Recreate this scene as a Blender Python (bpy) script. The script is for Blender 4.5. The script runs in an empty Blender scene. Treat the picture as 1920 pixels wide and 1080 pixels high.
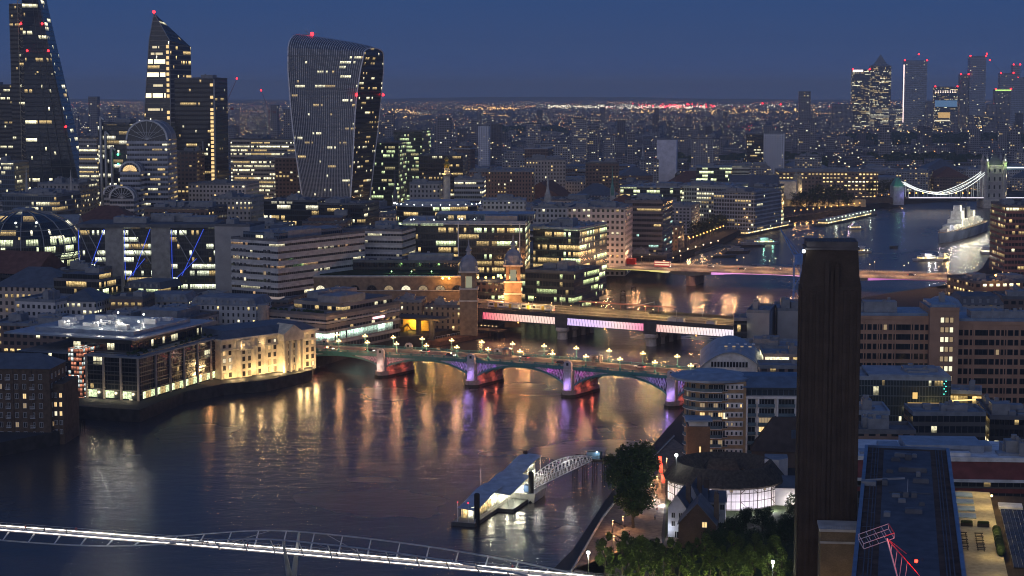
import bpy, math, random
from mathutils import Vector, Matrix
R = math.radians
rnd = random.Random(11)
sc = bpy.context.scene
COL = sc.collection
# ---------------------------------------------------------------- camera, sky, exposure
CZ, F, PI = 130.0, 3400.0, math.pi          # eye height above the river; focal length in photo pixels
P = R(6.2)
cd = bpy.data.cameras.new('camera'); cam = bpy.data.objects.new('camera', cd); COL.objects.link(cam)
cam.location = (0, 0, CZ); cam.rotation_euler = (R(90) - P, 0, 0)
cd.sensor_width = 36; cd.lens = 36 * F / 1920; cd.clip_start = 1; cd.clip_end = 80000
sc.camera = cam
sc.render.engine = 'CYCLES'
sc.cycles.use_denoising = True; sc.cycles.filter_width = 1.05
sc.cycles.max_bounces = 6; sc.cycles.diffuse_bounces = 2; sc.cycles.glossy_bounces = 3
sc.cycles.transmission_bounces = 3; sc.cycles.volume_bounces = 0; sc.cycles.transparent_max_bounces = 6
sc.cycles.sample_clamp_indirect = 4; sc.cycles.caustics_reflective = False; sc.cycles.caustics_refractive = False
sc.view_settings.view_transform = 'Standard'; sc.view_settings.look = 'None'
sc.view_settings.exposure = 0; sc.view_settings.gamma = 1
wd = bpy.data.worlds.new('World'); sc.world = wd; wd.use_nodes = True
def world():
    nt = wd.node_tree; n = nt.nodes; l = nt.links
    bg = n['Background']; bg.inputs[1].default_value = 1.0
    tc = n.new('ShaderNodeTexCoord'); sx = n.new('ShaderNodeSeparateXYZ'); l.new(tc.outputs['Generated'], sx.inputs[0])
    r = n.new('ShaderNodeValToRGB'); l.new(sx.outputs['Z'], r.inputs[0])          # dusk sky by elevation
    e = r.color_ramp; e.elements[0].position = 0.0; e.elements[0].color = (.050, .096, .25, 1)
    e.elements[1].position = 1.0; e.elements[1].color = (.022, .058, .18, 1)
    for p, c in ((.012, (.038, .077, .212)), (.028, (.033, .071, .193)), (.06, (.023, .067, .198)), (.25, (.021, .066, .205))):
        q = e.elements.new(p); q.color = (*c, 1)
    # afterglow low in the west, behind the camera
    nz = n.new('ShaderNodeVectorMath'); nz.operation = 'DOT_PRODUCT'; nz.inputs[1].default_value = (-.35, -.93, .08)
    l.new(tc.outputs['Generated'], nz.inputs[0])
    m1 = n.new('ShaderNodeMapRange'); l.new(nz.outputs['Value'], m1.inputs[0]); m1.inputs[1].default_value = .3; m1.inputs[2].default_value = 1
    pw = n.new('ShaderNodeMath'); pw.operation = 'POWER'; pw.inputs[1].default_value = 2.2; l.new(m1.outputs[0], pw.inputs[0])
    mx = n.new('ShaderNodeMix'); mx.data_type = 'RGBA'; mx.blend_type = 'ADD'; mx.inputs[0].default_value = 1
    sc2 = n.new('ShaderNodeMix'); sc2.data_type = 'RGBA'; sc2.blend_type = 'MIX'
    sc2.inputs[6].default_value = (0, 0, 0, 1); sc2.inputs[7].default_value = (.58, .54, .53, 1); l.new(pw.outputs[0], sc2.inputs[0])
    l.new(r.outputs[0], mx.inputs[6]); l.new(sc2.outputs[2], mx.inputs[7]); l.new(mx.outputs[2], bg.inputs[0])
world()

# ---------------------------------------------------------------- where things stand
def W(px, py, z=0.0):
    """ground position that stands at a photo pixel, on the level z"""
    dy = (540 - py) / F; dx = (px - 960) / F
    t = (z - CZ) / (-math.sin(P) + dy * math.cos(P))
    return Vector((dx * t, t * (math.cos(P) + dy * math.sin(P)), z))
def X(px, Y, z=20): return (px - 960) / F * (Y * math.cos(P) + (CZ - z) * math.sin(P))
def Z(py, Y):
    dy = (540 - py) / F
    return CZ + Y * (-math.sin(P) + dy * math.cos(P)) / (math.cos(P) + dy * math.sin(P))

# ---------------------------------------------------------------- mesh collecting
class MB:
    def __init__(s): s.v = []; s.f = []; s.uv = []; s.m = []; s.vc = None
    def face(s, pts, uv=None, m=0):
        b = len(s.v); s.v += [tuple(p) for p in pts]; s.f.append(tuple(range(b, b + len(pts))))
        s.uv += uv if uv else [(p[0], p[1]) for p in pts]; s.m.append(m)
    def prism(s, poly, z0, z1, m=0, mt=None, top=True, bottom=False, u0=0.0):
        """upright prism over a counter-clockwise footprint; u runs along the walls in metres, v is the height"""
        n = len(poly); u = u0
        for i in range(n):
            a, b = poly[i], poly[(i + 1) % n]; d = math.hypot(b[0] - a[0], b[1] - a[1])
            s.face([(a[0], a[1], z0), (b[0], b[1], z0), (b[0], b[1], z1), (a[0], a[1], z1)], [(u, z0), (u + d, z0), (u + d, z1), (u, z1)], m)
            u += d
        if top: s.face([(p[0], p[1], z1) for p in poly], None, m if mt is None else mt)
        if bottom: s.face([(p[0], p[1], z0) for p in reversed(poly)], None, m if mt is None else mt)
    def box(s, x0, x1, y0, y1, z0, z1, m=0, mt=None, bottom=True):
        s.prism([(x0, y0), (x1, y0), (x1, y1), (x0, y1)], z0, z1, m, mt, True, bottom)
    def loft(s, lo, hi, m=0, cap=True, mt=None):
        """walls between two rings of equal count"""
        n = len(lo); u = 0
        for i in range(n):
            a, b, c, d = lo[i], lo[(i + 1) % n], hi[(i + 1) % n], hi[i]; w = (Vector(b) - Vector(a)).length
            s.face([a, b, c, d], [(u, a[2]), (u + w, b[2]), (u + w, c[2]), (u, d[2])], m); u += w
        if cap: s.face(hi, None, m if mt is None else mt)
    def bar(s, a, b, r, n=4, m=0, r2=None):
        a, b = Vector(a), Vector(b); d = (b - a)
        if d.length < 1e-6: return
        d.normalize(); up = Vector((0, 0, 1)) if abs(d.z) < .95 else Vector((1, 0, 0))
        x = d.cross(up).normalized(); y = x.cross(d); r2 = r if r2 is None else r2
        lo = [a + (x * math.cos(t) + y * math.sin(t)) * r for t in [(i + .5) * 2 * PI / n for i in range(n)]]
        hi = [b + (x * math.cos(t) + y * math.sin(t)) * r2 for t in [(i + .5) * 2 * PI / n for i in range(n)]]
        lo.reverse(); hi.reverse()
        s.loft(lo, hi, m); s.face(list(reversed(lo)), None, m)
    def chain(s, pts, r, n=4, m=0):
        for a, b in zip(pts, pts[1:]): s.bar(a, b, r, n, m)
    def lathe(s, prof, n=16, m=0, c=(0, 0), cap=True):
        rings = [[(c[0] + r * math.cos(2 * PI * i / n), c[1] + r * math.sin(2 * PI * i / n), z) for i in range(n)] for r, z in prof]
        for a, b in zip(rings, rings[1:]): s.loft(a, b, m, False)
        if cap: s.face(rings[-1], None, m)
    def ball(s, c, r, m=0, n=8):
        prof = [(max(r * math.sin(PI * k / 5), .001), c[2] - r * math.cos(PI * k / 5)) for k in range(6)]
        s.lathe(prof, n, m, (c[0], c[1]), False)
    def build(s, name, mats, parent=None, loc=None, rz=None, smooth=False):
        me = bpy.data.meshes.new(name); me.from_pydata(s.v, [], s.f)
        uvl = me.uv_layers.new(name='UVMap'); uvl.data.foreach_set('uv', [c for p in s.uv for c in p])
        if not isinstance(mats, (list, tuple)): mats = [mats]
        for mt in mats: me.materials.append(mt)
        me.polygons.foreach_set('material_index', s.m)
        if smooth: me.polygons.foreach_set('use_smooth', [True] * len(me.polygons))
        me.update()
        return link(name, me, parent, loc, rz)
def link(name, data, parent=None, loc=None, rz=None):
    o = bpy.data.objects.new(name, data); COL.objects.link(o)
    if parent: o.parent = parent
    if loc is not None: o.location = loc
    if rz is not None: o.rotation_euler = (0, 0, rz)
    return o
def tag(o, label=None, cat=None, group=None, kind=None):
    if label: o['label'] = label
    if cat: o['category'] = cat
    if group: o['group'] = group
    if kind: o['kind'] = kind
    return o
def thing(name, label, cat, loc=(0, 0, 0), rz=0.0, group=None):
    return tag(link(name, None, None, loc, rz), label, cat, group)
def copy_tree(o, parent=None):
    c = o.copy(); COL.objects.link(c)
    if parent: c.parent = parent
    for ch in list(o.children): copy_tree(ch, c)
    return c
def light(name, loc, col, power, radius=.4, parent=None, spot=None, aim=None):
    ld = bpy.data.lights.new(name, 'SPOT' if spot else 'POINT'); ld.color = col; ld.energy = power; ld.shadow_soft_size = radius
    o = link(name, ld, parent, loc)
    if spot: ld.spot_size = R(spot); ld.spot_blend = .6; o.rotation_euler = (Vector(aim) - Vector(loc)).to_track_quat('-Z', 'Y').to_euler()
    return o

# ---------------------------------------------------------------- materials
def M(name, col, rough=.7, metal=0.0, var=.25, scale=.35):
    m = bpy.data.materials.new(name); m.use_nodes = True; n = m.node_tree.nodes; l = m.node_tree.links; b = n['Principled BSDF']
    b.inputs['Roughness'].default_value = rough; b.inputs['Metallic'].default_value = metal
    if rough > .55 and not metal: b.inputs['Specular IOR Level'].default_value = .15
    tc = n.new('ShaderNodeTexCoord'); t = n.new('ShaderNodeTexNoise'); t.inputs['Scale'].default_value = scale; t.inputs['Detail'].default_value = 5
    l.new(tc.outputs['Object'], t.inputs['Vector'])
    mr = n.new('ShaderNodeMapRange'); mr.inputs[1].default_value = .3; mr.inputs[2].default_value = .7; mr.inputs[3].default_value = 1 - var; mr.inputs[4].default_value = 1 + var
    l.new(t.outputs['Fac'], mr.inputs[0])
    mx = n.new('ShaderNodeVectorMath'); mx.operation = 'SCALE'; mx.inputs[0].default_value = col; l.new(mr.outputs[0], mx.inputs['Scale'])
    l.new(mx.outputs[0], b.inputs['Base Color'])
    return m
def EM(name, col, st, sample=None):
    if sample is None: sample = st >= 3.5
    m = bpy.data.materials.new(name); m.use_nodes = True; b = m.node_tree.nodes['Principled BSDF']
    b.inputs['Base Color'].default_value = (.02, .02, .02, 1); b.inputs['Emission Color'].default_value = (*col, 1); b.inputs['Emission Strength'].default_value = st
    m.cycles.emission_sampling = 'FRONT' if sample else 'NONE'
    return m
def facade_group():
    g = bpy.data.node_groups.new('Facade', 'ShaderNodeTree'); n = g.nodes; l = g.links; I = g.interface
    def sock(nm, t, d, io='INPUT'):
        s = I.new_socket(name=nm, in_out=io, socket_type=t)
        if d is not None: s.default_value = d
    for nm, t, d in (('Wall', 'NodeSocketColor', (.3, .3, .3, 1)), ('Glass', 'NodeSocketColor', (.02, .025, .03, 1)), ('Floor', 'NodeSocketFloat', 3.6), ('Bay', 'NodeSocketFloat', 3.0),
                     ('WR', 'NodeSocketFloat', .7), ('HR', 'NodeSocketFloat', .5), ('LitRun', 'NodeSocketFloat', .1), ('LitOne', 'NodeSocketFloat', .08), ('Warm', 'NodeSocketColor', (1, .70, .28, 1)),
                     ('Cool', 'NodeSocketColor', (1, .92, .58, 1)), ('Mixw', 'NodeSocketFloat', .5), ('Power', 'NodeSocketFloat', 1.0), ('WallRough', 'NodeSocketFloat', .75), ('Run', 'NodeSocketFloat', 6.0)):
        sock(nm, t, d)
    sock('Shader', 'NodeSocketShader', None, 'OUTPUT')
    gi = n.new('NodeGroupInput'); go = n.new('NodeGroupOutput')
    def mth(op, a, b=None, c=None):
        q = n.new('ShaderNodeMath'); q.operation = op
        for i, x in enumerate((a, b, c)):
            if x is None: continue
            if isinstance(x, (int, float)): q.inputs[i].default_value = x
            else: l.new(x, q.inputs[i])
        return q.outputs[0]
    uv = n.new('ShaderNodeUVMap'); uv.uv_map = 'UVMap'; sx = n.new('ShaderNodeSeparateXYZ'); l.new(uv.outputs[0], sx.inputs[0])
    oi = n.new('ShaderNodeObjectInfo'); r = mth('MULTIPLY', oi.outputs['Random'], 613.0)
    cu = mth('DIVIDE', sx.outputs['X'], gi.outputs['Bay']); cv = mth('DIVIDE', sx.outputs['Y'], gi.outputs['Floor'])
    fu = mth('FRACT', cu); fv = mth('FRACT', cv); iu = mth('FLOOR', cu); iv = mth('FLOOR', cv)
    mu = mth('LESS_THAN', mth('ABSOLUTE', mth('SUBTRACT', fu, .5)), mth('MULTIPLY', gi.outputs['WR'], .5))
    mv = mth('LESS_THAN', mth('ABSOLUTE', mth('SUBTRACT', fv, .5)), mth('MULTIPLY', gi.outputs['HR'], .5))
    mask = mth('MULTIPLY', mu, mv)
    def wn(a, b, k):
        c = n.new('ShaderNodeCombineXYZ'); l.new(mth('ADD', a, r), c.inputs[0]); l.new(b, c.inputs[1]); c.inputs[2].default_value = k
        w = n.new('ShaderNodeTexWhiteNoise'); w.noise_dimensions = '3D'; l.new(c.outputs[0], w.inputs['Vector']); return w.outputs['Value']
    jr = mth('FLOOR', mth('DIVIDE', mth('ADD', iu, mth('MULTIPLY', wn(iv, iv, 9.5), 5.0)), gi.outputs['Run']))
    n1 = wn(iu, iv, 1.5); n2 = wn(jr, iv, 2.5); n3 = wn(iu, iv, 3.5); n4 = wn(jr, iv, 4.5)
    run = mth('MULTIPLY', mth('LESS_THAN', n2, gi.outputs['LitRun']), mth('LESS_THAN', n1, .85))
    one = mth('LESS_THAN', n3, gi.outputs['LitOne'])
    lo = mth('SUBTRACT', .5, mth('MULTIPLY', gi.outputs['HR'], .5)); fr_ = mth('DIVIDE', mth('SUBTRACT', fv, lo), gi.outputs['HR'])
    up = n.new('ShaderNodeMapRange'); up.interpolation_type = 'SMOOTHSTEP'; up.inputs[1].default_value = .15; up.inputs[2].default_value = .7; up.inputs[3].default_value = .18; up.inputs[4].default_value = 1; l.new(fr_, up.inputs[0])
    lit = mth('MULTIPLY', mth('MULTIPLY', mth('MAXIMUM', run, one), mask), up.outputs[0])
    ns = n.new('ShaderNodeTexNoise'); ns.inputs['Scale'].default_value = 1.1; ns.inputs['Detail'].default_value = 2; l.new(uv.outputs[0], ns.inputs['Vector'])
    br = mth('MULTIPLY', mth('ADD', .25, mth('MULTIPLY', n4, mth('ADD', .35, n1))), mth('MULTIPLY', mth('POWER', ns.outputs['Fac'], 1.6), 3.2))
    emi = mth('MULTIPLY', mth('MULTIPLY', mth('MULTIPLY', lit, br), gi.outputs['Power']), 1.4)
    cm = n.new('ShaderNodeMix'); cm.data_type = 'RGBA'; l.new(mth('LESS_THAN', n4, gi.outputs['Mixw']), cm.inputs[0]); l.new(gi.outputs['Cool'], cm.inputs[6]); l.new(gi.outputs['Warm'], cm.inputs[7])
    wv = n.new('ShaderNodeTexNoise'); wv.inputs['Scale'].default_value = .15; wv.inputs['Detail'].default_value = 6; tcn = n.new('ShaderNodeTexCoord'); l.new(tcn.outputs['Object'], wv.inputs['Vector'])
    wvar = mth('ADD', .55, mth('MULTIPLY', wv.outputs['Fac'], mth('ADD', .6, mth('MULTIPLY', oi.outputs['Random'], .5))))
    ws = n.new('ShaderNodeVectorMath'); ws.operation = 'SCALE'; l.new(gi.outputs['Wall'], ws.inputs[0]); l.new(wvar, ws.inputs['Scale'])
    bc = n.new('ShaderNodeMix'); bc.data_type = 'RGBA'; l.new(mask, bc.inputs[0]); l.new(ws.outputs[0], bc.inputs[6]); l.new(gi.outputs['Glass'], bc.inputs[7])
    b = n.new('ShaderNodeBsdfPrincipled'); l.new(bc.outputs[2], b.inputs['Base Color']); l.new(cm.outputs[2], b.inputs['Emission Color']); l.new(emi, b.inputs['Emission Strength'])
    rg = mth('ADD', mth('MULTIPLY', mth('SUBTRACT', 1.0, mask), gi.outputs['WallRough']), mth('MULTIPLY', mask, mth('ADD', .06, mth('MULTIPLY', n1, .14)))); l.new(rg, b.inputs['Roughness'])
    l.new(mth('ADD', .3, mth('MULTIPLY', mask, .25)), b.inputs['Specular IOR Level'])
    bp = n.new('ShaderNodeBump'); bp.inputs['Strength'].default_value = .6; bp.inputs['Distance'].default_value = .25; l.new(mth('ADD', mth('SUBTRACT', 1.0, mask), mth('MULTIPLY', wv.outputs['Fac'], .2)), bp.inputs['Height']); l.new(bp.outputs[0], b.inputs['Normal'])
    l.new(b.outputs[0], go.inputs[0])
    return g
FG = facade_group()
def FA(name, wall, glass=(.02, .026, .034), **k):
    m = bpy.data.materials.new(name); m.use_nodes = True; n = m.node_tree.nodes; n.remove(n['Principled BSDF'])
    g = n.new('ShaderNodeGroup'); g.node_tree = FG; m.node_tree.links.new(g.outputs[0], n['Material Output'].inputs[0])
    g.inputs['Wall'].default_value = (*wall, 1); g.inputs['Glass'].default_value = (*glass, 1)
    for a, v in k.items(): g.inputs[a].default_value = (*v, 1) if isinstance(v, tuple) else v
    m.cycles.emission_sampling = 'NONE'
    return m
WARM, COOL, GRN = (1, .70, .34), (1.0, .93, .68), (.85, 1.0, .55)
mt = {
 'stone': FA('stone facade', (.36, .34, .33), Floor=3.8, Bay=3.2, WR=.42, HR=.52, LitRun=.07, LitOne=.08, Mixw=.7),
 'pale': FA('pale stone facade', (.52, .50, .50), Floor=3.6, Bay=3.0, WR=.5, HR=.5, LitRun=.06, LitOne=.06, Mixw=.5),
 'brick': FA('brick facade', (.20, .13, .10), Floor=3.4, Bay=2.8, WR=.42, HR=.5, LitRun=.02, LitOne=.10, Mixw=.8),
 'brown': FA('brown facade', (.17, .12, .10), Floor=3.6, Bay=3.4, WR=.6, HR=.48, LitRun=.10, LitOne=.08, Mixw=.8),
 'band': FA('banded office facade', (.44, .43, .44), Floor=3.9, Bay=1.6, WR=.94, HR=.45, LitRun=.30, LitOne=.04, Mixw=.5, Run=9.0),
 'bandlit': FA('banded office facade, many floors lit', (.42, .41, .40), Floor=3.8, Bay=1.5, WR=.9, HR=.5, LitRun=.62, LitOne=.05, Mixw=.3, Power=1.4, Run=14.0),
 'glass': FA('dark glass facade', (.035, .045, .055), (.012, .016, .022), Floor=3.9, Bay=1.5, WR=.92, HR=.78, LitRun=.24, LitOne=.03, Mixw=.5, Cool=COOL, WallRough=.35, Run=7.0),
 'glasslit': FA('glass facade, offices lit', (.05, .06, .06), (.014, .018, .022), Floor=3.9, Bay=1.5, WR=.9, HR=.72, LitRun=.52, LitOne=.08, Mixw=.6, Cool=GRN, Power=1.3, WallRough=.35, Run=8.0),
 'green': FA('green tinted glass facade', (.04, .06, .05), (.012, .024, .020), Floor=3.8, Bay=1.6, WR=.88, HR=.7, LitRun=.3, LitOne=.06, Mixw=.3, Warm=(1, .85, .4), Cool=(.8, 1, .5), WallRough=.35, Run=6.0),
 'conc': FA('concrete flats facade', (.33, .32, .33), Floor=2.9, Bay=3.3, WR=.55, HR=.5, LitRun=.0, LitOne=.16, Mixw=.75),
 'white': FA('white tower block facade', (.62, .62, .66), Floor=2.9, Bay=3.4, WR=.4, HR=.42, LitRun=.0, LitOne=.10, Mixw=.6),
 'dark': FA('dark tower facade', (.032, .033, .038), (.012, .014, .018), Floor=3.9, Bay=1.6, WR=.86, HR=.6, LitRun=.10, LitOne=.025, Mixw=.6, WallRough=.4),
 'blue': FA('blue grey glass facade', (.10, .13, .17), (.03, .045, .065), Floor=3.8, Bay=1.8, WR=.85, HR=.7, LitRun=.10, LitOne=.04, Mixw=.4, WallRough=.35),
 'fartower': FA('far tower facade', (.11, .12, .14), (.03, .035, .045), Floor=4.4, Bay=3.0, WR=.8, HR=.6, LitRun=.22, LitOne=.10, Mixw=.6, Power=1.5, Run=5.0),
 'farflat': FA('far flats facade', (.30, .28, .29), Floor=4.0, Bay=4.0, WR=.6, HR=.55, LitRun=.0, LitOne=.040, Mixw=.75, Power=1.4),
}
roofm = {'lead': M('lead roof', (.20, .22, .25), .6), 'felt': M('felt roof', (.13, .135, .15), .85), 'pale': M('pale membrane roof', (.34, .36, .40), .7),
         'slate': M('slate roof', (.09, .10, .12), .55), 'tile': M('tiled roof', (.16, .075, .055), .8), 'zinc': M('zinc roof', (.24, .28, .34), .4)}
m_plant = M('rooftop plant metal', (.22, .23, .25), .5)
m_conc = M('concrete', (.30, .29, .28), .85); m_dconc = M('dark concrete', (.09, .088, .088), .9)
m_steel = M('white painted steel', (.62, .63, .65), .45); m_dsteel = M('dark painted steel', (.05, .055, .06), .5); m_grey = M('grey painted steel', (.25, .26, .28), .5)
m_stone = M('portland stone', (.50, .47, .43), .8); m_brick = M('dark brick', (.13, .095, .075), .9); m_glass = M('dark window glass', (.015, .018, .022), .08, 0, .1)
m_asph = M('asphalt', (.05, .05, .052), .9); m_pave = M('paving stone', (.24, .22, .20), .85); m_timber = M('wet timber', (.035, .03, .026), .8)
e_red = EM('red obstruction lamp', (1, .014, .02), 9); e_warm = EM('warm lamp globe', (1, .62, .25), 6); e_white = EM('white lamp', (.95, 1, .9), 9)
e_orange = EM('orange lamp', (1, .42, .08), 8); e_winw = EM('lit room, warm', (1, .66, .28), 1.3); e_winc = EM('lit room, pale', (1, .9, .62), 1.2)
e_winb = EM('lit room, dim', (1, .72, .4), .35); e_strip = EM('white led strip', (1, .90, .76), 9, True); e_green = EM('green lamp', (.1, 1, .35), 4); e_blue = EM('blue lamp', (.08, .16, 1), 5)
m_cop = M('green copper', (.10, .28, .22), .5); m_redc = M('red crane paint', (.30, .05, .05), .5); m_dark = M('dim crane steel', (.10, .10, .12), .6)
# ---------------------------------------------------------------- setting: river, banks, air
def water_mat():
    m = bpy.data.materials.new('river water'); m.use_nodes = True; n = m.node_tree.nodes; l = m.node_tree.links; b = n['Principled BSDF']
    b.inputs['Base Color'].default_value = (.056, .046, .042, 1); b.inputs['Roughness'].default_value = .2; b.inputs['IOR'].default_value = 1.33
    tc = n.new('ShaderNodeTexCoord'); hs = []
    for s, ax, w in ((.9, .45, .16), (.2, .5, .45), (.03, .6, .6)):
        mp = n.new('ShaderNodeMapping'); mp.inputs['Scale'].default_value = (s * ax, s, s); mp.inputs['Rotation'].default_value = (0, 0, R(-12)); l.new(tc.outputs['Object'], mp.inputs[0])
        t = n.new('ShaderNodeTexNoise'); t.inputs['Scale'].default_value = 1; t.inputs['Detail'].default_value = 3; t.inputs['Distortion'].default_value = .4; l.new(mp.outputs[0], t.inputs['Vector'])
        q = n.new('ShaderNodeMath'); q.operation = 'MULTIPLY'; q.inputs[1].default_value = w; l.new(t.outputs['Fac'], q.inputs[0]); hs.append(q.outputs[0])
    a = n.new('ShaderNodeMath'); l.new(hs[0], a.inputs[0]); l.new(hs[1], a.inputs[1]); a2 = n.new('ShaderNodeMath'); l.new(a.outputs[0], a2.inputs[0]); l.new(hs[2], a2.inputs[1])
    bp = n.new('ShaderNodeBump'); bp.inputs['Strength'].default_value = 1; bp.inputs['Distance'].default_value = .5; l.new(a2.outputs[0], bp.inputs['Height']); l.new(bp.outputs[0], b.inputs['Normal'])
    # calm and ruffled patches
    pt = n.new('ShaderNodeTexNoise'); pt.inputs['Scale'].default_value = .012; pt.inputs['Detail'].default_value = 4; l.new(tc.outputs['Object'], pt.inputs['Vector'])
    mr = n.new('ShaderNodeMapRange'); mr.inputs[1].default_value = .35; mr.inputs[2].default_value = .65; mr.inputs[3].default_value = .23; mr.inputs[4].default_value = .28; l.new(pt.outputs['Fac'], mr.inputs[0]); l.new(mr.outputs[0], b.inputs['Roughness'])
    return m
w = MB(); w.face([(-1500, 60, 0), (1800, 60, 0), (1800, 2700, 0), (-1500, 2700, 0)]); tag(w.build('river_water', water_mat()), kind='structure')
N_PX = [(-700, 880), (-80, 872), (118, 832), (131, 800), (136, 784), (262, 792), (345, 757), (420, 741), (500, 734), (585, 714), (590, 690), (650, 672), (725, 652), (790, 648), (872, 628), (935, 612),
        (985, 588), (1050, 578), (1075, 562), (1118, 545), (1133, 520), (1180, 512), (1240, 500), (1300, 478), (1345, 462), (1390, 440), (1470, 418), (1560, 404), (1620, 394), (1700, 381), (1800, 376), (1960, 374), (2600, 372)]
N_SH = [W(x, y) for x, y in N_PX]
S_PX = [(1000, 1140), (1075, 1062), (1135, 968), (1180, 905), (1215, 870), (1262, 815), (1300, 770), (1345, 700), (1400, 640), (1480, 606), (1580, 580), (1680, 562), (1800, 545), (1842, 515), (1862, 480), (1876, 430), (1900, 402), (2000, 396), (2600, 394)]
S_SH = [W(x, y) for x, y in S_PX]
m_ground = M('city ground', (.045, .045, .048), .9, 0, .4, .02); m_quay = M('quay wall', (.055, .05, .045), .9, 0, .4, .3)
north = [(p.x, p.y) for p in N_SH] + [(26000, 2600), (26000, 27000), (-26000, 27000), (-26000, 560)]
south = [(p.x, p.y) for p in reversed(S_SH)] + [(-30, 60), (1500, 60), (2500, 1200)]
def land(name, poly, z):
    b = MB(); b.prism(poly, -1, z, 0, 1); tag(b.build(name, [m_quay, m_ground]), kind='structure')
land('north_bank', north, 5.0); land('south_bank', south, 5.0)
def in_poly(x, y, poly):
    c = False
    for (x1, y1), (x2, y2) in zip(poly, poly[1:] + poly[:1]):
        if (y1 > y) != (y2 > y) and x < (x2 - x1) * (y - y1) / (y2 - y1) + x1: c = not c
    return c
def near_shore(x, y, sh, d):
    for a, b in zip(sh, sh[1:]):
        ab = (b - a).xy; t = max(0, min(1, ((Vector((x, y)) - a.xy).dot(ab)) / max(ab.length_squared, 1e-6)))
        if (Vector((x, y)) - a.xy - ab * t).length < d: return True
    return False
# low hills on the skyline
b = MB(); pr = random.Random(3); prev = None
for i in range(61):
    x = -9000 + 300 * i; h = 8 + 50 * (math.sin(i * .21 + 1) * .5 + .5) * (.4 + .6 * (math.sin(i * .083) * .5 + .5)) + pr.uniform(0, 9)
    cur = [(x, 22600, 4), (x, 23400, h), (x, 25600, 4)]
    if prev: b.face([prev[0], cur[0], cur[1], prev[1]]); b.face([prev[1], cur[1], cur[2], prev[2]])
    prev = cur
tag(b.build('hills', M('wooded hills', (.03, .035, .03), .9)), kind='structure')
def haze():
    b = MB(); b.box(-9500, 9500, -150, 26500, -2, 262)
    m = bpy.data.materials.new('evening haze'); m.use_nodes = True; n = m.node_tree.nodes; n.remove(n['Principled BSDF'])
    v = n.new('ShaderNodeVolumePrincipled'); v.inputs['Color'].default_value = (.92, .95, 1, 1); v.inputs['Density'].default_value = HAZE; v.inputs['Anisotropy'].default_value = 0
    m.node_tree.links.new(v.outputs[0], n['Material Output'].inputs['Volume']); tag(b.build('haze', m), kind='stuff')
HAZE = 7.5e-5
haze()

# ---------------------------------------------------------------- buildings of the city
taken = []                                    # (x, y, radius) of what already stands
def claim(x, y, r): taken.append((x, y, r))
def free(x, y, r): return all((x - a) ** 2 + (y - b) ** 2 > (r + c) ** 2 for a, b, c in taken)
def roof_on(root, a, b, z, mat, par=1.0, rn=rnd, inset=None, vents=None):
    """flat roof with a parapet and small vents over the local rectangle x -a..0, y 0..b"""
    q = MB(); q.face([(-a, 0, z), (0, 0, z), (0, b, z), (-a, b, z)])
    t = .45
    for x0, x1, y0, y1 in ((-a - .06, .06, -.06, t), (-a - .06, .06, b - t, b + .06), (-a - .06, -a + t, t, b - t), (-t, .06, t, b - t)): q.box(x0, x1, y0, y1, z - .4, z + par, 0, None)
    nv = int(a * b / 90) if vents is None else vents
    for i in range(min(nv, 40)):
        s = rn.uniform(.5, 1.5); x = rn.uniform(-a + 2.5, -2.5) if a > 6 else -a / 2; y = rn.uniform(2.5, b - 2.5) if b > 6 else b / 2
        q.box(x - s, x + s, y - s * rn.uniform(.5, 1.6), y + s, z + .004, z + rn.uniform(.5, 1.8), 1)
    for i in range(int(a * b / 420)):
        x = rn.uniform(-a + 2, -2); y = rn.uniform(2, b - 2); q.box(x - .25, x + .25, min(y, b / 2), min(y, b / 2) + b * rn.uniform(.2, .4), z + .004, z + .6, 1)
    return q.build('roof', [mat, m_plant], root)
def plants(root, a, b, z, n, rn=rnd, hmax=4.5, mat=None):
    for i in range(n):
        pa = a * rn.uniform(.14, .38); pb = b * rn.uniform(.16, .4); h = rn.uniform(2.0, hmax)
        x = -a + 1.5 + rn.random() * max(a - pa - 3, .1); y = 1.5 + rn.random() * max(b - pb - 3, .1)
        q = MB(); q.box(0, pa, 0, pb, 0, h)
        for k in range(rn.randint(1, 4)):
            s = rn.uniform(.4, .9); xx = rn.uniform(.8, max(pa - .8, .9)); yy = rn.uniform(.8, max(pb - .8, .9)); q.box(xx - s, xx + s, yy - s, yy + s, h + .004, h + rn.uniform(.4, 1.3), 0)
        q.build('plant_room', mat or m_plant, root, (x, y, z + .01 + .013 * i))
def pitched(root, a, b, z, h, mat, hip=.0, along='x'):
    q = MB(); e = .5
    if along == 'x':
        A = [(-a - e, -e, z), (e, -e, z), (e, b + e, z), (-a - e, b + e, z)]; r0 = (-a + hip * b / 2, b / 2, z + h); r1 = (-hip * b / 2, b / 2, z + h)
        q.face([A[0], A[1], r1, r0]); q.face([A[2], A[3], r0, r1]); q.face([A[1], A[2], r1]); q.face([A[3], A[0], r0])
    else:
        A = [(-a - e, -e, z), (e, -e, z), (e, b + e, z), (-a - e, b + e, z)]; r0 = (-a / 2, hip * a / 2, z + h); r1 = (-a / 2, b - hip * a / 2, z + h)
        q.face([A[0], A[1], r0]); q.face([A[1], A[2], r1, r0]); q.face([A[2], A[3], r1]); q.face([A[3], A[0], r0, r1])
    q.face(list(reversed(A)))
    return q.build('roof', mat, root)
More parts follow.
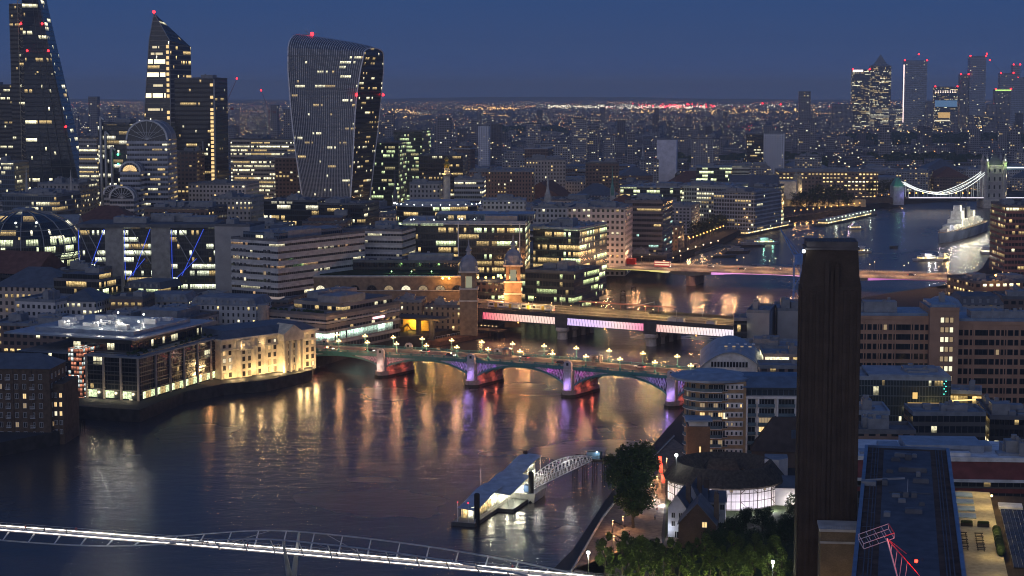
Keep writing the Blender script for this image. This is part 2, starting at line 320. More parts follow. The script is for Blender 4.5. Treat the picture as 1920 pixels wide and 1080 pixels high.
def bld(name, label, px0, px1, py, Y, b, style, th=8, roof='felt', plant=2, cat='building', group=None, z0=4.0, tiers=(), par=1.0, kind='flat', zr=None):
    """a building whose near right corner stands at column px1, depth Y; front runs left to column px0, depth b runs back"""
    z1 = Z(py, Y) if zr is None else zr
    x1 = X(px1, Y); a = (x1 - X(px0, Y)) / max(.35, math.cos(R(th))); rz = -R(th)
    q = MB(); q.prism([(-a, 0), (0, 0), (0, b), (-a, b)], z0, z1, 0, None, False)
    root = tag(q.build(name, mt[style] if isinstance(style, str) else style, None, (x1, Y, 0), rz), label, cat, group)
    c = root.matrix_basis @ Vector((-a / 2, b / 2, 0)) if False else Matrix.Rotation(rz, 4, 'Z') @ Vector((-a / 2, b / 2, 0)) + Vector((x1, Y, 0))
    claim(c.x, c.y, math.hypot(a, b) / 2 * .86)
    ro = root
    if kind == 'flat': ro = roof_on(root, a, b, z1, roofm[roof], par)
    elif kind == 'hip': pitched(root, a, b, z1, min(a, b) * .28, roofm[roof], .8, 'x' if a > b else 'y')
    elif kind == 'gable': pitched(root, a, b, z1, min(a, b) * .35, roofm[roof], 0, 'x' if a > b else 'y')
    elif kind == 'mansard':
        lo = [(-a - .3, -.3, z1), (.3, -.3, z1), (.3, b + .3, z1), (-a - .3, b + .3, z1)]; hi = [(-a + 1.8, 1.8, z1 + 3.6), (-1.8, 1.8, z1 + 3.6), (-1.8, b - 1.8, z1 + 3.6), (-a + 1.8, b - 1.8, z1 + 3.6)]
        k = MB(); k.loft(lo, hi)
        for i in range(int(a / 3.4)): k.box(-a + 2.4 + i * 3.4, -a + 3.6 + i * 3.4, .2, 1.6, z1 + .7, z1 + 2.5, 1)
        k.build('mansard_roof', [roofm[roof], m_plant], root)
    zt = z1
    for (ix0, ix1, iy0, iy1, h, st) in tiers:      # setback storeys, as fractions of the plan
        q = MB(); q.prism([(-a + a * ix0, b * iy0), (-a + a * ix1, b * iy0), (-a + a * ix1, b * iy1), (-a + a * ix0, b * iy1)], zt + .01, zt + h, 0, 1)
        q.build('setback_storey', [mt[st], roofm[roof]], root); 
    if plant and kind == 'flat': plants(ro, a, b, z1 + (tiers[-1][4] if tiers else 0), plant)
    root['dim'] = (a, b, z1)
    return root
def lamp_part(name, root, pos, r, mat, n=6):
    q = MB(); q.ball((0, 0, 0), r, 0, n); return q.build(name, mat, root, pos)
def tower_crane(label, px, Y, py_top, jib, mat, zb=4, ang=60, lamp=True, cat='tower crane', s=1.4, flip=1, group=None, name='tower_crane'):
    """luffing crane: lattice mast, raised jib, counter jib and red lamp"""
    x = X(px, Y, 40); zt = Z(py_top, Y); ja = R(ang); zm = zt - jib * math.sin(ja); root = thing(name, label, cat, (x, Y, 0), 0, group)
    q = MB(); h = s / 2; n = max(3, int((zm - zb) / (s * 2.2)))
    for sx, sy in ((-h, -h), (h, -h), (h, h), (-h, h)): q.bar((sx, sy, zb), (sx, sy, zm), s * .09)
    for i in range(n):
        z0, z1 = zb + (zm - zb) * i / n, zb + (zm - zb) * (i + 1) / n; f = 1 if i % 2 else -1
        q.bar((-h * f, -h, z0), (h * f, -h, z1), s * .06); q.bar((-h, h * f, z0), (-h, -h * f, z1), s * .06)
    q.build('mast', mat, root)
    j = MB(); e = Vector((math.cos(ja) * jib * flip, 0, zm + math.sin(ja) * jib)); o = Vector((0, 0, zm)); up = Vector((-math.sin(ja) * flip, 0, math.cos(ja))) * s * .8
    j.bar(o, e, s * .09); j.bar(o + up, e, s * .07); nn = max(5, int(jib / (s * 2)))
    for i in range(nn): j.bar(o.lerp(e, i / nn) + up * (1 - i / nn) * (i % 2), o.lerp(e, (i + 1) / nn) + up * (1 - (i + 1) / nn) * ((i + 1) % 2), s * .05)
    j.build('jib', mat, root)
    c = MB(); c.bar(o, o + Vector((-jib * .28 * flip, 0, .4)), s * .2); c.box(*sorted((-jib * .32 * flip, -jib * .2 * flip)), -s * .6, s * .6, zm - s, zm + .6); c.bar(o, o + Vector((-jib * .08 * flip, 0, jib * .25)), s * .1); c.bar(o + Vector((-jib * .08 * flip, 0, jib * .25)), e, s * .03); c.box(-s * .5, s * .9, -s * .7, s * .5, zm - s * .3, zm + s * 1.1); c.build('counter_jib', mat, root)
    if lamp: lamp_part('warning_light', root, (e.x, 0, e.z + .6), max(.5, Y / 2100), e_red)
    return root
# ---------------------------------------------------------------- tall landmarks of the City
def face_strip(b, p0, p1, z0, z1, m=0): b.face([(*p0, z0), (*p1, z0), (*p1, z1), (*p0, z1)], None, m)
def wedge_tower():
    """tall tower with one sloping glass face and a dark core with a ladder of braces"""
    Y = 1640; zt = 226; xl = X(18, Y, 130); xc = X(46, Y, 130); xr0 = X(166, Y, 30); w0 = xr0 - xl
    root = thing('wedge_tower', 'very tall dark wedge shaped glass tower with one sloping side, cut by the frame top', 'skyscraper', (xl, Y, 0), 0)
    d = 45; core = xc - xl
    b = MB(); b.prism([(0, 6), (core, 6), (core, d + 22), (0, d + 22)], 4, zt - 18, 0); b.build('core', mt['dark'], root)
    # sloping body: right edge leans in towards the top
    zs = [4, 34, 62, 90, 118, 146, 174, 202, zt]; rings = []
    for z in zs:
        r = w0 - (w0 - core - 6) * (z - 4) / (zt - 4) * .92
        rings.append([(core, 0, z), (r, 2 + z * .02, z), (r - 2, d, z), (core, d, z)])
    q = MB()
    for lo, hi in zip(rings, rings[1:]): q.loft(lo, hi, 0, False)
    q.face(rings[-1]); q.build('sloping_body', mt['tall_glass'], root)
    g = MB()
    for z in zs[1:-1]:
        r = w0 - (w0 - core - 6) * (z - 4) / (zt - 4) * .92; g.bar((core, -.3, z), (r, 2 + z * .02 - .3, z), .5)
    for k in range(5):
        f = .2 * (k + .5); g.bar((core + f * (w0 - core), -.5, 4), (core + f * 14, 3.8, zt), .35)
    g.build('mega_frame', m_dsteel, root)
    l = MB(); x0, x1 = core - 5.2, core + .4
    for i in range(37):
        z = 6 + i * 5.8; l.bar((x0, 4.6, z + 2.6), ((x0 + x1) / 2, 4.6, z), .32, 4); l.bar(((x0 + x1) / 2, 4.6, z), (x1, 4.6, z + 2.6), .32, 4)
    l.bar((x0, 4.6, 4), (x0, 4.6, zt - 6), .4); l.bar((x1, 4.6, 4), (x1, 4.6, zt - 6), .4); l.build('brace_ladder', M('brace steel', (.34, .30, .22), .5), root)
    for z, lo in ((zt - 4, 1), (190, 1), (166, 1), (98, 0)):
        r = w0 - (w0 - core - 6) * (z - 4) / (zt - 4) * .92
        lamp_part('warning_light', root, (r, 1, z), 1.05, e_red)
        if lo: lamp_part('warning_light', root, (r - 19, 1, z), 1.05, e_red)
    claim(xl + w0 / 2, Y + 25, 55)
def pointed_tower():
    Y = 1678; root = thing('pointed_tower', 'slender sharp pointed tower with lit white floor bands and a red tip lamp', 'skyscraper', (X(287, Y, 120), Y, 0), 0)
    def x(px, z): return X(px, Y, z) - root.location.x
    zt = Z(24, Y); zm = Z(75, Y); zr = Z(86, Y)
    q = MB()
    lo = [(x(256, 30), 0, 4), (x(322, 30), 0, 4), (x(352, 30), 34, 4), (x(268, 30), 40, 4)]
    mid = [(x(281, 150), 0, zm), (x(319, 150), 0, zm), (x(346, 150), 34, zr), (x(284, 150), 36, zm)]
    tip = (x(287, 200), 4, zt)
    q.loft(lo, mid, 0, False); q.face([mid[0], mid[1], tip], [(0, zm), (22, zm), (8, zt)], 0); q.face([mid[1], mid[2], tip], [(0, zm), (22, zm), (8, zt)], 1); q.face([mid[2], mid[3], tip], None, 1); q.face([mid[3], mid[0], tip], None, 1)
    q.build('tower_body', [mt['scalpel'], mt['dark']], root)
    e = MB(); e.bar((lo[0][0], -.4, 4), (mid[0][0], -.4, zm), .45); e.bar((mid[0][0], -.4, zm), tip, .45); e.bar((mid[1][0], -.4, zm), tip, .45); e.bar((lo[1][0], -.4, 4), (mid[1][0], -.4, zm), .45); e.build('edge_frame', m_grey, root)
    for z in range(34, int(zm) - 6, 5):
        s = MB()
        xx = lo[1][0] + (mid[1][0] - lo[1][0]) * (z - 4) / (zm - 4)
        if rnd.random() < .8: s.box(xx - 3.2, xx - .8, -.35, -.1, z, z + 2.9); s.build('stair_window', e_winw, root)
    for z, wl, wr in ((98, 0, .8), (112, .1, .85), (124, 0, 1), (134, .3, .8), (143, 0, 1), (155, 0, 1), (163, .1, .8), (169, .2, .7)):
        f = MB(); a0 = lo[0][0] + (mid[0][0] - lo[0][0]) * (z - 4) / (zm - 4); a1 = lo[1][0] + (mid[1][0] - lo[1][0]) * (z - 4) / (zm - 4) - 4.5
        for i in range(14):
            u0 = a0 + (a1 - a0) * i / 14; u1 = u0 + (a1 - a0) / 14 + .2
            if wl <= i / 14 <= wr and rnd.random() < .93: f.face([(u0 + .3, -.3, z), (u1, -.3, z), (u1, -.3, z + (3.9 if wr > .9 else 2.0)), (u0 + .3, -.3, z + (3.9 if wr > .9 else 2.0))], None, 0)
        f.build('lit_floor_band', EM('bright office floor', (1, .84, .52), 2.4 if wr > .9 else 1.0), root)
    lamp_part('warning_light', root, (tip[0], 4, zt + 1), 1.4, e_red); lamp_part('warning_light', root, (x(330, 150), 20, zm - 3), 1.1, e_red)
    claim(root.location.x + 5, Y + 18, 40)
def flared_tower():
    """tower that widens upward, with vertical fins that run over a rounded top"""
    Y = 1545; root = thing('flared_tower', 'curved tower that swells towards its rounded top, ribbed with pale vertical fins', 'skyscraper', (X(625, Y, 80), Y, 0), 0)
    ox = root.location.x
    # measured outline: left edge, near corner, right edge at rows
    rows = [(372, 567, 657, 694), (330, 561, 660, 699), (290, 555, 662, 703), (250, 550, 664, 708), (210, 546, 666, 712), (170, 543, 670, 716), (130, 540, 676, 719), (104, 540, 682, 719)]
    rings = []
    for py, a, c, d in rows:
        z = Z(py, Y); ya = 10; yc = 0; yd = 46
        L = (X(a, Y + ya, z) - ox, ya, z); C = (X(c, Y, z) - ox, yc, z); D = (X(d, Y + yd, z) - ox, yd, z); B = (L[0] + (D[0] - C[0]) * 1.0, ya + 46, z); rings.append((L, C, D, B))
    zb = 4; L, C, D, B = rings[0]; rings.insert(0, tuple((p[0], p[1], zb) for p in (L, C, D, B)))
    N = 34; body = MB(); fin = MB(); side = MB()
    def front(r, t): L, C = Vector(r[0]), Vector(r[1]); p = L.lerp(C, t); p.y -= 3.0 * math.sin(PI * t) * 1.2; return p
    for lo, hi in zip(rings, rings[1:]):
        u = 0; wd = (Vector(lo[1]) - Vector(lo[0])).length
        for i in range(N):
            a, b_, c, d = front(lo, i / N), front(lo, (i + 1) / N), front(hi, (i + 1) / N), front(hi, i / N)
            body.face([a, b_, c, d], [(i * 1.6, a.z), ((i + 1) * 1.6, a.z), ((i + 1) * 1.6, c.z), (i * 1.6, c.z)])
        for i in range(N + 1): 
            a, d = front(lo, i / N), front(hi, i / N); fin.bar(a + Vector((0, -.55, 0)), d + Vector((0, -.55, 0)), .15 if 0 < i < N else .75)
        body.face([lo[3], lo[0], hi[0], hi[3]]); body.face([lo[2], lo[3], hi[3], hi[2]])
        side.face([lo[1], lo[2], hi[2], hi[1]], [(0, lo[1][2]), (46, lo[1][2]), (46, hi[1][2]), (0, hi[1][2])])
        side.bar(Vector(lo[2]) + Vector((.2, -.5, 0)), Vector(hi[2]) + Vector((.2, -.5, 0)), .6, 4, 1)
    # rounded top: the front wall rolls over the roof, higher at the left end
    T = rings[-1]; n2 = 12; prevL = None
    def over(t, s):  # t along the front, s 0..1 from the front edge over the top to the back edge
        f = front(T, t); bk = Vector(T[3]).lerp(Vector(T[2]), t); ht = 18.5 * (1 - t) ** .8 + 6.5 * t
        p = f.lerp(bk, .5 - .5 * math.cos(PI * s)); p.z = f.z + ht * math.sin(PI * s) ** .75 * (1.0); return p
    crown = MB()
    for j in range(n2):
        for i in range(N):
            a, b_, c, d = over(i / N, j / n2), over((i + 1) / N, j / n2), over((i + 1) / N, (j + 1) / n2), over(i / N, (j + 1) / n2)
            crown.face([a, b_, c, d], [(i * 1.6, a.z), (i * 1.6 + 1.6, b_.z), (i * 1.6 + 1.6, c.z), (i * 1.6, d.z)], 0 if j < 3 else 1)
        for i in range(N + 1):
            o = Vector((0, -.5, .35)); crown.bar(over(i / N, j / n2) + o, over(i / N, (j + 1) / n2) + o, .2 if 0 < i < N else .62, 4, 2)
    cap = [over(1, j / n2) for j in range(n2 + 1)]; side.face(cap, [(p.y, p.z) for p in cap], 0)
    body.build('glass_front', mt['flare'], root); fin.build('fin', M('white fins', (.74, .74, .78), .45), root); side.build('glass_end', [mt['flare_end'], bpy.data.materials['white fins']], root)
    crown.build('roof_crown', [mt['flare'], M('crown louvres', (.10, .10, .12), .5), bpy.data.materials['white fins']], root)
    base = MB(); L, C, D, B = rings[0]; base.face([(L[0] + 1, L[1] - 3.2, 6), (C[0] - .5, C[1] - 1.2, 6), (C[0] - .5, C[1] - 1.2, 11), (L[0] + 1, L[1] - 3.2, 11)]); base.build('lobby_glazing', e_winc, root)
    for p in (over(.18, .5), ): 
        lamp_part('warning_light', root, (p.x, p.y, p.z + 2), 1.6, e_red)
        k = MB(); k.bar((p.x - 9, p.y, p.z + 1), (p.x + 6, p.y, p.z + 2.2), .5); k.bar((p.x, p.y, p.z), (p.x - 6, p.y, p.z + 5), .35); k.build('cleaning_cradle', m_grey, root)
    r = rings[6]; lamp_part('warning_light', root, (r[1][0] - .6, r[1][1] - 1.6, Z(178, Y)), 1.2, e_red); lamp_part('warning_light', root, (r[2][0] + 1, r[2][1], Z(178, Y)), 1.2, e_red)
    claim(ox, Y + 28, 46)
mt['tall_glass'] = FA('sloping tower glass', (.022, .03, .042), (.012, .022, .036), Floor=4.0, Bay=1.6, WR=.94, HR=.8, LitRun=.07, LitOne=.02, Mixw=.3, Power=1.5, WallRough=.3, Run=9.0)
mt['scalpel'] = FA('pointed tower glass', (.16, .15, .14), (.03, .035, .045), Floor=4.4, Bay=1.6, WR=.96, HR=.72, LitRun=.10, LitOne=.02, Mixw=.7, Power=1.6, WallRough=.35, Run=12.0)
mt['flare'] = FA('flared tower glass', (.11, .13, .17), (.07, .09, .13), Floor=4.0, Bay=1.6, WR=.86, HR=.55, LitRun=.10, LitOne=.012, Mixw=.4, Power=1.0, WallRough=.3, Run=5.0)
mt['flare_end'] = FA('flared tower end glass', (.02, .022, .026), (.008, .01, .014), Floor=4.2, Bay=2.0, WR=.9, HR=.5, LitRun=.12, LitOne=.05, Mixw=.5, Power=1.2, WallRough=.3, Run=4.0)
wedge_tower(); pointed_tower(); flared_tower()

def vault_block():
    """stepped banded office with barrel vaulted glass roofs"""
    Y = 1400; root = thing('vaulted_office', 'stepped pale banded office topped by three barrel vaulted glass roofs', 'office', (X(280, Y, 40), Y, 0), 0); ox = root.location.x
    def vault(px0, px1, py, y0, dep, nm, zb=None):
        a, c = X(px0, Y + y0, 40) - ox, X(px1, Y + y0, 40) - ox; r = (c - a) / 2; z = Z(py, Y + y0); cx = (a + c) / 2
        q = MB(); q.prism([(a, y0), (c, y0), (c, y0 + dep), (a, y0 + dep)], 4, z, 0, None, False); q.build('banded_wall', mt['vaultband'], root)
        v = MB(); n = 10; ps = [(cx - r * math.cos(PI * i / n), z + r * .95 * math.sin(PI * i / n)) for i in range(n + 1)]
        for (x0, z0), (x1, z1) in zip(ps, ps[1:]):
            v.face([(x1, y0, z1), (x0, y0, z0), (x0, y0 + dep, z0), (x1, y0 + dep, z1)]); v.bar((x0, y0 - .3, z0), (x1, y0 - .3, z1), .9, 4, 1); v.bar((x0, y0 + dep / 2, z0), (x1, y0 + dep / 2, z1), .35, 4, 1)
        v.face([(x, y0, z_) for x, z_ in reversed(ps)], None, 2); v.build('vaulted_roof', [M('vault sheet', (.17, .19, .23), .4), m_steel, m_glass], root)
        g = MB()
        for i in range(1, n): g.bar((cx, y0 - .25, z), (ps[i][0], y0 - .25, ps[i][1]), .16)
        k = r * .62; g.bar((cx - k, y0 - .25, z + k * .6), (cx + k, y0 - .25, z + k * .6), .16); g.build('fanlight_frame', m_steel, root)
        return cx, r, z
    vault(240, 316, 262, 34, 40, 'a'); cx, r, z = vault(226, 264, 322, 14, 20, 'b'); vault(195, 232, 365, 6, 12, 'c'); vault(206, 252, 372, -8, 18, 'd')
    q = MB(); ps = [(cx - r * .7 * math.cos(PI * i / 8), z + .4 + r * .62 * math.sin(PI * i / 8)) for i in range(9)]; q.face([(x, 14 - .2, zz) for x, zz in reversed(ps)]); q.build('lit_fanlight', e_winw, root)
    claim(root.location.x, Y + 25, 42)
mt['vaultband'] = FA('vault block bands', (.40, .40, .43), Floor=3.9, Bay=2.0, WR=.92, HR=.48, LitRun=.10, LitOne=.06, Mixw=.7, Run=4.0)
vault_block()
T = bld('dark_tower', 'dark square tower beside the pointed one, its right edge lit yellow floor by floor', 330, 405, 148, 1560, 40, 'dark', 8, 'felt', 1, 'skyscraper', z0=4)
a, b_, z1 = T['dim']
for i in range(46):
    q = MB(); z = 8 + i * 3.5
    if z < z1 - 4 and (i < 30 or i % 3 == 0): q.box(-3.2, -.6, -.3, -.05, z, z + 2.4); q.build('stair_window', e_winw, T)
q = MB(); q.box(-11, -9.8, -.9, -.1, 4, z1 * .62); q.box(-.2, 1.0, -.7, .3, 4, z1); q.build('lift_shaft', m_grey, T)
def tube_building():
    Y = 1500; root = bld('steel_clad_office', 'dark stepped office wrapped in steel service tubes, lit by green lamps', 186, 246, 232, Y, 36, 'glass', 8, 'felt', 3, 'office')
    a, b, z = root['dim']; q = MB()
    for k, x in enumerate((-a + 3, -a + 7, -a * .55, -3)):
        h = z * (1 - .12 * k) + 6; q.bar((x, -1.5, 4), (x, -1.5, h), 1.3, 8); q.bar((x, -1.5, h), (x + 3, -1.5, h - 3), .9, 6)
    q.build('service_tubes', M('service tube steel', (.36, .38, .40), .35, .6), root)
    for z_, x in ((26, -a * .4), (38, -a * .4), (70, -a * .35), (78, -a * .35), (31, -a * .4)): lamp_part('green_lamp', root, (x, -1.8, z_), 1.0, e_green)
tube_building()
bld('office_tower', 'dark tower at the left frame edge with scattered lit windows, left of the wedge tower', -40, 36, 160, 1760, 40, 'dark', 8, 'felt', 1, 'skyscraper')
mt['adel'] = FA('square window stone', (.50, .46, .45), Floor=3.9, Bay=3.3, WR=.5, HR=.5, LitRun=.0, LitOne=.07, Mixw=.4)
mt['stepband'] = FA('tilted bands', (.17, .16, .17), Floor=3.8, Bay=1.8, WR=.95, HR=.5, LitRun=.12, LitOne=.02, Mixw=.5, Cool=(.6, 1, .85), Run=5.0)
mt['glasstop'] = FA('bright glass', (.10, .11, .10), Floor=4.2, Bay=3.2, WR=.9, HR=.72, LitRun=.62, LitOne=.2, Mixw=.2, Cool=(.9, 1, .55), Power=1.5, Run=6.0)
mt['glassfin'] = FA('finned glass', (.42, .43, .42), Floor=4.0, Bay=2.4, WR=.7, HR=.6, LitRun=.38, LitOne=.08, Mixw=.25, Power=1.2, Run=5.0)
mt['grid'] = FA('gridded office', (.34, .36, .40), Floor=3.6, Bay=2.6, WR=.72, HR=.62, LitRun=.08, LitOne=.05, Mixw=.6)
mt['warmlong'] = FA('warm lit brick', (.22, .15, .11), Floor=4.4, Bay=4.2, WR=.55, HR=.42, LitRun=.35, LitOne=.30, Mixw=.9, Power=1.7, Run=6.0)
mt['blank'] = FA('blank slab', (.66, .64, .72), Floor=60., Bay=60., WR=.0, HR=.0)
mt['granite'] = FA('red granite', (.20, .10, .085), Floor=4.0, Bay=2.2, WR=.85, HR=.55, LitRun=.14, LitOne=.05, Mixw=.85, Run=4.0)
# ---------------------------------------------------------------- offices of the City, told apart by look and place
for row in (
 ('glass_office', 'grey blue glass office behind the glass dome, pale reflections on its front', 'office', 0, 108, 365, 1330, 40, 'blue', 12, 'lead', 2),
 ('stone_office', 'pale stone block standing tight against the foot of the wedge tower', 'office', -20, 30, 305, 1500, 30, 'blue', 8, 'lead', 1),
 ('office_block', 'narrow office with yellow lit floors in the gap right of the wedge tower', 'office', 150, 184, 258, 1600, 30, 'bandlit', 8, 'felt', 1),
 ('office_block', 'low grey roofed office with a lit rooftop shed, left of the vaulted office', 'office', 70, 150, 345, 1420, 40, 'stone', 8, 'lead', 3),
 ('office_block', 'brown block with blue lamps at the foot of the dark tower', 'office', 318, 372, 285, 1540, 20, 'brown', 8, 'felt', 2),
 ('office_block', 'broad office with white lit floor bands, right of the dark tower', 'office', 432, 556, 262, 1830, 45, 'bandlit', 6, 'felt', 3),
 ('office_block', 'office with bright ribbon windows standing in front of the broad banded one', 'office', 436, 520, 300, 1720, 40, 'bandlit', 8, 'felt', 2),
 ('office_block', 'dark framed office with a glowing entrance at the foot of the flared tower', 'office', 516, 562, 296, 1660, 30, 'brown', 8, 'pale', 2),
 ('bank_building', 'low grey stone building with a curved lead roof, left of the flared tower', 'office', 352, 462, 346, 1480, 40, 'pale', 8, 'lead', 2),
 ('stone_office', 'grey office with a small lit penthouse, in front of the curved lead roof', 'office', 395, 470, 372, 1400, 40, 'stone', 8, 'lead', 3),
 ('office_block', 'dark office with rooftop lattice screens above the blue braced building', 'office', 268, 392, 392, 1260, 40, 'brown', 10, 'felt', 4),
 ('office_block', 'dark stepped glass office below the flared tower', 'office', 492, 596, 378, 1330, 40, 'glass', 14, 'felt', 3),
 ('office_block', 'low dark office between the dark stepped glass one and the lit oval roof', 'office', 596, 682, 384, 1300, 40, 'dark', 12, 'felt', 3),
 ('glass_office', 'green tinted glass office with stacked lit floors at the right of the flared tower', 'office', 690, 748, 268, 1680, 46, 'green', 6, 'felt', 2),
 ('glass_office', 'taller dark green glass office beside the stacked lit one', 'office', 738, 792, 246, 1820, 46, 'green', 8, 'felt', 2),
 ('office_block', 'wide dark office with sloping sides and yellow lit corners, behind the column monument', 'office', 785, 868, 292, 1700, 50, 'dark', 4, 'slate', 1),
 ('stone_office', 'stone office with a floodlit colonnade left of the column monument', 'office', 768, 824, 344, 1500, 26, 'stone', 4, 'lead', 2),
 ('stone_office', 'office with tall white lit windows right of the column monument', 'office', 852, 905, 336, 1480, 30, 'bandlit', 4, 'lead', 2),
 ('office_block', 'pale long office with a flat membrane roof, right of the lit oval roof', 'office', 905, 985, 378, 1330, 34, 'pale', 2, 'pale', 3),
 ('stone_office', 'brown brick office with a long hip roof behind the pale membrane roof', 'office', 880, 1000, 322, 1640, 50, 'brick', 2, 'lead', 1),
 ('stone_office', 'yellow stone office with a lit portico, left of the brown hotel', 'office', 986, 1060, 300, 1900, 40, 'stone', 2, 'lead', 2),
 ('stone_hotel', 'brown stone hotel with a regular window grid, near the green copper spire', 'office', 1098, 1160, 306, 1880, 50, 'brown', 2, 'felt', 2),
 ('riverside_office', 'tall pale stone block with a grid of small square windows beside the far road bridge', 'office', 1064, 1172, 392, 1235, 46, 'adel', 10, 'lead', 3),
 ('riverside_office', 'wide pale stone office with a row of top windows, left of square window block', 'office', 1000, 1098, 390, 1290, 40, 'pale', 10, 'lead', 3),
 ('stepped_office', 'dark office stepping down in tilted bands beyond the far road bridge', 'office', 1172, 1242, 378, 1320, 46, 'stepband', 14, 'felt', 3),
 ('riverside_office', 'low dark riverside block at the foot of the stepped tilted bands', 'office', 1180, 1250, 480, 1290, 20, 'dark', 18, 'felt', 2),
 ('riverside_office', 'brick riverside block with violet lit windows, right of the stepped tilted bands', 'office', 1232, 1272, 425, 1420, 30, 'brick', 14, 'felt', 2),
 ('customs_house', 'long low classical building behind the dark riverside trees', 'office', 1292, 1400, 392, 1690, 50, 'stone', 24, 'lead', 2),
 ('glass_office', 'long glass roofed office with a brightly lit top storey', 'office', 1165, 1275, 352, 1700, 60, 'glasstop', 18, 'zinc', 1),
 ('glass_office', 'glass office with white floodlit fins, right end of the long glass roof', 'office', 1268, 1372, 350, 1690, 60, 'glassfin', 22, 'zinc', 2),
 ('riverside_office', 'blue grey gridded office above the riverside lamps', 'office', 1342, 1416, 362, 1640, 70, 'grid', 28, 'lead', 2),
 ('riverside_office', 'narrow glass office with a lit stair tower by the riverside walk', 'office', 1408, 1450, 352, 1720, 50, 'glasslit', 20, 'felt', 1),
 ('glass_office', 'low glass hall with a glowing tilted frame front', 'office', 1306, 1372, 314, 2020, 50, 'glasstop', 6, 'zinc', 1),
 ('office_block', 'grey block beside the glowing tilted frame hall', 'office', 1372, 1405, 312, 2060, 40, 'band', 6, 'lead', 1),
 ('brick_warehouse', 'very long brick dockside building with rows of warm lit windows', 'warehouse', 1462, 1646, 322, 2120, 60, 'warmlong', 4, 'lead', 3),
 ('slab_block', 'blank pale lavender slab tower standing alone in the middle distance', 'tower block', 1232, 1268, 262, 2350, 16, 'blank', 10, 'lead', 1),
 ('slab_block', 'white slab tower with dark recessed balcony bays', 'tower block', 1432, 1470, 250, 2500, 18, 'white', 2, 'lead', 1),
 ('office_block', 'black glass slab joined to the left of the white slab tower', 'office', 1400, 1431, 252, 2510, 18, 'dark', 2, 'felt', 1),
 ('hotel_tower', 'dark far tower with a glowing blue crown', 'skyscraper', 1497, 1519, 172, 4500, 24, 'farflat', 6, 'felt', 0),
 ('slab_block', 'white narrow tower block right of the column monument', 'tower block', 897, 917, 236, 2700, 14, 'white', 6, 'lead', 1),
 ('slab_block', 'brown tower block with pale balcony stripes left of the white narrow tower', 'tower block', 820, 845, 222, 3100, 16, 'farflat', 6, 'felt', 1),
 ('slab_block', 'tall dark tower block with dotted lights, third beyond the spire church', 'tower block', 1072, 1100, 222, 2900, 18, 'conc', 6, 'felt', 1),
 ('slab_block', 'dark tower block with many small lights just right of the tallest dotted one', 'tower block', 1101, 1122, 240, 2950, 18, 'conc', 6, 'felt', 1),
 ('slab_block', 'dark tower block right of the twin dotted towers', 'tower block', 1132, 1152, 254, 2800, 18, 'conc', 6, 'felt', 1),
 ('slab_block', 'lit stairway tower block near the middle of the far city', 'tower block', 986, 1012, 232, 3000, 16, 'conc', 6, 'felt', 1),
 ('apartment_block', 'long flat roofed flats with a strip of lit windows below the far towers', 'flats', 1000, 1068, 270, 2450, 20, 'conc', 6, 'felt', 2),
 ('apartment_tower', 'tower block with lit windows in the haze between the wedge and pointed towers', 'tower block', 167, 184, 182, 3900, 18, 'farflat', 6, 'felt', 0),
 ('apartment_tower', 'reddish tower block left of the pointed tower', 'tower block', 208, 222, 200, 3700, 18, 'farflat', 6, 'felt', 0),
 ('apartment_tower', 'pale tower block half hidden by the left edge of the flared tower', 'tower block', 532, 548, 206, 3500, 20, 'farflat', 6, 'felt', 0),
 ('apartment_tower', 'dark slim tower under a crane left of the flared tower', 'tower block', 508, 520, 198, 3600, 20, 'farflat', 6, 'felt', 0),
 ('apartment_tower', 'tower block close to the right edge of the flared tower', 'tower block', 722, 738, 214, 3400, 20, 'farflat', 6, 'felt', 0),
 ('granite_office', 'red granite office with yellow lit glass floors at the right frame edge', 'office', 1885, 1990, 388, 1230, 46, 'granite', 2, 'felt', 2),
 ('granite_office', 'low yellow lit office at the south end of the pale concrete bridge', 'office', 1822, 1960, 528, 1075, 40, 'warmlong', -10, 'felt', 2),
):
    nm, lab, cat, *rest = row; bld(nm, lab, *rest, cat=cat)
# ---------------------------------------------------------------- near buildings on the north bank
WCACHE = {}
PANE = {'d': m_glass, 'w': e_winw, 'c': e_winc, 'b': e_winb}
def window(root, x, y, z, w, h, v='d', side=0, frame=None, bars=1, name='window', balcony=False):
    """one window, its sill level at z; side 0 looks along -y, 1 along +x"""
    key = (round(w, 2), round(h, 2), v, frame.name if frame else '', bars, balcony)
    if key not in WCACHE:
        q = MB(); q.box(-w / 2, w / 2, -.06, .02, 0, h, 1); t = .11
        q.box(-w / 2 - t, w / 2 + t, -.14, .02, -t, -.004, 0); q.box(-w / 2 - t, w / 2 + t, -.14, .02, h + .004, h + t, 0); q.box(-w / 2 - t, -w / 2 - .003, -.14, .02, 0, h, 0); q.box(w / 2 + .003, w / 2 + t, -.14, .02, 0, h, 0)
        for i in range(bars): xx = -w / 2 + w * (i + 1) / (bars + 1); q.box(xx - .05, xx + .05, -.12, -.063, .01, h - .01, 0)
        if balcony:
            q.box(-w / 2 - .3, w / 2 + .3, -1.1, -.15, -.25, -.13, 0); q.bar((-w / 2 - .3, -1.08, .85), (w / 2 + .3, -1.08, .85), .05)
            for i in range(7): xx = -w / 2 - .3 + (w + .6) * i / 6; q.bar((xx, -1.08, -.13), (xx, -1.08, .85), .035)
        tmp = q.build(name, [frame or m_grey, PANE[v]]); WCACHE[key] = tmp.data; bpy.data.objects.remove(tmp)
    return link(name, WCACHE[key], root, (x, y, z), PI / 2 if side else 0)
def pick(rn, s): return rn.choices('dwcb', s)[0]
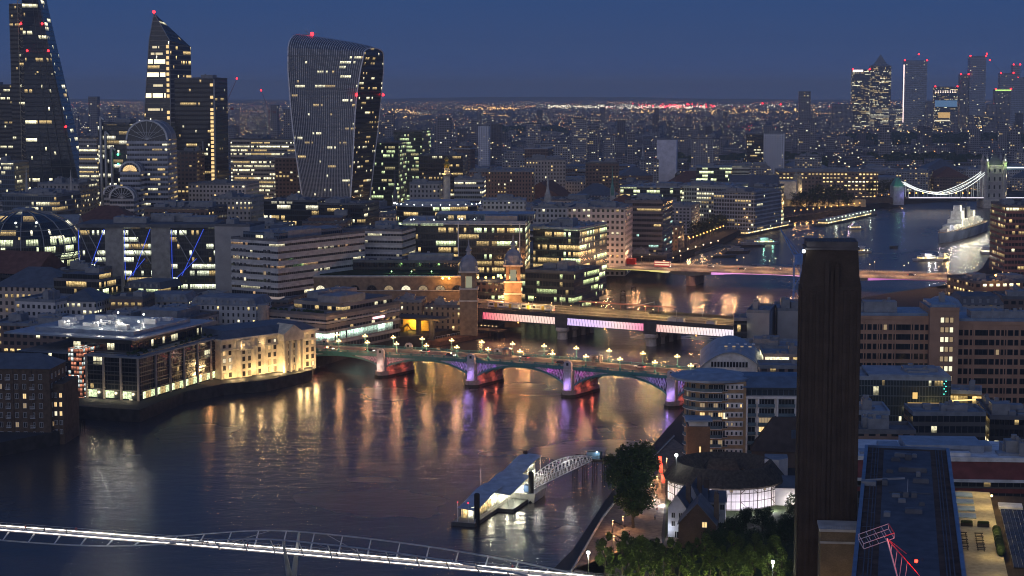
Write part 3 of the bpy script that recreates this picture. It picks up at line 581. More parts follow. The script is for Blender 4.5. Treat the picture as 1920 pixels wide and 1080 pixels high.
def body(name, label, cat, x, y, rz, poly, z0, z1, mat, roof=None, group=None):
    q = MB(); q.prism(poly, z0, z1, 0, 1); o = tag(q.build(name, [mat, roof or mat], None, (x, y, 0), rz), label, cat, group)
    M4 = Matrix.Translation((x, y, 0)) @ Matrix.Rotation(rz, 4, 'Z'); cs = [M4 @ Vector((p[0], p[1], 0)) for p in poly]
    cx = sum(c.x for c in cs) / len(cs); cy = sum(c.y for c in cs) / len(cs); claim(cx, cy, max((c - Vector((cx, cy, 0))).length for c in cs) * .85); return o

def brick_warehouse():
    rn = random.Random(1); c = W(96, 836, 0); a, b = 58, 20; z1 = Z(692, c.y); r = body('brick_warehouse', 'dark brick riverside warehouse flats with white sash windows at the left frame edge', 'warehouse', c.x, c.y, -R(3), [(-a, 0), (0, 0), (0, b), (-a, b)], -.5, z1, M('warehouse brick', (.105, .075, .055), .9, 0, .35, .6), roofm['slate'])
    pitched(r, a, b, z1 + .01, 4.5, roofm['slate'], .6)
    fr = M('white window frames', (.5, .5, .5), .6)
    for i in range(11):
        for k in range(7):
            z = 3.4 + k * 3.55
            if z + 2 > z1 - .5: continue
            bal = i % 3 == 1
            window(r, -3.4 - i * 3.0, 0, z, 1.15, 1.75, pick(rn, [14, .6, .2, 1.0]), 0, fr, 1, 'window', bal)
    for k in range(7):
        for j in range(5):
            z = 3.4 + k * 3.55
            if z + 2 < z1: window(r, 0, 3 + j * 4.4, z, 1.1, 1.7, pick(rn, [10, 1, .2, 1]), 1, fr)
    q = MB(); q.box(-15, -8, -1.6, -.1, 2.5, 3.0); q.build('loading_canopy', m_dsteel, r); q = MB(); q.box(-14, -9, -1.65, -1.4, 3.1, 3.5); q.build('canopy_light', EM('canopy tube', (.9, .95, 1), 5, True), r)
    q = MB()
    for i in range(8): q.box(-a + 2 + i * 7, -a + 2.5 + i * 7, -.35, -.01, 0, z1 - .4)
    q.build('brick_pier', bpy.data.materials['warehouse brick'], r)
    # a lower annexe at the right with a timber jetty by it
    q = MB(); q.box(.05, 4.2, 3, b + 2, -.5, z1 - 6); q.build('annexe', bpy.data.materials['warehouse brick'], r)
    for k in range(5):
        for j in range(2): window(r, 1.2 + j * 1.9, 3, 4 + k * 3.4, .9, 1.6, pick(rn, [6, 1, .3, 1]), 0, fr)
    j = W(140, 806, 0); t = thing('timber_jetty', 'small dark timber jetty standing in the water beside the brick warehouse', 'jetty', (j.x - 2, j.y, 0), -R(12)); q = MB()
    for i in range(4):
        for k in range(3): q.bar((i * 1.5, k * 1.8, -1), (i * 1.5, k * 1.8, 4.6 - .4 * i), .17, 5)
    q.build('pile', m_timber, t); q = MB()
    for k in range(3): q.bar((-.2, k * 1.8 - .05, 3.1), (4.8, k * 1.8 - .05, 3.1), .14); q.bar((0, k * 1.8 - .1, .6), (4.5, k * 1.8 - .1, 2.8), .1)
    q.build('beam', m_timber, t)
brick_warehouse()
def glass_wharf():
    rn = random.Random(4); c = W(262, 776, 0); th = -R(20); a, b = 25, 70; zt = Z(674, c.y); G_ = mt['wharf']
    r = body('glass_wharf_office', 'wide dark glass riverside office with slim concrete columns and a lit ground floor', 'office', c.x, c.y + 1.5, th, [(-a, 0), (0, 0), (0, b), (-a, b)], 4.9, zt, G_, roofm['lead'])
    q = MB(); q.box(-a - .6, .8, -.8, b + .6, zt + .01, zt + .7); q.build('roof_terrace', roofm['lead'], r)
    q = MB(); q.prism([(-a - 12, 9), (-9, 9), (-9, b - 4), (-a - 12, b - 4)], zt + .71, zt + 6.4, 0, 1); q.build('setback_storey', [mt['wharf2'], roofm['lead']], r)
    q = MB(); q.box(-a - 44, -5, 6, b + 2, zt + 6.41, zt + 7.1); q.box(-a - 34, -11, 14, b - 10, zt + 7.11, zt + 8.8); q.build('oversailing_roof', roofm['zinc'], r)
    mcol = M('cast concrete columns', (.34, .29, .25), .8)
    for i in range(4): q = MB(); q.box(-a + .2 + i * 8.1 - .45, -a + .2 + i * 8.1 + .45, -.6, .1, 5, zt); q.build('column', mcol, r)
    for j in range(1, 7): q = MB(); q.box(-.1, .6, .2 + j * 11.4, 1.1 + j * 11.4, 5, zt); q.build('column', mcol, r)
    q = MB()
    for k in range(1, 6): q.box(-a, 0, -.25, -.02, 5 + k * 3.75, 5.35 + k * 3.75); q.box(.02, .25, .3, b, 5 + k * 3.75, 5.35 + k * 3.75)
    q.build('floor_edge', m_dsteel, r)
    q = MB()      # lit ground floor behind the columns
    for i in range(3):
        x0 = -a + .8 + i * 8.1; q.box(x0, x0 + 7.0, -.2, -.05, 5.6, 9.2)
    q.build('ground_floor_glazing', mt['shop'], r)
    q = MB()
    for j in range(6): q.box(.05, .2, 2 + j * 11.4, 11 + j * 11.4, 5.6, 8.4)
    q.build('ground_floor_glazing', mt['shop'], r)
    for i in range(3): light('lobby_light', (-a + 4.4 + i * 8.1, -2.2, 7.2), (1, .82, .5), 700, .5, r)
    for j, cc in ((4.6, (1, .45, .15)), (5.4, (1, .4, .12))): q = MB(); light('wall_lamp', (2.2, j * 11.4, 8), cc, 900, .4, r)
    # coloured glass stair at the left
    q = MB(); q.prism([(-a - 8, -1), (-a - 1.5, -1), (-a - 1.5, 10), (-a - 8, 10)], 4.9, zt + 3, 0, 0); q.build('stained_stair', mt['stair'], r)
    q = MB(); q.prism([(-a - 36, 2), (-a - 8.1, 2), (-a - 8.1, 40), (-a - 36, 40)], 4.9, zt, 0, 1); q.build('rear_wing', [G_, roofm['lead']], r)
    # plant deck with work lights
    for i in range(16):
        q = MB(); x = rn.uniform(-a - 32, -14); y = rn.uniform(16, b - 14); s = rn.uniform(1, 3); q.box(x - s, x + s, y - 1, y + 1.4, zt + 8.81, zt + 8.81 + rn.uniform(1, 2.6)); q.build('roof_plant', m_steel, r)
    for x, y in ((-a - 20, 18), (-a - 8, 24), (-a - 2, 48), (-a + 6, 18), (-22, 20), (-16, 26), (-30, 17), (-a - 16, 50)):
        lamp_part('work_light', r, (x, y, zt + 11.4), .4, e_white, 5); light('work_lamp', (x, y, zt + 12), (1, .93, .75), 1100, .3, r)
    q = MB()
    for i in range(30):
        x = rn.uniform(-9, -2); y = rn.uniform(2, b - 4); q.ball((x, y, zt + 1.2), rn.uniform(.6, 1.1), 0, 5)
    q.build('planted_terrace', M('terrace plants', (.03, .05, .02), .9), r)
mt['wharf'] = FA('wharf glass', (.05, .05, .05), (.012, .016, .022), Floor=3.75, Bay=1.65, WR=.9, HR=.86, LitRun=.03, LitOne=.02, Mixw=.6, Power=.9, WallRough=.35, Run=3.0)
mt['wharf2'] = FA('wharf top glass', (.05, .05, .05), (.012, .016, .022), Floor=5.6, Bay=1.8, WR=.88, HR=.5, LitRun=.12, LitOne=.10, Mixw=.4, Power=.9, WallRough=.35, Run=3.0)
mt['shop'] = FA('lit lobby glass', (.05, .05, .05), Floor=9.0, Bay=2.1, WR=.93, HR=.9, LitRun=.9, LitOne=.5, Mixw=.3, Cool=(.85, 1, .55), Power=1.1, Run=2.0)
mt['stair'] = FA('stained glass stair', (.04, .03, .03), Floor=1.8, Bay=1.3, WR=.86, HR=.8, LitRun=.7, LitOne=.55, Mixw=.62, Warm=(1, .36, .2), Cool=(.75, .85, .8), Power=1.0, Run=1.0)
glass_wharf()
def classical_offices():
    """floodlit cream building with a bowed front and a columned portico"""
    c = W(416, 733, 0); th = -R(43); L = 54; zt = 21.5; D = 26; cream = M('cream stone', (.62, .54, .40), .8)
    r = body('classical_building', 'cream classical riverside building with a pedimented portico, brightly floodlit', 'office', c.x, c.y, th, [(-D, 0), (0, 0), (0, L), (-D, L)], 4, zt, cream, roofm['lead'])
    q = MB()
    for y0, y1, x in ((0, 1, 0), (8, 17, 1.6), (18.5, 25, 0), (31, 43, 2.6)):
        if y1 - y0 > 5: q.prism([(-.5, y0), (x if x else .8, y0 + 1.6), (x if x else .8, y1 - 1.6), (-.5, y1)], 4, zt - .1, 0)
    q.build('bowed_bay', cream, r)
    q = MB(); q.box(-D - .8, 1.4, -.9, L + .9, zt + .01, zt + 1.0); q.box(-D - .3, .9, -.4, L + .4, zt - 4.2, zt - 3.7); q.box(0, 2.2, 8.5, 16.5, zt - 4.6, zt - 4.25); q.build('cornice', cream, r)
    q = MB(); q.loft([(-D, 0, zt + 1.01), (.4, 0, zt + 1.01), (.4, L, zt + 1.01), (-D, L, zt + 1.01)], [(-D + 5, 5, zt + 4), (-4, 5, zt + 4), (-4, L - 5, zt + 4), (-D + 5, L - 5, zt + 4)]); q.build('roof', roofm['slate'], r)
    p0, p1 = 31, 43; q = MB(); q.box(1, 5.2, p0, p1, zt - 2.4, zt + .6)
    q.face([(5.2, p0, zt + .61), (5.2, p1, zt + .61), (5.2, (p0 + p1) / 2, zt + 4.6)]); q.face([(5.2, p0, zt + .61), (5.2, (p0 + p1) / 2, zt + 4.6), (-6, (p0 + p1) / 2, zt + 4.6), (-6, p0, zt + .61)]); q.face([(5.2, p1, zt + .61), (-6, p1, zt + .61), (-6, (p0 + p1) / 2, zt + 4.6), (5.2, (p0 + p1) / 2, zt + 4.6)])
    q.build('pediment', cream, r)
    for k in range(4):
        q = MB(); y = p0 + .9 + k * (p1 - p0 - 1.8) / 3; q.lathe([(.75, 5), (.7, 6), (.62, zt - 3.2), (.85, zt - 2.4)], 10); q.build('column', cream, r, (4.4, y, 0))
    rn = random.Random(9); fr = M('bronze frames', (.12, .09, .05), .5)
    for k in range(5):
        for j in range(17):
            y = 1.6 + j * 3.15
            x = 1.62 if 9.6 < y < 15.4 else .82 if 20 < y < 23.5 else 2.62 if 32.5 < y < 41.5 else .02
            if 30 < y < 32.5 or 41.5 < y < 44 or 7.6 < y <= 9.6 or 15.4 <= y < 17.4 or 18 < y <= 20 or 23.5 <= y < 25.4: continue
            h = 1.3 if k == 4 else 1.9; window(r, x, y, 5.6 + k * 3.25, 1.25, h, pick(rn, [5, 2, 1, 3]), 1, fr)
    q = MB()
    for k in range(8): q.bar((1.2, 2 + k * 5, 4.1), (1.2, 2 + k * 5 + 3.6, 4.1), .12)
    for j in range(40): q.bar((2.5, j * 1.5, 4), (2.5, j * 1.5, 5.1), .05)
    q.bar((2.5, 0, 5.1), (2.5, 58, 5.1), .06); q.build('terrace_railing', m_dsteel, r)
    for y, pw in ((2, 1500), (7, 1500), (17.6, 2200), (26.5, 2400), (29.5, 1600), (37, 1500), (44.5, 2000), (50, 2000)):
        light('floodlight', (4.9 if not 30 < y < 44 else 8.8, y, 6.3), (1, .66, .28), pw * 1.2, .5, r)
    # upper lamps behind the cornice colonnade
    for y in (10, 22, 48): light('eaves_light', (2.4, y, zt - 2.4), (1, .7, .35), 260, .3, r)
classical_offices()
mt['terr'] = FA('terrace offices', (.27, .24, .22), Floor=4.2, Bay=2.6, WR=.93, HR=.55, LitRun=.10, LitOne=.06, Mixw=.6, Run=4.0, Power=.9)
mt['teal'] = FA('fluorescent floor', (.27, .24, .22), Floor=4.6, Bay=1.3, WR=.86, HR=.8, LitRun=.93, LitOne=.6, Mixw=.12, Cool=(.72, 1, .80), Power=1.35, Run=5.0)
t = bld('terraced_office', 'stepped stone office with planted terraces and a pale green lit floor, beside the near bridge', 486, 612, 592, 868, 62, 'terr', 31, 'felt', 3, 'office', tiers=((.1, .9, .3, .98, 4, 'terr'),))
a, b_, z1 = t['dim']; q = MB(); q.prism([(-a * .72, -.2), (.2, -.2), (.2, b_ * .9), (-a * .72, b_ * .9)], 8.9, 13.6, 0, None, False); q.build('lit_floor', mt['teal'], t)
q = MB(); q.box(-a - .5, .6, -.7, b_, 7.9, 8.88); q.box(-a - .5, .6, -.7, b_, 13.62, 14.6); q.box(-a - .5, .6, -.7, b_, 18.3, 19.2); q.build('stone_band', m_stone, t)
q = MB(); q.lathe([(3, 4), (3, z1 + 3.4), (2.6, z1 + 3.6)], 14); q.build('stair_drum', m_conc, t, (-a + 1, -2.2, 0))
q = MB()
for i in range(26): q.ball((rnd.uniform(-a + 2, -2), 1.6 + rnd.uniform(0, 3), z1 + .9), rnd.uniform(.6, 1.1), 0, 5)
q.build('terrace_planting', bpy.data.materials['terrace plants'], t)
q = MB(); q.box(-.05, .25, b_ * .62, b_ * .78, 16.4, 17.4); q.build('pink_sign_light', EM('pink strip', (1, .55, .62), 3), t)
mt['mans'] = FA('white stucco', (.50, .51, .54), Floor=3.3, Bay=2.7, WR=.36, HR=.52, LitRun=.0, LitOne=.22, Mixw=.85, Warm=(1, .74, .3), Power=1.6)
bld('mansard_terrace', 'white stucco terrace with a grey mansard roof and small yellow lit windows', 352, 480, 574, 902, 24, 'mans', 12, 'lead', 0, 'building', kind='mansard')
bld('mansard_terrace', 'older grey mansard terrace with stone dormers joining the white stucco one on its left', 268, 352, 566, 925, 22, 'stone', 4, 'lead', 0, 'building', kind='mansard')
bld('corner_house', 'brown corner house with three lit windows stacked above one another', 205, 268, 560, 905, 20, 'brown', 6, 'felt', 1)
bld('stone_bank', 'ornate pale stone bank with a steep slate roof and tall chimneys', 108, 180, 566, 900, 24, 'pale', 10, 'slate', 0, kind='hip')
bld('stucco_office', 'pink stone office with a lit rooftop pergola, left of the ornate bank', 22, 104, 566, 892, 26, 'pale', 18, 'lead', 2)
bld('slate_hall', 'long low hall under a broad slate roof at the left frame edge', -20, 120, 540, 960, 34, 'stone', 8, 'slate', 0, kind='hip')
bld('plain_office', 'low brick block with six yellow windows behind the ornate bank', 98, 180, 510, 1000, 26, 'brown', 8, 'felt', 2)
bld('flat_roofed_hall', 'wide flat roofed hall with two glowing roof lights behind the mansard terraces', 300, 540, 566, 945, 40, 'brown', 10, 'felt', 1)


q = MB(); q.box(-40, -30, 8, 17, 0, .5); q.box(-20, -8, 10, 20, 0, .5)
t = [o for o in COL.objects if o.get('label', '').startswith('wide flat roofed hall')][0]; q.build('roof_light', EM('dim roof light', (.9, .72, .66), .32), t, (0, 0, t['dim'][2] + .02))
bld('low_office', 'low lead roofed block between the glass wharf and the classical front', 330, 470, 634, 838, 30, 'brown', 24, 'slate', 2)
bld('low_office', 'dark roofed block with rows of glass roof ridges behind the glass wharf', 150, 345, 602, 868, 34, 'stone', 20, 'felt', 5)
bld('low_office', 'plain dark roofed block far left behind the glass wharf', -30, 120, 612, 862, 30, 'brown', 12, 'lead', 4)
def ribbon_office():
    r = bld('ribbon_office', 'white concrete office with long dark ribbon windows and a square window bay at its left', 425, 522, 452, 962, 74, 'ribbon', 34, 'felt', 4, 'office'); a, b, z = r['dim']
    q = MB()
    for k in range(7): q.box(-a - .25, .25, -.25, b + .2, z - 1.8 - k * 3.9 - .004, z - .4 - k * 3.9)
    q.build('concrete_band', M('white concrete', (.50, .49, .49), .8), r)
    q = MB(); q.prism([(-a * .9, 6), (-4, 6), (-4, b * .8), (-a * .9, b * .8)], z + .01, z + 3.6, 0, 1); q.build('setback_storey', [mt['blue'], roofm['lead']], r)
    rn = random.Random(8); fr = M('pale frames', (.40, .39, .40), .7)
    for i in range(4):
        for k in range(5): window(r, -a + 2.2 + i * 2.6, -.3, z - 6.8 - k * 3.9, 1.5, 1.7, pick(rn, [8, .4, 1.2, .5]), 0, fr)
    for i in range(2):
        for k in range(6): window(r, -9 + i * 3, -.3, z - 6.8 - k * 3.9, 1.8, 1.8, pick(rn, [8, .3, .6, .5]), 0, fr)
    r2 = bld('ribbon_office', 'lower right wing of white concrete ribbon windows beside the glass roofed office', 640, 754, 452, 1032, 30, 'ribbon', 12, 'felt', 3, 'office', zr=z); a, b, z = r2['dim']; q = MB()
    for k in range(5): q.box(-a - .25, .25, -.25, b, z - 1.8 - k * 3.9, z - .4 - k * 3.9)
    q.build('concrete_band', bpy.data.materials['white concrete'], r2)
    bld('stair_core', 'tall blank grey concrete block left of the ribbon window office', 402, 470, 424, 985, 24, 'blankc', 12, 'felt', 1, 'building')
mt['ribbon'] = FA('ribbon windows', (.46, .45, .45), Floor=3.9, Bay=1.7, WR=.95, HR=.6, LitRun=.16, LitOne=.03, Mixw=.4, Warm=(1, .6, .3), Run=8.0, Power=1.1)
mt['blankc'] = FA('blank concrete', (.36, .35, .35), Floor=90., Bay=60., WR=.0, HR=.0)
ribbon_office()
def yellow_glass():
    r = bld('long_glass_office', 'long glass office with yellow green lit floors and a flat pale roof of many lamps', 755, 985, 418, 1060, 44, 'glasslit', 4, 'pale', 3, 'office'); a, b, z = r['dim']
    q = MB(); q.box(-a - 1, 1, -1.6, 0, z - 1, z - .5); q.box(-a * .55, -a * .55 + .6, -.8, 0, 4, z); q.box(-a * .05, -a * .05 + .6, -.8, 0, 4, z); q.build('brise_soleil', m_steel, r)
    rn = random.Random(2)
    for i in range(22): lamp_part('roof_lamp', r, (-a + 2 + rn.random() * (a - 4), 2 + rn.random() * 34, z + 1.4), .34, e_white, 4)
    q = MB(); q.prism([(-a * .75, 14), (4, 14), (4, 40), (-a * .75, 40)], z + .02, z + 4.2, 0, 1); q.build('setback_storey', [mt['blue'], roofm['zinc']], r)
    r2 = bld('stacked_glass_office', 'glass office in stacked shifted tiers with green yellow light, by the riverside trees', 1000, 1086, 430, 1075, 50, 'glasslit', 22, 'zinc', 2, 'office')
    bld('curved_glass_office', 'low glass pavilion office with a glowing ground floor among trees', 985, 1076, 512, 1030, 40, 'pavil', 24, 'felt', 3, 'office')
    bld('dark_glass_office', 'dark garden topped office between the long glass office and the station wall', 640, 860, 492, 1010, 26, 'dark', 4, 'felt', 1, 'office')
mt['pavil'] = FA('pavilion glass', (.08, .08, .075), Floor=4.4, Bay=1.8, WR=.9, HR=.62, LitRun=.38, LitOne=.1, Mixw=.2, Cool=(.85, 1, .45), Power=1.2, Run=7.0)
yellow_glass()
def station():
    Y = 986; st = M('station brick', (.23, .175, .125), .9, 0, .3, .4); x0, x1 = X(548, Y, 25), X(884, Y, 25); L = x1 - x0; zt = Z(520, Y)
    r = body('station_wall', 'long brown brick station flank wall pierced by round arched windows', 'station', x1, Y, 0, [(-L, 0), (0, 0), (0, 3), (-L, 3)], 4, zt, st, roofm['lead'])
    q = MB(); q.box(-L - .4, 0, -.5, 3.4, zt + .01, zt + .8); q.box(-L, 0, -.35, 0, zt - 7.5, zt - 7.1); q.build('coping', m_stone, r); q = MB(); q.box(-L, -8, 4, 38, zt - 1, zt + 1.4); q.build('garden_deck', M('roof garden', (.02, .035, .018), .95, 0, .5), r)
    rn = random.Random(6)
    for i in range(10):
        x = -L + 6 + i * (L - 10) / 9.4; q = MB(); ps = [(2.5 * math.cos(PI * k / 10), 2.5 * math.sin(PI * k / 10)) for k in range(11)]
        q.face([(p[0], -.06, p[1]) for p in ps], None, 0)
        for k in range(10): q.bar((ps[k][0] * 1.08, -.12, ps[k][1] * 1.08), (ps[k + 1][0] * 1.08, -.12, ps[k + 1][1] * 1.08), .22, 4, 1)
        for k in (3, 5, 7): q.bar((0, -.12, 0), (ps[k][0], -.12, ps[k][1]), .1, 4, 1)
        q.bar((-2.5, -.12, 0), (2.5, -.12, 0), .12, 4, 1); q.build('arched_window', [rn.choice([m_glass, e_winb, e_winb, e_winc]), m_dsteel], r, (x, 0, zt - 7.0))
    for i in range(3): light('green_garden_lamp', (-L * .45 + i * 11, 6, zt + 3), (.5, 1, .3), 500, .4, r); lamp_part('garden_lamp', r, (-L * .45 + i * 11, 6, zt + 2.6), .35, EM('pale green lamp', (.6, 1, .4), 5), 5)
    for i, x in enumerate((-3.2, -1.0)):
        lamp_part('floodlamp', r, (-10.5 + x * 1.6, -2.4, Z(521, Y)), .55, EM('sodium floodlight', (1, .45, .06), 30), 6)
    q = MB(); q.bar((-16, -2.2, zt - 4), (-10, -2.2, zt - 4), .12); q.bar((-13, 0, zt - 4), (-13, -2.2, zt - 4), .12); q.build('lamp_bracket', m_dsteel, r)
    light('flood', (-13, -5, zt - .5), (1, .45, .1), 3600, .6, r)
    lead = M('tower lead dome', (.22, .24, .29), .5)
    def tower(label, px, Y, py_spire, py_base, w, flood):
        x = X(px, Y, 30); zs = Z(py_spire, Y); t = thing('station_tower', label, 'tower', (x, Y, 0)); ze = zs - 17
        q = MB(); q.box(-w, w, -w, w, 2, ze - 9.5); q.build('shaft', st, t)
        [(q := MB(), q.box(-w - e_, w + e_, -w - e_, w + e_, z0, z1_), q.build('cornice', m_stone, t)) for e_, z0, z1_ in ((.5, ze - 9.49, ze - 8.6), (.5, 20, 20.8), (.7, ze - .5, ze + .4))]
        q = MB(); k = w * .86
        for sx in (-1, 1):
            for sy in (-1, 1): q.box(*sorted((sx * k, sx * k * .5)), *sorted((sy * k, sy * k * .5)), ze - 8.6, ze - .5)
        q.box(-k * .9, k * .9, -k * .9, k * .9, ze - 2.4, ze - .51); q.build('belfry', st, t)
        q = MB(); q.box(-k * .42, k * .42, -k * .42, k * .42, ze - 8.58, ze - 2.41); q.build('belfry_glow', EM('pale belfry', (.9, .9, .6), .30), t)
        q = MB(); s2 = w * 1.1; q.lathe([(s2, ze + .41), (s2 * .99, ze + 2.6), (s2 * .86, ze + 5.2), (s2 * .6, ze + 7.4), (s2 * .26, ze + 8.8), (s2 * .22, ze + 10.6), (s2 * .34, ze + 10.8), (s2 * .1, ze + 13.5), (.06, ze + 17)], 8); q.build('domed_cap', lead, t)
        for sx in (-1, 1): q = MB(); q.lathe([(.5, ze + .42), (.45, ze + 2.0), (.05, ze + 3)], 6); q.build('pinnacle', m_stone, t, (sx * w * .9, -w * .9, 0))
        if flood:
            light('flood', (-w - 3.5, -w - 6, ze - 11), (1, .38, .12), 13000, .5, t); light('flood', (w + 2, -w - 6, ze - 11), (1, .38, .12), 6000, .5, t)
        claim(x, Y, 12)
    tower('brown brick station tower with a lead dome, left of the pair', 879, 950, 448, 600, 4.6, False)
    tower('floodlit orange brick station tower with a lead dome and spire, right of the pair', 962, 984, 438, 590, 4.6, True)
    x = X(926, 1012, 20); t = thing('curved_terrace', 'curved pale terrace deck with glowing bars strung between the two station towers', 'building', (x, 1012, 0)); pl = [(14.5 * math.cos(a), 10 * math.sin(a)) for a in [PI + PI * i / 16 for i in range(17)]] + [(14.5, 22), (-14.5, 22)]
    q = MB(); q.prism(pl, 12.6, 14.6, 0, 0, True, True); q.build('terrace_deck', M('pale balcony', (.55, .47, .40), .7), t); q = MB(); q.prism([(a * .9, b * .9) for a, b in pl], 14.7, 18.6, 0, 1); q.build('glazed_bar', [mt['pavil'], roofm['felt']], t)
    q = MB(); q.prism([(a * .9, b * .9) for a, b in pl], 18.7, 24, 0, 1); q.build('upper_storey', [mt['brown'], roofm['felt']], t); q = MB(); q.prism([(a * .86, b * .86) for a, b in pl], 6, 12.5, 0); q.build('undercroft', m_dconc, t)
    for i in range(5): lamp_part('roof_bar_lamp', t, (-9 + i * 4.4, 0, 26), .7, EM('amber party lamp', (1, .55, .12), 7), 5)
    light('bar_light', (0, -13, 12), (1, .7, .4), 2500, .6, t); light('bar_light', (-4, 2, 27), (1, .55, .2), 1500, .6, t); claim(x, 1016, 18)
station()
mt['quay'] = FA('quay offices', (.30, .235, .16), Floor=3.6, Bay=2.9, WR=.34, HR=.6, LitRun=.0, LitOne=.14, Mixw=.9)
bld('quay_building', 'tan brick quayside block with tall narrow windows below the station wall', 794, 866, 576, 950, 18, 'quay', 10, 'felt', 2)
g = bld('quay_building', 'amber floodlit brick house with a gable, over the loading dock', 738, 790, 566, 948, 18, 'quay', 6, 'lead', 1)
def dock():
    c = W(800, 636, 0); t = thing('loading_dock', 'covered waste loading dock glowing amber under a dark canopy by the water', 'dock', (c.x - 2, 930, 0), -R(28))
    q = MB(); q.box(-17, 12, -2, 10, 12.5, 13.6); q.build('canopy', m_dconc, t); q = MB()
    for x in (-1.5, 6.5): q.box(x - 1, x + 1, -1, 1, -1, 12.4)
    q.build('pier', m_dconc, t); q = MB(); q.box(-16.5, -1, 9, 9.6, 5.4, 12.3); q.build('back_wall', M('amber painted wall', (.65, .45, .12), .8), t)
    q = MB(); q.bar((-15, 3, 5.4), (-9, 1, 9.5), .5); q.bar((-9, 1, 9.5), (-7, 2, 6.5), .4); q.box(-14.5, -11, 1, 4.5, 5.4, 8); q.build('grab_loader', M('loader steel', (.2, .14, .03), .6), t)
    light('dock_light', (-9, 5, 10.5), (1, .58, .10), 5200, .5, t); light('dock_light', (9, -5, 11), (1, .5, .12), 1800, .5, t); light('dock_light', (20, 6, 14), (1, .55, .2), 1500, .5, t)
    j = W(835, 650, 0); p = thing('quay_pontoon', 'low rusty barge pontoon moored under the quay rails beyond the near bridge', 'pontoon', (j.x - 4, j.y + 8, 0), R(-34))
    q = MB(); q.box(-4, 4, -4, 42, -.4, 2.2); q.build('hull', M('rusty plate', (.16, .08, .05), .8, 0, .4, .5), p); q = MB()
    for i in range(22): q.bar((-3.8, -3.6 + i * 2.1, 2.2), (-3.8, -3.6 + i * 2.1, 3.3), .06)
    q.bar((-3.8, -3.6, 3.3), (-3.8, 41, 3.3), .07); q.build('railing', m_steel, p)
    for i in range(4): light('pontoon_lamp', (-1, 2 + i * 11, 5), (1, .5, .2), 260, .3, p)
    k = W(905, 632, 0); p = thing('bar_terrace', 'dark timber river terrace with a string of bulbs under the railway bridge', 'terrace', (k.x, k.y + 3, 0), R(-30)); q = MB(); q.box(-10, 12, -4, 6, 3.2, 3.8); q.build('deck', m_timber, p); q = MB()
    for i in range(8): q.bar((-9.5 + i * 3, -3.6, -1), (-9.5 + i * 3, -3.6, 3.2), .2, 5)
    q.build('pile', m_timber, p)
    for i in range(9): lamp_part('bulb', p, (-8 + i * 2.3, -3.5, 6.4), .22, e_warm, 4)
    light('bulb_glow', (0, -2, 6.6), (1, .6, .25), 900, .4, p)
dock()
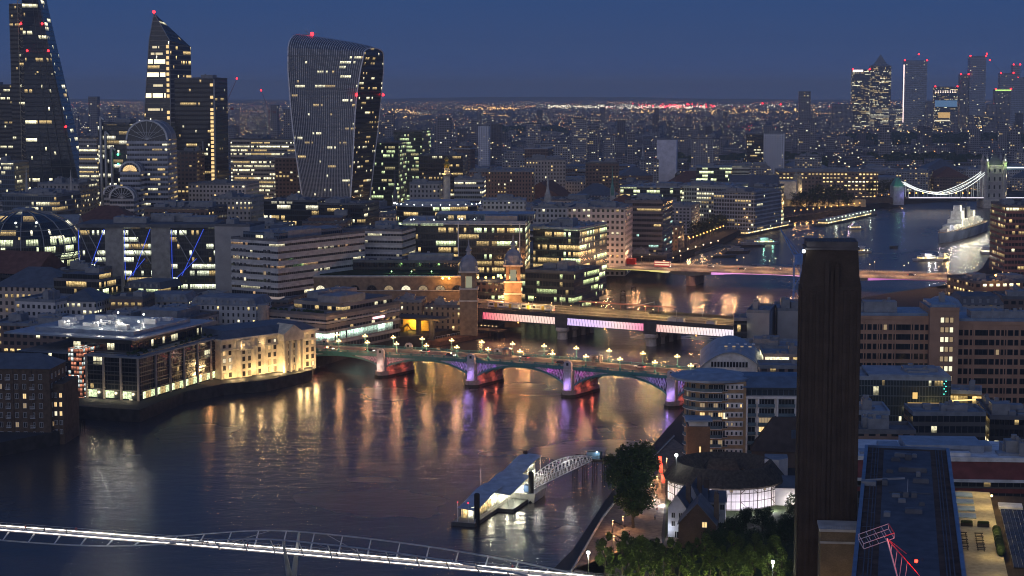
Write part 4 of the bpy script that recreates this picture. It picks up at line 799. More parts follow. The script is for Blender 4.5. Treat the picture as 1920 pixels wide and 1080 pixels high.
# ---------------------------------------------------------------- the four bridges
ORD = ['first', 'second', 'third', 'fourth', 'fifth', 'sixth', 'seventh', 'eighth', 'ninth', 'tenth', 'eleventh', 'twelfth', 'thirteenth', 'fourteenth', 'fifteenth', 'sixteenth', 'seventeenth', 'eighteenth']
m_teal = M('teal bridge paint', (.05, .20, .20), .45); m_ltp = M('lit lattice tone', (.62, .62, .64), .6); m_spb = M('shaded spandrel gaps', (.10, .10, .11), .8); m_turret = M('pale pier stone', (.48, .44, .44), .75); m_gran = M('granite pier', (.34, .28, .26), .8, 0, .3, .5); m_weed = M('tidal weed', (.05, .045, .03), .95)
def road_arch_bridge():
    th = -R(32.5); SP = 49.65; o = Vector((-103.1, 843.6, 0)) + Vector((.538, .843, 0)) * 3.5; Wd = 20.0
    r = thing('arch_bridge', 'teal iron road bridge with low arches, violet lit stone piers and globe lamps', 'bridge', o, th)
    dk = lambda s: 8.6 + 4.2 * math.sin(max(0, min(s, 185)) / 185 * PI / 2)
    S = [-6 + i * 2.0 for i in range(134)]
    road = MB(); kerbs = [MB(), MB()]; par = MB()
    for a, b in zip(S, S[1:]):
        za, zb = dk(a), dk(b)
        road.loft([(a, 0, za - .9), (a, Wd, za - .9), (b, Wd, zb - .9), (b, 0, zb - .9)], [(a, 0, za), (a, Wd, za), (b, Wd, zb), (b, 0, zb)])
        road.face([(a, 0, za - .9), (b, 0, zb - .9), (b, Wd, zb - .9), (a, Wd, za - .9)])
        for kerb, (y0, y1) in zip(kerbs, ((.3, 3.6), (Wd - 3.6, Wd - .3))): kerb.face([(a, y0, za + .14), (b, y0, zb + .14), (b, y1, zb + .14), (a, y1, za + .14)]); kerb.face([(a, y0, za), (b, y0, zb), (b, y0, zb + .14), (a, y0, za + .14)]); kerb.face([(b, y1, zb), (a, y1, za), (a, y1, za + .14), (b, y1, zb + .14)])
        for y0, y1 in ((-.25, .15), (Wd - .15, Wd + .25)):
            par.loft([(a, y0, za - 1.0), (b, y0, zb - 1.0), (b, y1, zb - 1.0), (a, y1, za - 1.0)], [(a, y0, za + .35), (b, y0, zb + .35), (b, y1, zb + .35), (a, y1, za + .35)])
            par.loft([(a, y0, za + 1.0), (b, y0, zb + 1.0), (b, y1, zb + 1.0), (a, y1, za + 1.0)], [(a, y0, za + 1.2), (b, y0, zb + 1.2), (b, y1, zb + 1.2), (a, y1, za + 1.2)])
            for t in (.0, .25, .5, .75): s = a + 2 * t; z = dk(s); par.bar((s, (y0 + y1) / 2, z + .3), (s, (y0 + y1) / 2, z + 1.05), .09)
            if int((a + 6) / 2) % 3 == 0: par.box(a - .25, a + .25, y0 - .1, y1 + .1, za - .9, za + 1.35)
    road.build('roadway', M('glow-lightened bridge asphalt', (.15, .13, .115), .85), r); [k_.build('pavement', m_pave, r) for k_ in kerbs]; par.build('parapet', m_teal, r)  # asphalt lightened to carry the glow of traffic light trails
    lines = MB()
    for a, b in zip(S[::2], S[1::2]):
        for y in (Wd / 2 - .1, 5.4, Wd - 5.4): lines.face([(a, y, dk(a) + .012), (b, y, dk(b) + .012), (b, y + .15, dk(b) + .012), (a, y + .15, dk(a) + .012)])
    lines.build('road_marking', M('road paint', (.6, .58, .5), .7), r)
    ends = [0, SP, 2 * SP, 3 * SP, 4 * SP, 5 * SP]
    for k in range(5):
        a, b = ends[k] + 2.6, ends[k + 1] - 2.6; n = 28; back = MB()
        ps = []
        for i in range(n + 1):
            u = i / n; s = a + (b - a) * u; zi = 4.7 + (dk(s) - 1.75 - 4.7) * (1 - (2 * u - 1) ** 2) ** .8; ps.append((s, zi))
        for y in (-.1, 6.5, 13.5, Wd - .3):
            rib = MB()
            for (s0, z0), (s1, z1) in zip(ps, ps[1:]):
                rib.loft([(s0, y, z0), (s1, y, z1), (s1, y + .4, z1), (s0, y + .4, z0)], [(s0, y, z0 + .85), (s1, y, z1 + .85), (s1, y + .4, z1 + .85), (s0, y + .4, z0 + .85)]); rib.face([(s0, y, z0), (s0, y + .4, z0), (s1, y + .4, z1), (s1, y, z1)])
            rib.build('arch_rib', m_teal, r)
        for y in (.1, Wd - .1):
            for h in (0, 1):
                lat = MB()
                for i in range(h * n // 2, (h + 1) * n // 2):
                    (s0, z0), (s1, z1) = ps[i], ps[i + 1]; t0, t1 = dk(s0) - .9, dk(s1) - .9
                    if t0 - z0 > 1.3: lat.bar((s0, y, z0 + .8), (s1, y, t1), .15); lat.bar((s0, y, t0), (s1, y, z1 + .8), .15); lat.bar((s0, y, z0 + .8), (s0, y, t0), .12)
                lat.build('spandrel_lattice', m_ltp, r)  # bars made pale, the light on them put into the colour
        for (s0, z0), (s1, z1) in zip(ps, ps[1:]): back.face([(s0, 1.7, z0), (s1, 1.7, z1), (s1, 1.7, dk(s1) - .92), (s0, 1.7, dk(s0) - .92)])
        back.build('spandrel_gap_shade', m_spb, r)  # dark sheet behind the bars, standing in for the shaded gaps
    cols = [(1, .10, .08), (.8, .10, .16), (.42, .18, 1), (.85, .10, .85), (.38, .2, 1), (.38, .2, 1)]
    for k in range(0, 6):
        s = ends[k]; zt = dk(s)
        if k in (0, 5):
            q = MB(); q.box(s - (9 if k == 0 else 2.6), s + (2.6 if k == 0 else 9), -.6, Wd + .6, -1, zt - .92); q.build('abutment', m_gran, r)
        else:
            q = MB(); poly = [(s - 3.6, -.5), (s - 2.2, -2.9), (s, -3.9), (s + 2.2, -2.9), (s + 3.6, -.5), (s + 3.6, Wd + .5), (s, Wd + 3.9), (s - 3.6, Wd + .5)]
            q.prism(poly, -1, 1.1, 1, 1); q.prism([(s + (p[0] - s) * .93, (p[1] - Wd / 2) * .97 + Wd / 2) for p in poly], 1.11, 2.9, 0); q.build('starling', [m_gran, m_weed], r)
            q = MB(); q.box(s - 2.5, s + 2.5, -.2, Wd + .2, 2.91, zt - .93); q.build('pier_shaft', m_gran, r)
        if k < 5:
            for y in (-1.5, Wd + .3):
                q = MB()
                q.box(s - 1.9, s + 1.9, y, y + 1.2, 2.92, zt + 1.5); q.box(s - 2.2, s + 2.2, y - .2, y + 1.4, zt - 1.2, zt - .7); ps = [(s + 1.9 * math.cos(PI * i / 8), zt + 1.5 + 1.5 * math.sin(PI * i / 8)) for i in range(9)]
                for (xa, za), (xb, zb) in zip(ps, ps[1:]): q.face([(xa, y, za), (xa, y + 1.2, za), (xb, y + 1.2, zb), (xb, y, zb)])
                q.face([(x, y, z) for x, z in ps]); q.face([(x, y + 1.2, z) for x, z in reversed(ps)])
                q.box(s - .55, s + .55, y - .06, y - .01, zt + .9, zt + 2.1, 1); q.box(s - 1.1, s + 1.1, y - .14, y - .01, 4.2, zt - 2)
                q.build('pier_turret', [m_turret, m_glass], r)
            pc = (1, .62, .5) if k == 1 else (.48, .30, 1)
            if k: light('pier_uplight', (s - .9, -2.9, 4.3), pc, 300, .25, r); light('pier_uplight', (s + .9, -2.9, 6.5), pc, 220, .25, r)
            light('pier_base_light', (s + 4.6, 3.0, 3.6), (1, .17, .10), 300, .3, r)
            light('pier_base_light', (s + 4.6, 12.0, 3.6), (1, .17, .10), 250, .3, r)
        if k: 
            for dx in (-5, -10): light('spandrel_light', (s + dx, .9, zt - 2.2 - (0.5 if dx == -5 else 0)), cols[k], 230, .2, r)
        if k < 5:
            c2 = [(1, .16, .12), (1, .16, .12), (.45, .16, 1), (.95, .12, .7), (.42, .18, 1)][k]
            for dx in (5, 10): light('spandrel_light', (s + dx, .9, zt - 2.2 - (.5 if dx == 5 else 0)), c2, 230, .2, r)
    # lamps with five globes
    proto = None; cnt = 0
    for side in (0, 1):
        for k in range(5):
            for f in (1 / 6, .5, 5 / 6):
                s = (k + f) * SP; y = -.05 if side == 0 else Wd + .05; i = k * 3 + int(f * 3)
                if proto is None:
                    proto = thing('globe_lamp', '', 'street lamp', (0, 0, 0)); q = MB(); q.lathe([(.42, -.5), (.42, .5), (.16, .9), (.1, 3.6), (.16, 3.7), (.08, 4.6)], 8); q.build('post', m_teal, proto)
                    q = MB()
                    for a in range(4): q.bar((0, 0, 3.5), (.85 * math.cos(a * PI / 2), .85 * math.sin(a * PI / 2), 3.75), .05)
                    q.build('bracket', m_teal, proto)
                    q = MB(); q.ball((0, 0, 0), .3, 0, 8); g0 = q.build('globe', e_warm, proto, (0, 0, 4.85))
                    for a in range(4): g = g0.copy(); COL.objects.link(g); g.location = (.9 * math.cos(a * PI / 2), .9 * math.sin(a * PI / 2), 4.1)
                    light('lamp_light', (0, 0, 2.9), (1, .50, .20), LAMPW, .5, proto); lp = proto
                else: lp = copy_tree(proto)
                pos = Matrix.Rotation(th, 4, 'Z') @ Vector((s, y, dk(s) + 1.2)) + o; lp.location = pos; lp.rotation_euler = (0, 0, th + R(20))
                tag(lp, f"{ORD[i]} five globed lamp from the north end along the {'near' if side == 0 else 'far'} parapet of the arch bridge", 'street lamp', 'globe lamps on the arch bridge')
    for k, s in ((2, SP * 2.5), (3, SP * 3.5), (1, SP * 1.5)):
        for i in range(3): lamp_part('crown_lamp', r, (s - 1.4 + i * 1.4, -.5, dk(s) - 2.3), .2, e_warm, 5)
    for s, nm in ((SP * 2.12, 'left'), (SP * 3.06, 'right')):
        p = Matrix.Rotation(th, 4, 'Z') @ Vector((s, Wd - 1.2, dk(s) + .16)) + o; t = thing('seat_shelter', f"small open stone shelter on the arch bridge far pavement, the {nm} one", 'shelter', p, th, 'bridge shelters'); q = MB()
        for x in (-1.8, 1.8):
            for y in (-.8, .8): q.box(x - .25, x + .25, y - .25, y + .25, 0, 2.7)
        q.build('post', m_gran, t); q = MB(); q.prism([(-2.3, -1.3), (2.3, -1.3), (2.3, 1.3), (-2.3, 1.3)], 2.71, 3.1); q.loft([(-2.1, -1.1, 3.11), (2.1, -1.1, 3.11), (2.1, 1.1, 3.11), (-2.1, 1.1, 3.11)], [(-1, -.3, 3.7), (1, -.3, 3.7), (1, .3, 3.7), (-1, .3, 3.7)]); q.build('roof', roofm['lead'], t)
    return r, o, th, dk, SP
LAMPW = 3000
ARCH, A_O, A_TH, A_DK, A_SP = road_arch_bridge()
def rail_bridge():
    th = -R(30.1); SP = 51.8; o = Vector((-20, 971, 0)) + Vector((.502, .865, 0)) * 2.0; Wd = 34
    r = thing('rail_bridge', 'dark railway bridge with pink and white lit girder panels over round stone piers', 'bridge', o, th); zt = 12.9
    q = MB(); q.box(-10, 250, .4, Wd, 8.5, zt - .3); q.box(-10, 250, 0, .35, 11.4, zt + .6); q.box(-10, 250, 0, .35, 7.2, 7.7); q.box(-10, 250, Wd + .05, Wd + .4, 8, zt + 1); q.build('girder', M('bridge deck steel', (.06, .065, .07), .6), r)
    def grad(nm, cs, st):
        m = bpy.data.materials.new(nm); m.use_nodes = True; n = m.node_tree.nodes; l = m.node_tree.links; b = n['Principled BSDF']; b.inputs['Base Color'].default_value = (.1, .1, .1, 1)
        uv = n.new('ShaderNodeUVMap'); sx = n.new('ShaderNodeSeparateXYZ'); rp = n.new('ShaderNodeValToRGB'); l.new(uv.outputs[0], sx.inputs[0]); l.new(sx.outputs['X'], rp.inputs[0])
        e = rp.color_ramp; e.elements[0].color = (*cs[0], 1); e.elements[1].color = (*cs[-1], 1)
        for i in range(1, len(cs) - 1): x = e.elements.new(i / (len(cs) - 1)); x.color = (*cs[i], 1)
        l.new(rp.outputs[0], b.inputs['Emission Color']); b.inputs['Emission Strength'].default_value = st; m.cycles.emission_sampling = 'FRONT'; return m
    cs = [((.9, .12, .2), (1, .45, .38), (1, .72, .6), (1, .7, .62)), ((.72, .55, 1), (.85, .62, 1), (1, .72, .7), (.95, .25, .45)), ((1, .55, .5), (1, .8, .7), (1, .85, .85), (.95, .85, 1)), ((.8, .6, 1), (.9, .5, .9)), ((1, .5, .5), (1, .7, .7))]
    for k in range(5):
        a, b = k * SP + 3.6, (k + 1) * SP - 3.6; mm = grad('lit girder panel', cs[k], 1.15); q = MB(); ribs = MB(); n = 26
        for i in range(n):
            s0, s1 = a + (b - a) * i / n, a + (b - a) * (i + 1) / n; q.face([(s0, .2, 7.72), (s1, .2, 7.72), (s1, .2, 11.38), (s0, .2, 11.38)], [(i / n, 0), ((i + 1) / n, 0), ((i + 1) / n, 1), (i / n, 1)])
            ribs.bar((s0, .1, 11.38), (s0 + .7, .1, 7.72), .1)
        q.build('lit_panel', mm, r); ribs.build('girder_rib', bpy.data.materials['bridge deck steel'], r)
    for k in range(0, 5):
        s = k * SP; q = MB(); q.box(s - 3.5, s + 3.5, -.5, .6, 6.2, zt + .8); q.build('pier_housing', m_dconc, r)
        if k:
            for y in (1.6, 12, 22, 32):
                q = MB(); q.lathe([(3.0, -1), (2.7, .6), (2.6, 3.6), (3.6, 4.4), (3.6, 5.4), (3.3, 6.19)], 16); q.build('pier_column', m_stone if y < 3 else m_conc, r, (s, y, 0))
            q = MB(); q.box(s - 1.6, s + 1.6, 4, 31, -1, 6.1); q.build('pier_wall', m_dconc, r)
    rl = MB()
    for y in (3.2, 4.7, 7.4, 8.9, 13.2, 14.7, 18, 19.5, 24, 25.5): rl.box(-10, 250, y - .05, y + .05, zt - .28, zt - .08)
    rl.build('rail', M('bright rail steel', (.5, .46, .4), .3, .8), r)
    bl = MB(); bl.box(-10, 250, 2.2, 9.9, zt - .29, zt - .2); bl.box(-10, 250, 12.2, 26.5, zt - .29, zt - .2); bl.build('ballast', M('track ballast', (.16, .14, .12), .95, 0, .4, 1.5), r)
    pf = MB(); pf.box(-10, 130, 10.1, 12, zt - .29, zt + .8); pf.box(-10, 90, 27, 31, zt - .29, zt + .9); pf.box(-10, 200, 20.6, 23, zt - .29, zt + .7); pf.build('platform', m_pave, r)
    cv = MB(); cv.box(48, 104, 26.6, 31, zt + 4.0, zt + 4.3)
    for i in range(8): cv.bar((50 + i * 7.4, 29, zt + .9), (50 + i * 7.4, 29, zt + 4), .14)
    cv.build('platform_canopy', M('red canopy', (.30, .12, .09), .7), r)
    for s in (6, 34, 62, 90, 118, 150, 185):
        gn = MB(); gn.bar((s, 1, zt - .3), (s, 1, zt + 6.2), .13); gn.build('signal_post', m_grey, r); gn = MB(); gn.bar((s, Wd - 1, zt - .3), (s, Wd - 1, zt + 6.2), .13)
        gn.build('signal_post', m_grey, r)
        if s == 90: gn = MB(); gn.bar((s, 1, zt + 5.8), (s, Wd - 1, zt + 5.8), .18); gn.build('signal_gantry', m_grey, r)
    for i, (s, y) in enumerate(((10, 11), (40, 11), (70, 11), (100, 11), (20, 29), (60, 24), (90, 22), (130, 20), (12, 21), (30, 4), (55, 5), (80, 5), (110, 5), (140, 9), (165, 12))):
        lamp_part('rail_deck_lamp', r, (s, y, zt + 4.6), .22, e_warm, 5); light('rail_deck_light', (s, y - 1.2, zt + 5.2), (1, .60, .20), 4200, .3, r)  # some lamps added over the tracks in place of train light trails
    for i in range(4): lamp_part('marker_lamp', r, (25.9 + i * SP, -.2, 7.2), .3, e_orange, 5)
    p = lambda s, y, z: Matrix.Rotation(th, 4, 'Z') @ Vector((s, y, z)) + o
    t = thing('passenger_train', 'white and blue passenger train with yellow doors leaving along the railway bridge', 'train', p(3, 8.15, zt - .08), th)
    for c in range(2):
        q = MB(); x0 = c * 20.2; q.prism([(x0, -1.4), (x0 + 19.6, -1.4), (x0 + 19.6, 1.4), (x0, 1.4)], .75, 3.5, 0); q.loft([(x0, -1.4, 3.51), (x0 + 19.6, -1.4, 3.51), (x0 + 19.6, 1.4, 3.51), (x0, 1.4, 3.51)], [(x0 + .1, -.9, 3.95), (x0 + 19.5, -.9, 3.95), (x0 + 19.5, .9, 3.95), (x0 + .1, .9, 3.95)], 1); q.box(x0 + .3, x0 + 19.3, -1.44, -1.41, .8, 1.15, 2); car = q.build('carriage', [M('train white', (.62, .63, .66), .4), m_grey, M('train blue band', (.06, .09, .2), .5)], t)
        for i in range(6):
            if i in (1, 4): q = MB(); q.box(x0 + 1.2 + i * 3 - .2, x0 + 2.9 + i * 3 - .2, -1.46, -1.41, .85, 3.2); q.build('door', M('train door yellow', (.6, .42, .05), .5), t)
            else: q = MB(); q.box(x0 + .9 + i * 3, x0 + 3.3 + i * 3, -1.46, -1.41, 1.9, 2.9); q.build('window', e_winb if i % 2 else m_glass, t)
        q = MB()
        for xx in (x0 + 3, x0 + 16.5): q.box(xx - 1.4, xx + 1.4, -1.1, 1.1, .05, .74)
        q.build('bogie', m_dsteel, t)
    q = MB(); q.box(39.81, 39.9, -1, -.5, 1.2, 1.5); q.box(39.81, 39.9, .5, 1, 1.2, 1.5); q.build('tail_lamp', e_red, t)
    for s, y, L in ((112, 4, 9), (134, 3.2, 5), (152, 5, 11)):
        c = thing('equipment_cabin', f"{'long' if L > 10 else 'small' if L < 6 else 'mid sized'} pale equipment cabin on the south end of the railway bridge", 'cabin', p(s, y, zt - .18), th, 'railway cabins'); q = MB(); q.box(0, L, -1.2, 1.2, 0, 2.4); q.build('cabin_body', M('cabin grey', (.5, .49, .47), .6), c); q = MB(); q.box(-.15, L + .15, -1.35, 1.35, 2.41, 2.55); q.build('roof', roofm['lead'], c)
rail_bridge()
def vehicle(name, label, cat, pos, rz, kind, col, group):
    t = thing(name, label, cat, pos, rz, group)
    if kind == 'bus':
        q = MB(); q.box(-5.5, 5.5, -1.25, 1.25, .35, 4.2); q.build('body', M('bus red', (.45, .02, .02), .35), t); q = MB()
        for z in (1.3, 2.9): q.box(-5.2, 5.2, -1.29, -1.255, z, z + .85); q.box(5.51, 5.54, -1.1, 1.1, z, z + .9)
        q.build('window', EM('bus saloon light', (1, .85, .6), .9), t); wx, wr = (-3.6, 3.4), .5
    else:
        q = MB(); q.loft([(-2.2, -.85, .35), (2.2, -.85, .35), (2.2, .85, .35), (-2.2, .85, .35)], [(-2.15, -.88, .85), (2.2, -.88, .8), (2.2, .88, .8), (-2.15, .88, .85)]); q.build('body', col, t); q = MB(); q.loft([(-1.9, -.8, .86), (1.1, -.8, .86), (1.1, .8, .86), (-1.9, .8, .86)], [(-1.4, -.62, 1.45), (.4, -.62, 1.45), (.4, .62, 1.45), (-1.4, .62, 1.45)]); q.build('cabin_glass', m_glass, t); wx, wr = (-1.35, 1.35), .33
    for x in wx:
        for y in (-.8, .8): q = MB(); q.bar((x, y - .12, wr), (x, y + .12, wr), wr, 10); q.build('wheel', m_dsteel, t)
    e = 5.5 if kind == 'bus' else 2.2
    for y in (-.6, .6): q = MB(); q.box(e + .01, e + .06, y - .15, y + .15, .6, .85); q.build('headlight', e_white, t); q = MB(); q.box(-e - .06, -e - .01, y - .15, y + .15, .65, .85); q.build('tail_light', e_red, t)
    return t
cols = [('silver', M('silver car paint', (.4, .4, .42), .3, .6)), ('black', M('black car paint', (.015, .015, .018), .25)), ('white', M('white car paint', (.6, .6, .6), .3)), ('dark blue', M('blue car paint', (.02, .03, .09), .3))]
for i, (s, y, d) in enumerate(((14, 6.6, 0), (38, 6.4, 0), (64, 13.4, 1), (83, 6.6, 0), (118, 13.2, 1), (141, 6.5, 0), (176, 13.5, 1), (199, 6.6, 0), (226, 13.3, 1))):
    p = Matrix.Rotation(A_TH, 4, 'Z') @ Vector((s, y, A_DK(s) + .02)) + A_O; c = cols[i % 4]
    vehicle('car', f"{c[0]} car {'heading away south' if not d else 'heading north towards the city'}, {ORD[i]} along the arch bridge", 'car', p, A_TH + (PI if d else 0), 'car', c[1], 'cars on the arch bridge')

def concrete_bridge():
    th = -R(20.6); o = Vector((60, 1231, 0)); Wd = 30; L0, L1 = -26, 262
    r = thing('concrete_bridge', 'flat pale concrete road bridge with a yellow and magenta lit underside', 'bridge', o, th); zt = 11.0
    piers = [-41, 63, 167, 271]
    def soff(s):
        for a, b in zip(piers, piers[1:]):
            if a <= s <= b: u = (s - a) / (b - a); return 5.8 + 3.2 * (1 - (2 * u - 1) ** 2) ** .6
        return 5.8
    S = [L0 + i * 4 for i in range(int((L1 - L0) / 4) + 1)]; q = MB(); g = MB(); pv = MB(); pa = MB()
    for a, b in zip(S, S[1:]):
        q.loft([(a, 2, soff(a)), (b, 2, soff(b)), (b, Wd - 2, soff(b)), (a, Wd - 2, soff(a))], [(a, 0, zt - 1.2), (b, 0, zt - 1.2), (b, Wd, zt - 1.2), (a, Wd, zt - 1.2)], 0, False); q.face([(a, 2, soff(a)), (a, Wd - 2, soff(a)), (b, Wd - 2, soff(b)), (b, 2, soff(b))])
        q.loft([(a, 0, zt - 1.2), (b, 0, zt - 1.2), (b, Wd, zt - 1.2), (a, Wd, zt - 1.2)], [(a, 0, zt), (b, 0, zt), (b, Wd, zt), (a, Wd, zt)])
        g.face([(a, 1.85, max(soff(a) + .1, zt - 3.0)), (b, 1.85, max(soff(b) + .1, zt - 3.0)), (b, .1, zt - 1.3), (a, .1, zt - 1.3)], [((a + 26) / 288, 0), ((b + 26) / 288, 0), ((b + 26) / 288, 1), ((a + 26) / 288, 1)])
        for y in (0, Wd - .4): pa.box(a, b, y, y + .35, zt + .01, zt + .5); pa.box(a, b, y + .1, y + .25, zt + .95, zt + 1.1); pa.bar((a, y + .17, zt + .5), (a, y + .17, zt + .95), .08); pa.bar((a + 2, y + .17, zt + .5), (a + 2, y + .17, zt + .95), .08)
    q.build('deck', M('bridge concrete', (.36, .33, .31), .85), r); pa.build('parapet', m_stone, r)
    pv.box(L0, L1, .36, 6, zt + .01, zt + .2); pv.build('pavement', m_pave, r); pv = MB(); pv.box(L0, L1, Wd - 6, Wd - .41, zt + .01, zt + .2); pv.build('pavement', m_pave, r)
    rd = MB(); rd.face([(L0, 6, zt + .012), (L1, 6, zt + .012), (L1, Wd - 6, zt + .012), (L0, Wd - 6, zt + .012)]); rd.build('roadway', M('glow-lightened road asphalt', (.20, .18, .16), .85), r)  # roadway colour lightened too, for the glow of passing traffic
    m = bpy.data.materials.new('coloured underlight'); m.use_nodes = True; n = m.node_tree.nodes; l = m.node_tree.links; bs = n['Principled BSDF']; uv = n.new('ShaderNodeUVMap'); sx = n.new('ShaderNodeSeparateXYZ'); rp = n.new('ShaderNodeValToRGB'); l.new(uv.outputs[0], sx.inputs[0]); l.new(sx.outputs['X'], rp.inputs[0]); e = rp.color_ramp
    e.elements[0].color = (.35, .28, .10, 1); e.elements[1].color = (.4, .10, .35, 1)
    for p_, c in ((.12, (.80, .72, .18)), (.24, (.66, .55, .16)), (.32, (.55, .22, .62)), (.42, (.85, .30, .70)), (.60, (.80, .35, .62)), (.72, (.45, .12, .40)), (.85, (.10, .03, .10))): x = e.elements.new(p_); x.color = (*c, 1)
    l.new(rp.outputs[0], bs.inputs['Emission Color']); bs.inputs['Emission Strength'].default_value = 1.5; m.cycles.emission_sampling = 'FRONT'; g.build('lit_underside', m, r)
    for s in piers[1:3]:
        q = MB(); q.prism([(s - 3, 3), (s, .6), (s + 3, 3), (s + 3, Wd - 3), (s, Wd - .6), (s - 3, Wd - 3)], -1, soff(s) + .4); q.build('pier', M('pink granite', (.30, .21, .20), .8), r)
    k = MB()
    for i, s in enumerate(range(-16, 250, 22)):
        for y in (5.6, Wd - 5.6):
            k.bar((s, y, zt + .2), (s, y, zt + 7), .1)
            lamp_part('lamp_head', r, (s, y, zt + 7.1), .3, e_warm, 5)
        light('bridge_light', (s, -2.5, zt + 5.4), (1, .50, .22), 5200, .4, r); light('bridge_light', (s + 11, Wd - 8, zt + 7.4), (1, .50, .22), 5200, .4, r)  # near row added outside the parapet to brighten its face
    k.build('lamp_post', m_dsteel, r)
    p = lambda s, y: Matrix.Rotation(th, 4, 'Z') @ Vector((s, y, zt + .03)) + o
    for i, (s, y) in enumerate(((-12, 11), (14, 20), (41, 11), (150, 11))): vehicle('double_deck_bus', f"red double deck bus crossing the concrete bridge, {ORD[i]} from its north end", 'bus', p(s, y), th + (PI if y > 15 else 0), 'bus', None, 'buses on the concrete bridge')
    for i, (s, y) in enumerate(((72, 20), (96, 11), (118, 20), (208, 12))): vehicle('car', f"{cols[i % 4][0]} car crossing the concrete bridge, {ORD[i]} from its north end", 'car', p(s, y), th, 'car', cols[i % 4][1], 'cars on the concrete bridge')
concrete_bridge()

def footbridge():
    o = Vector((-140.7, 486.0, 0)); th = -R(18.0); r = thing('suspension_footbridge', 'slim steel footbridge with low cables and bright white lit deck edges', 'footbridge', o, th); sp = 87.0; zd = lambda s: 10.4 + .5 * math.sin((s + 20) / 160 * PI / 1.2)
    zc = lambda s: zd(sp) + 4.3 - (6.6 * (1 - math.exp(-((s - sp) / 38) ** 2)) if s < sp else 8.8 * ((s - sp) / 100) ** 2)
    S = [-30 + 2 * i for i in range(108)]; d = MB(); strip = MB(); rail = MB(); cab = MB(); m_arm = M('arm steel', (.5, .51, .53), .45)
    for a, b in zip(S, S[1:]):
        d.loft([(a, .1, zd(a) - .3), (b, .1, zd(b) - .3), (b, 3.9, zd(b) - .3), (a, 3.9, zd(a) - .3)], [(a, 0, zd(a)), (b, 0, zd(b)), (b, 4, zd(b)), (a, 4, zd(a))])
        strip.bar((a, -.08, zd(a) + .22), (b, -.08, zd(b) + .22), .075); strip.bar((a, 4.02, zd(a) + .3), (b, 4.02, zd(b) + .3), .085)
        for y in (-.2, 4.2):
            rail.bar((a, y, zd(a) + 1.1), (b, y, zd(b) + 1.1), .035); rail.bar((a, y, zd(a) + .6), (b, y, zd(b) + .6), .02); rail.bar((a, y, zd(a)), (a, y, zd(a) + 1.1), .025)
        for y in (-2.4, 6.4):
            sg = 1 if y > 0 else -1
            for k in range(4): cab.bar((a, y + sg * k * .28, zc(a)), (b, y + sg * k * .28, zc(b)), .10)
    for i in range(-3, 22):
        s = i * 8.0 + 3.4; arm = MB()
        arm.loft([(s - .25, .3, zd(s) - .35), (s + .25, .3, zd(s) - .35), (s + .25, 3.7, zd(s) - .35), (s - .25, 3.7, zd(s) - .35)], [(s - .25, .3, zd(s) - .31), (s + .25, .3, zd(s) - .31), (s + .25, 3.7, zd(s) - .31), (s - .25, 3.7, zd(s) - .31)])
        for y0, y1 in ((.2, -2.9), (3.8, 6.9)): arm.bar((s, y0, zd(s) - .3), (s, y1, zc(s)), .26, 4, 0, .14)
        arm.build('cross_arm', m_arm, r)
    d.build('deck', M('brushed deck', (.55, .50, .47), .6), r); strip.build('edge_light', e_strip, r); rail.build('handrail', m_grey, r); cab.build('cable', M('cable steel', (.32, .33, .35), .45), r)
    q = MB()
    for y0, y1 in ((1.0, -2.9), (3.0, 6.9)): q.bar((sp, (y0 + 2) / 2, 2.2), (sp, y1, zc(sp) - .2), .95, 8, 0, .28)
    q.build('pier_arm', M('pier paint', (.36, .37, .36), .5), r); q = MB(); q.lathe([(2.6, -1), (2.2, .6), (1.9, 2.4), (1.3, 2.9)], 14); q.build('pier_base', m_conc, r, (sp, 2, 0))
    for s in (sp - 8, sp + 8):
        for y in (-2.4, 6.4): q = MB(); q.bar((s, y, zc(s)), (sp + (s - sp) * 2.6, 2 + (y - 2) * .42, zd(s) - .2), .08); q.build('stay', m_grey, r)
    return r, o, th, zd
FB, F_O, F_TH, F_ZD = footbridge()
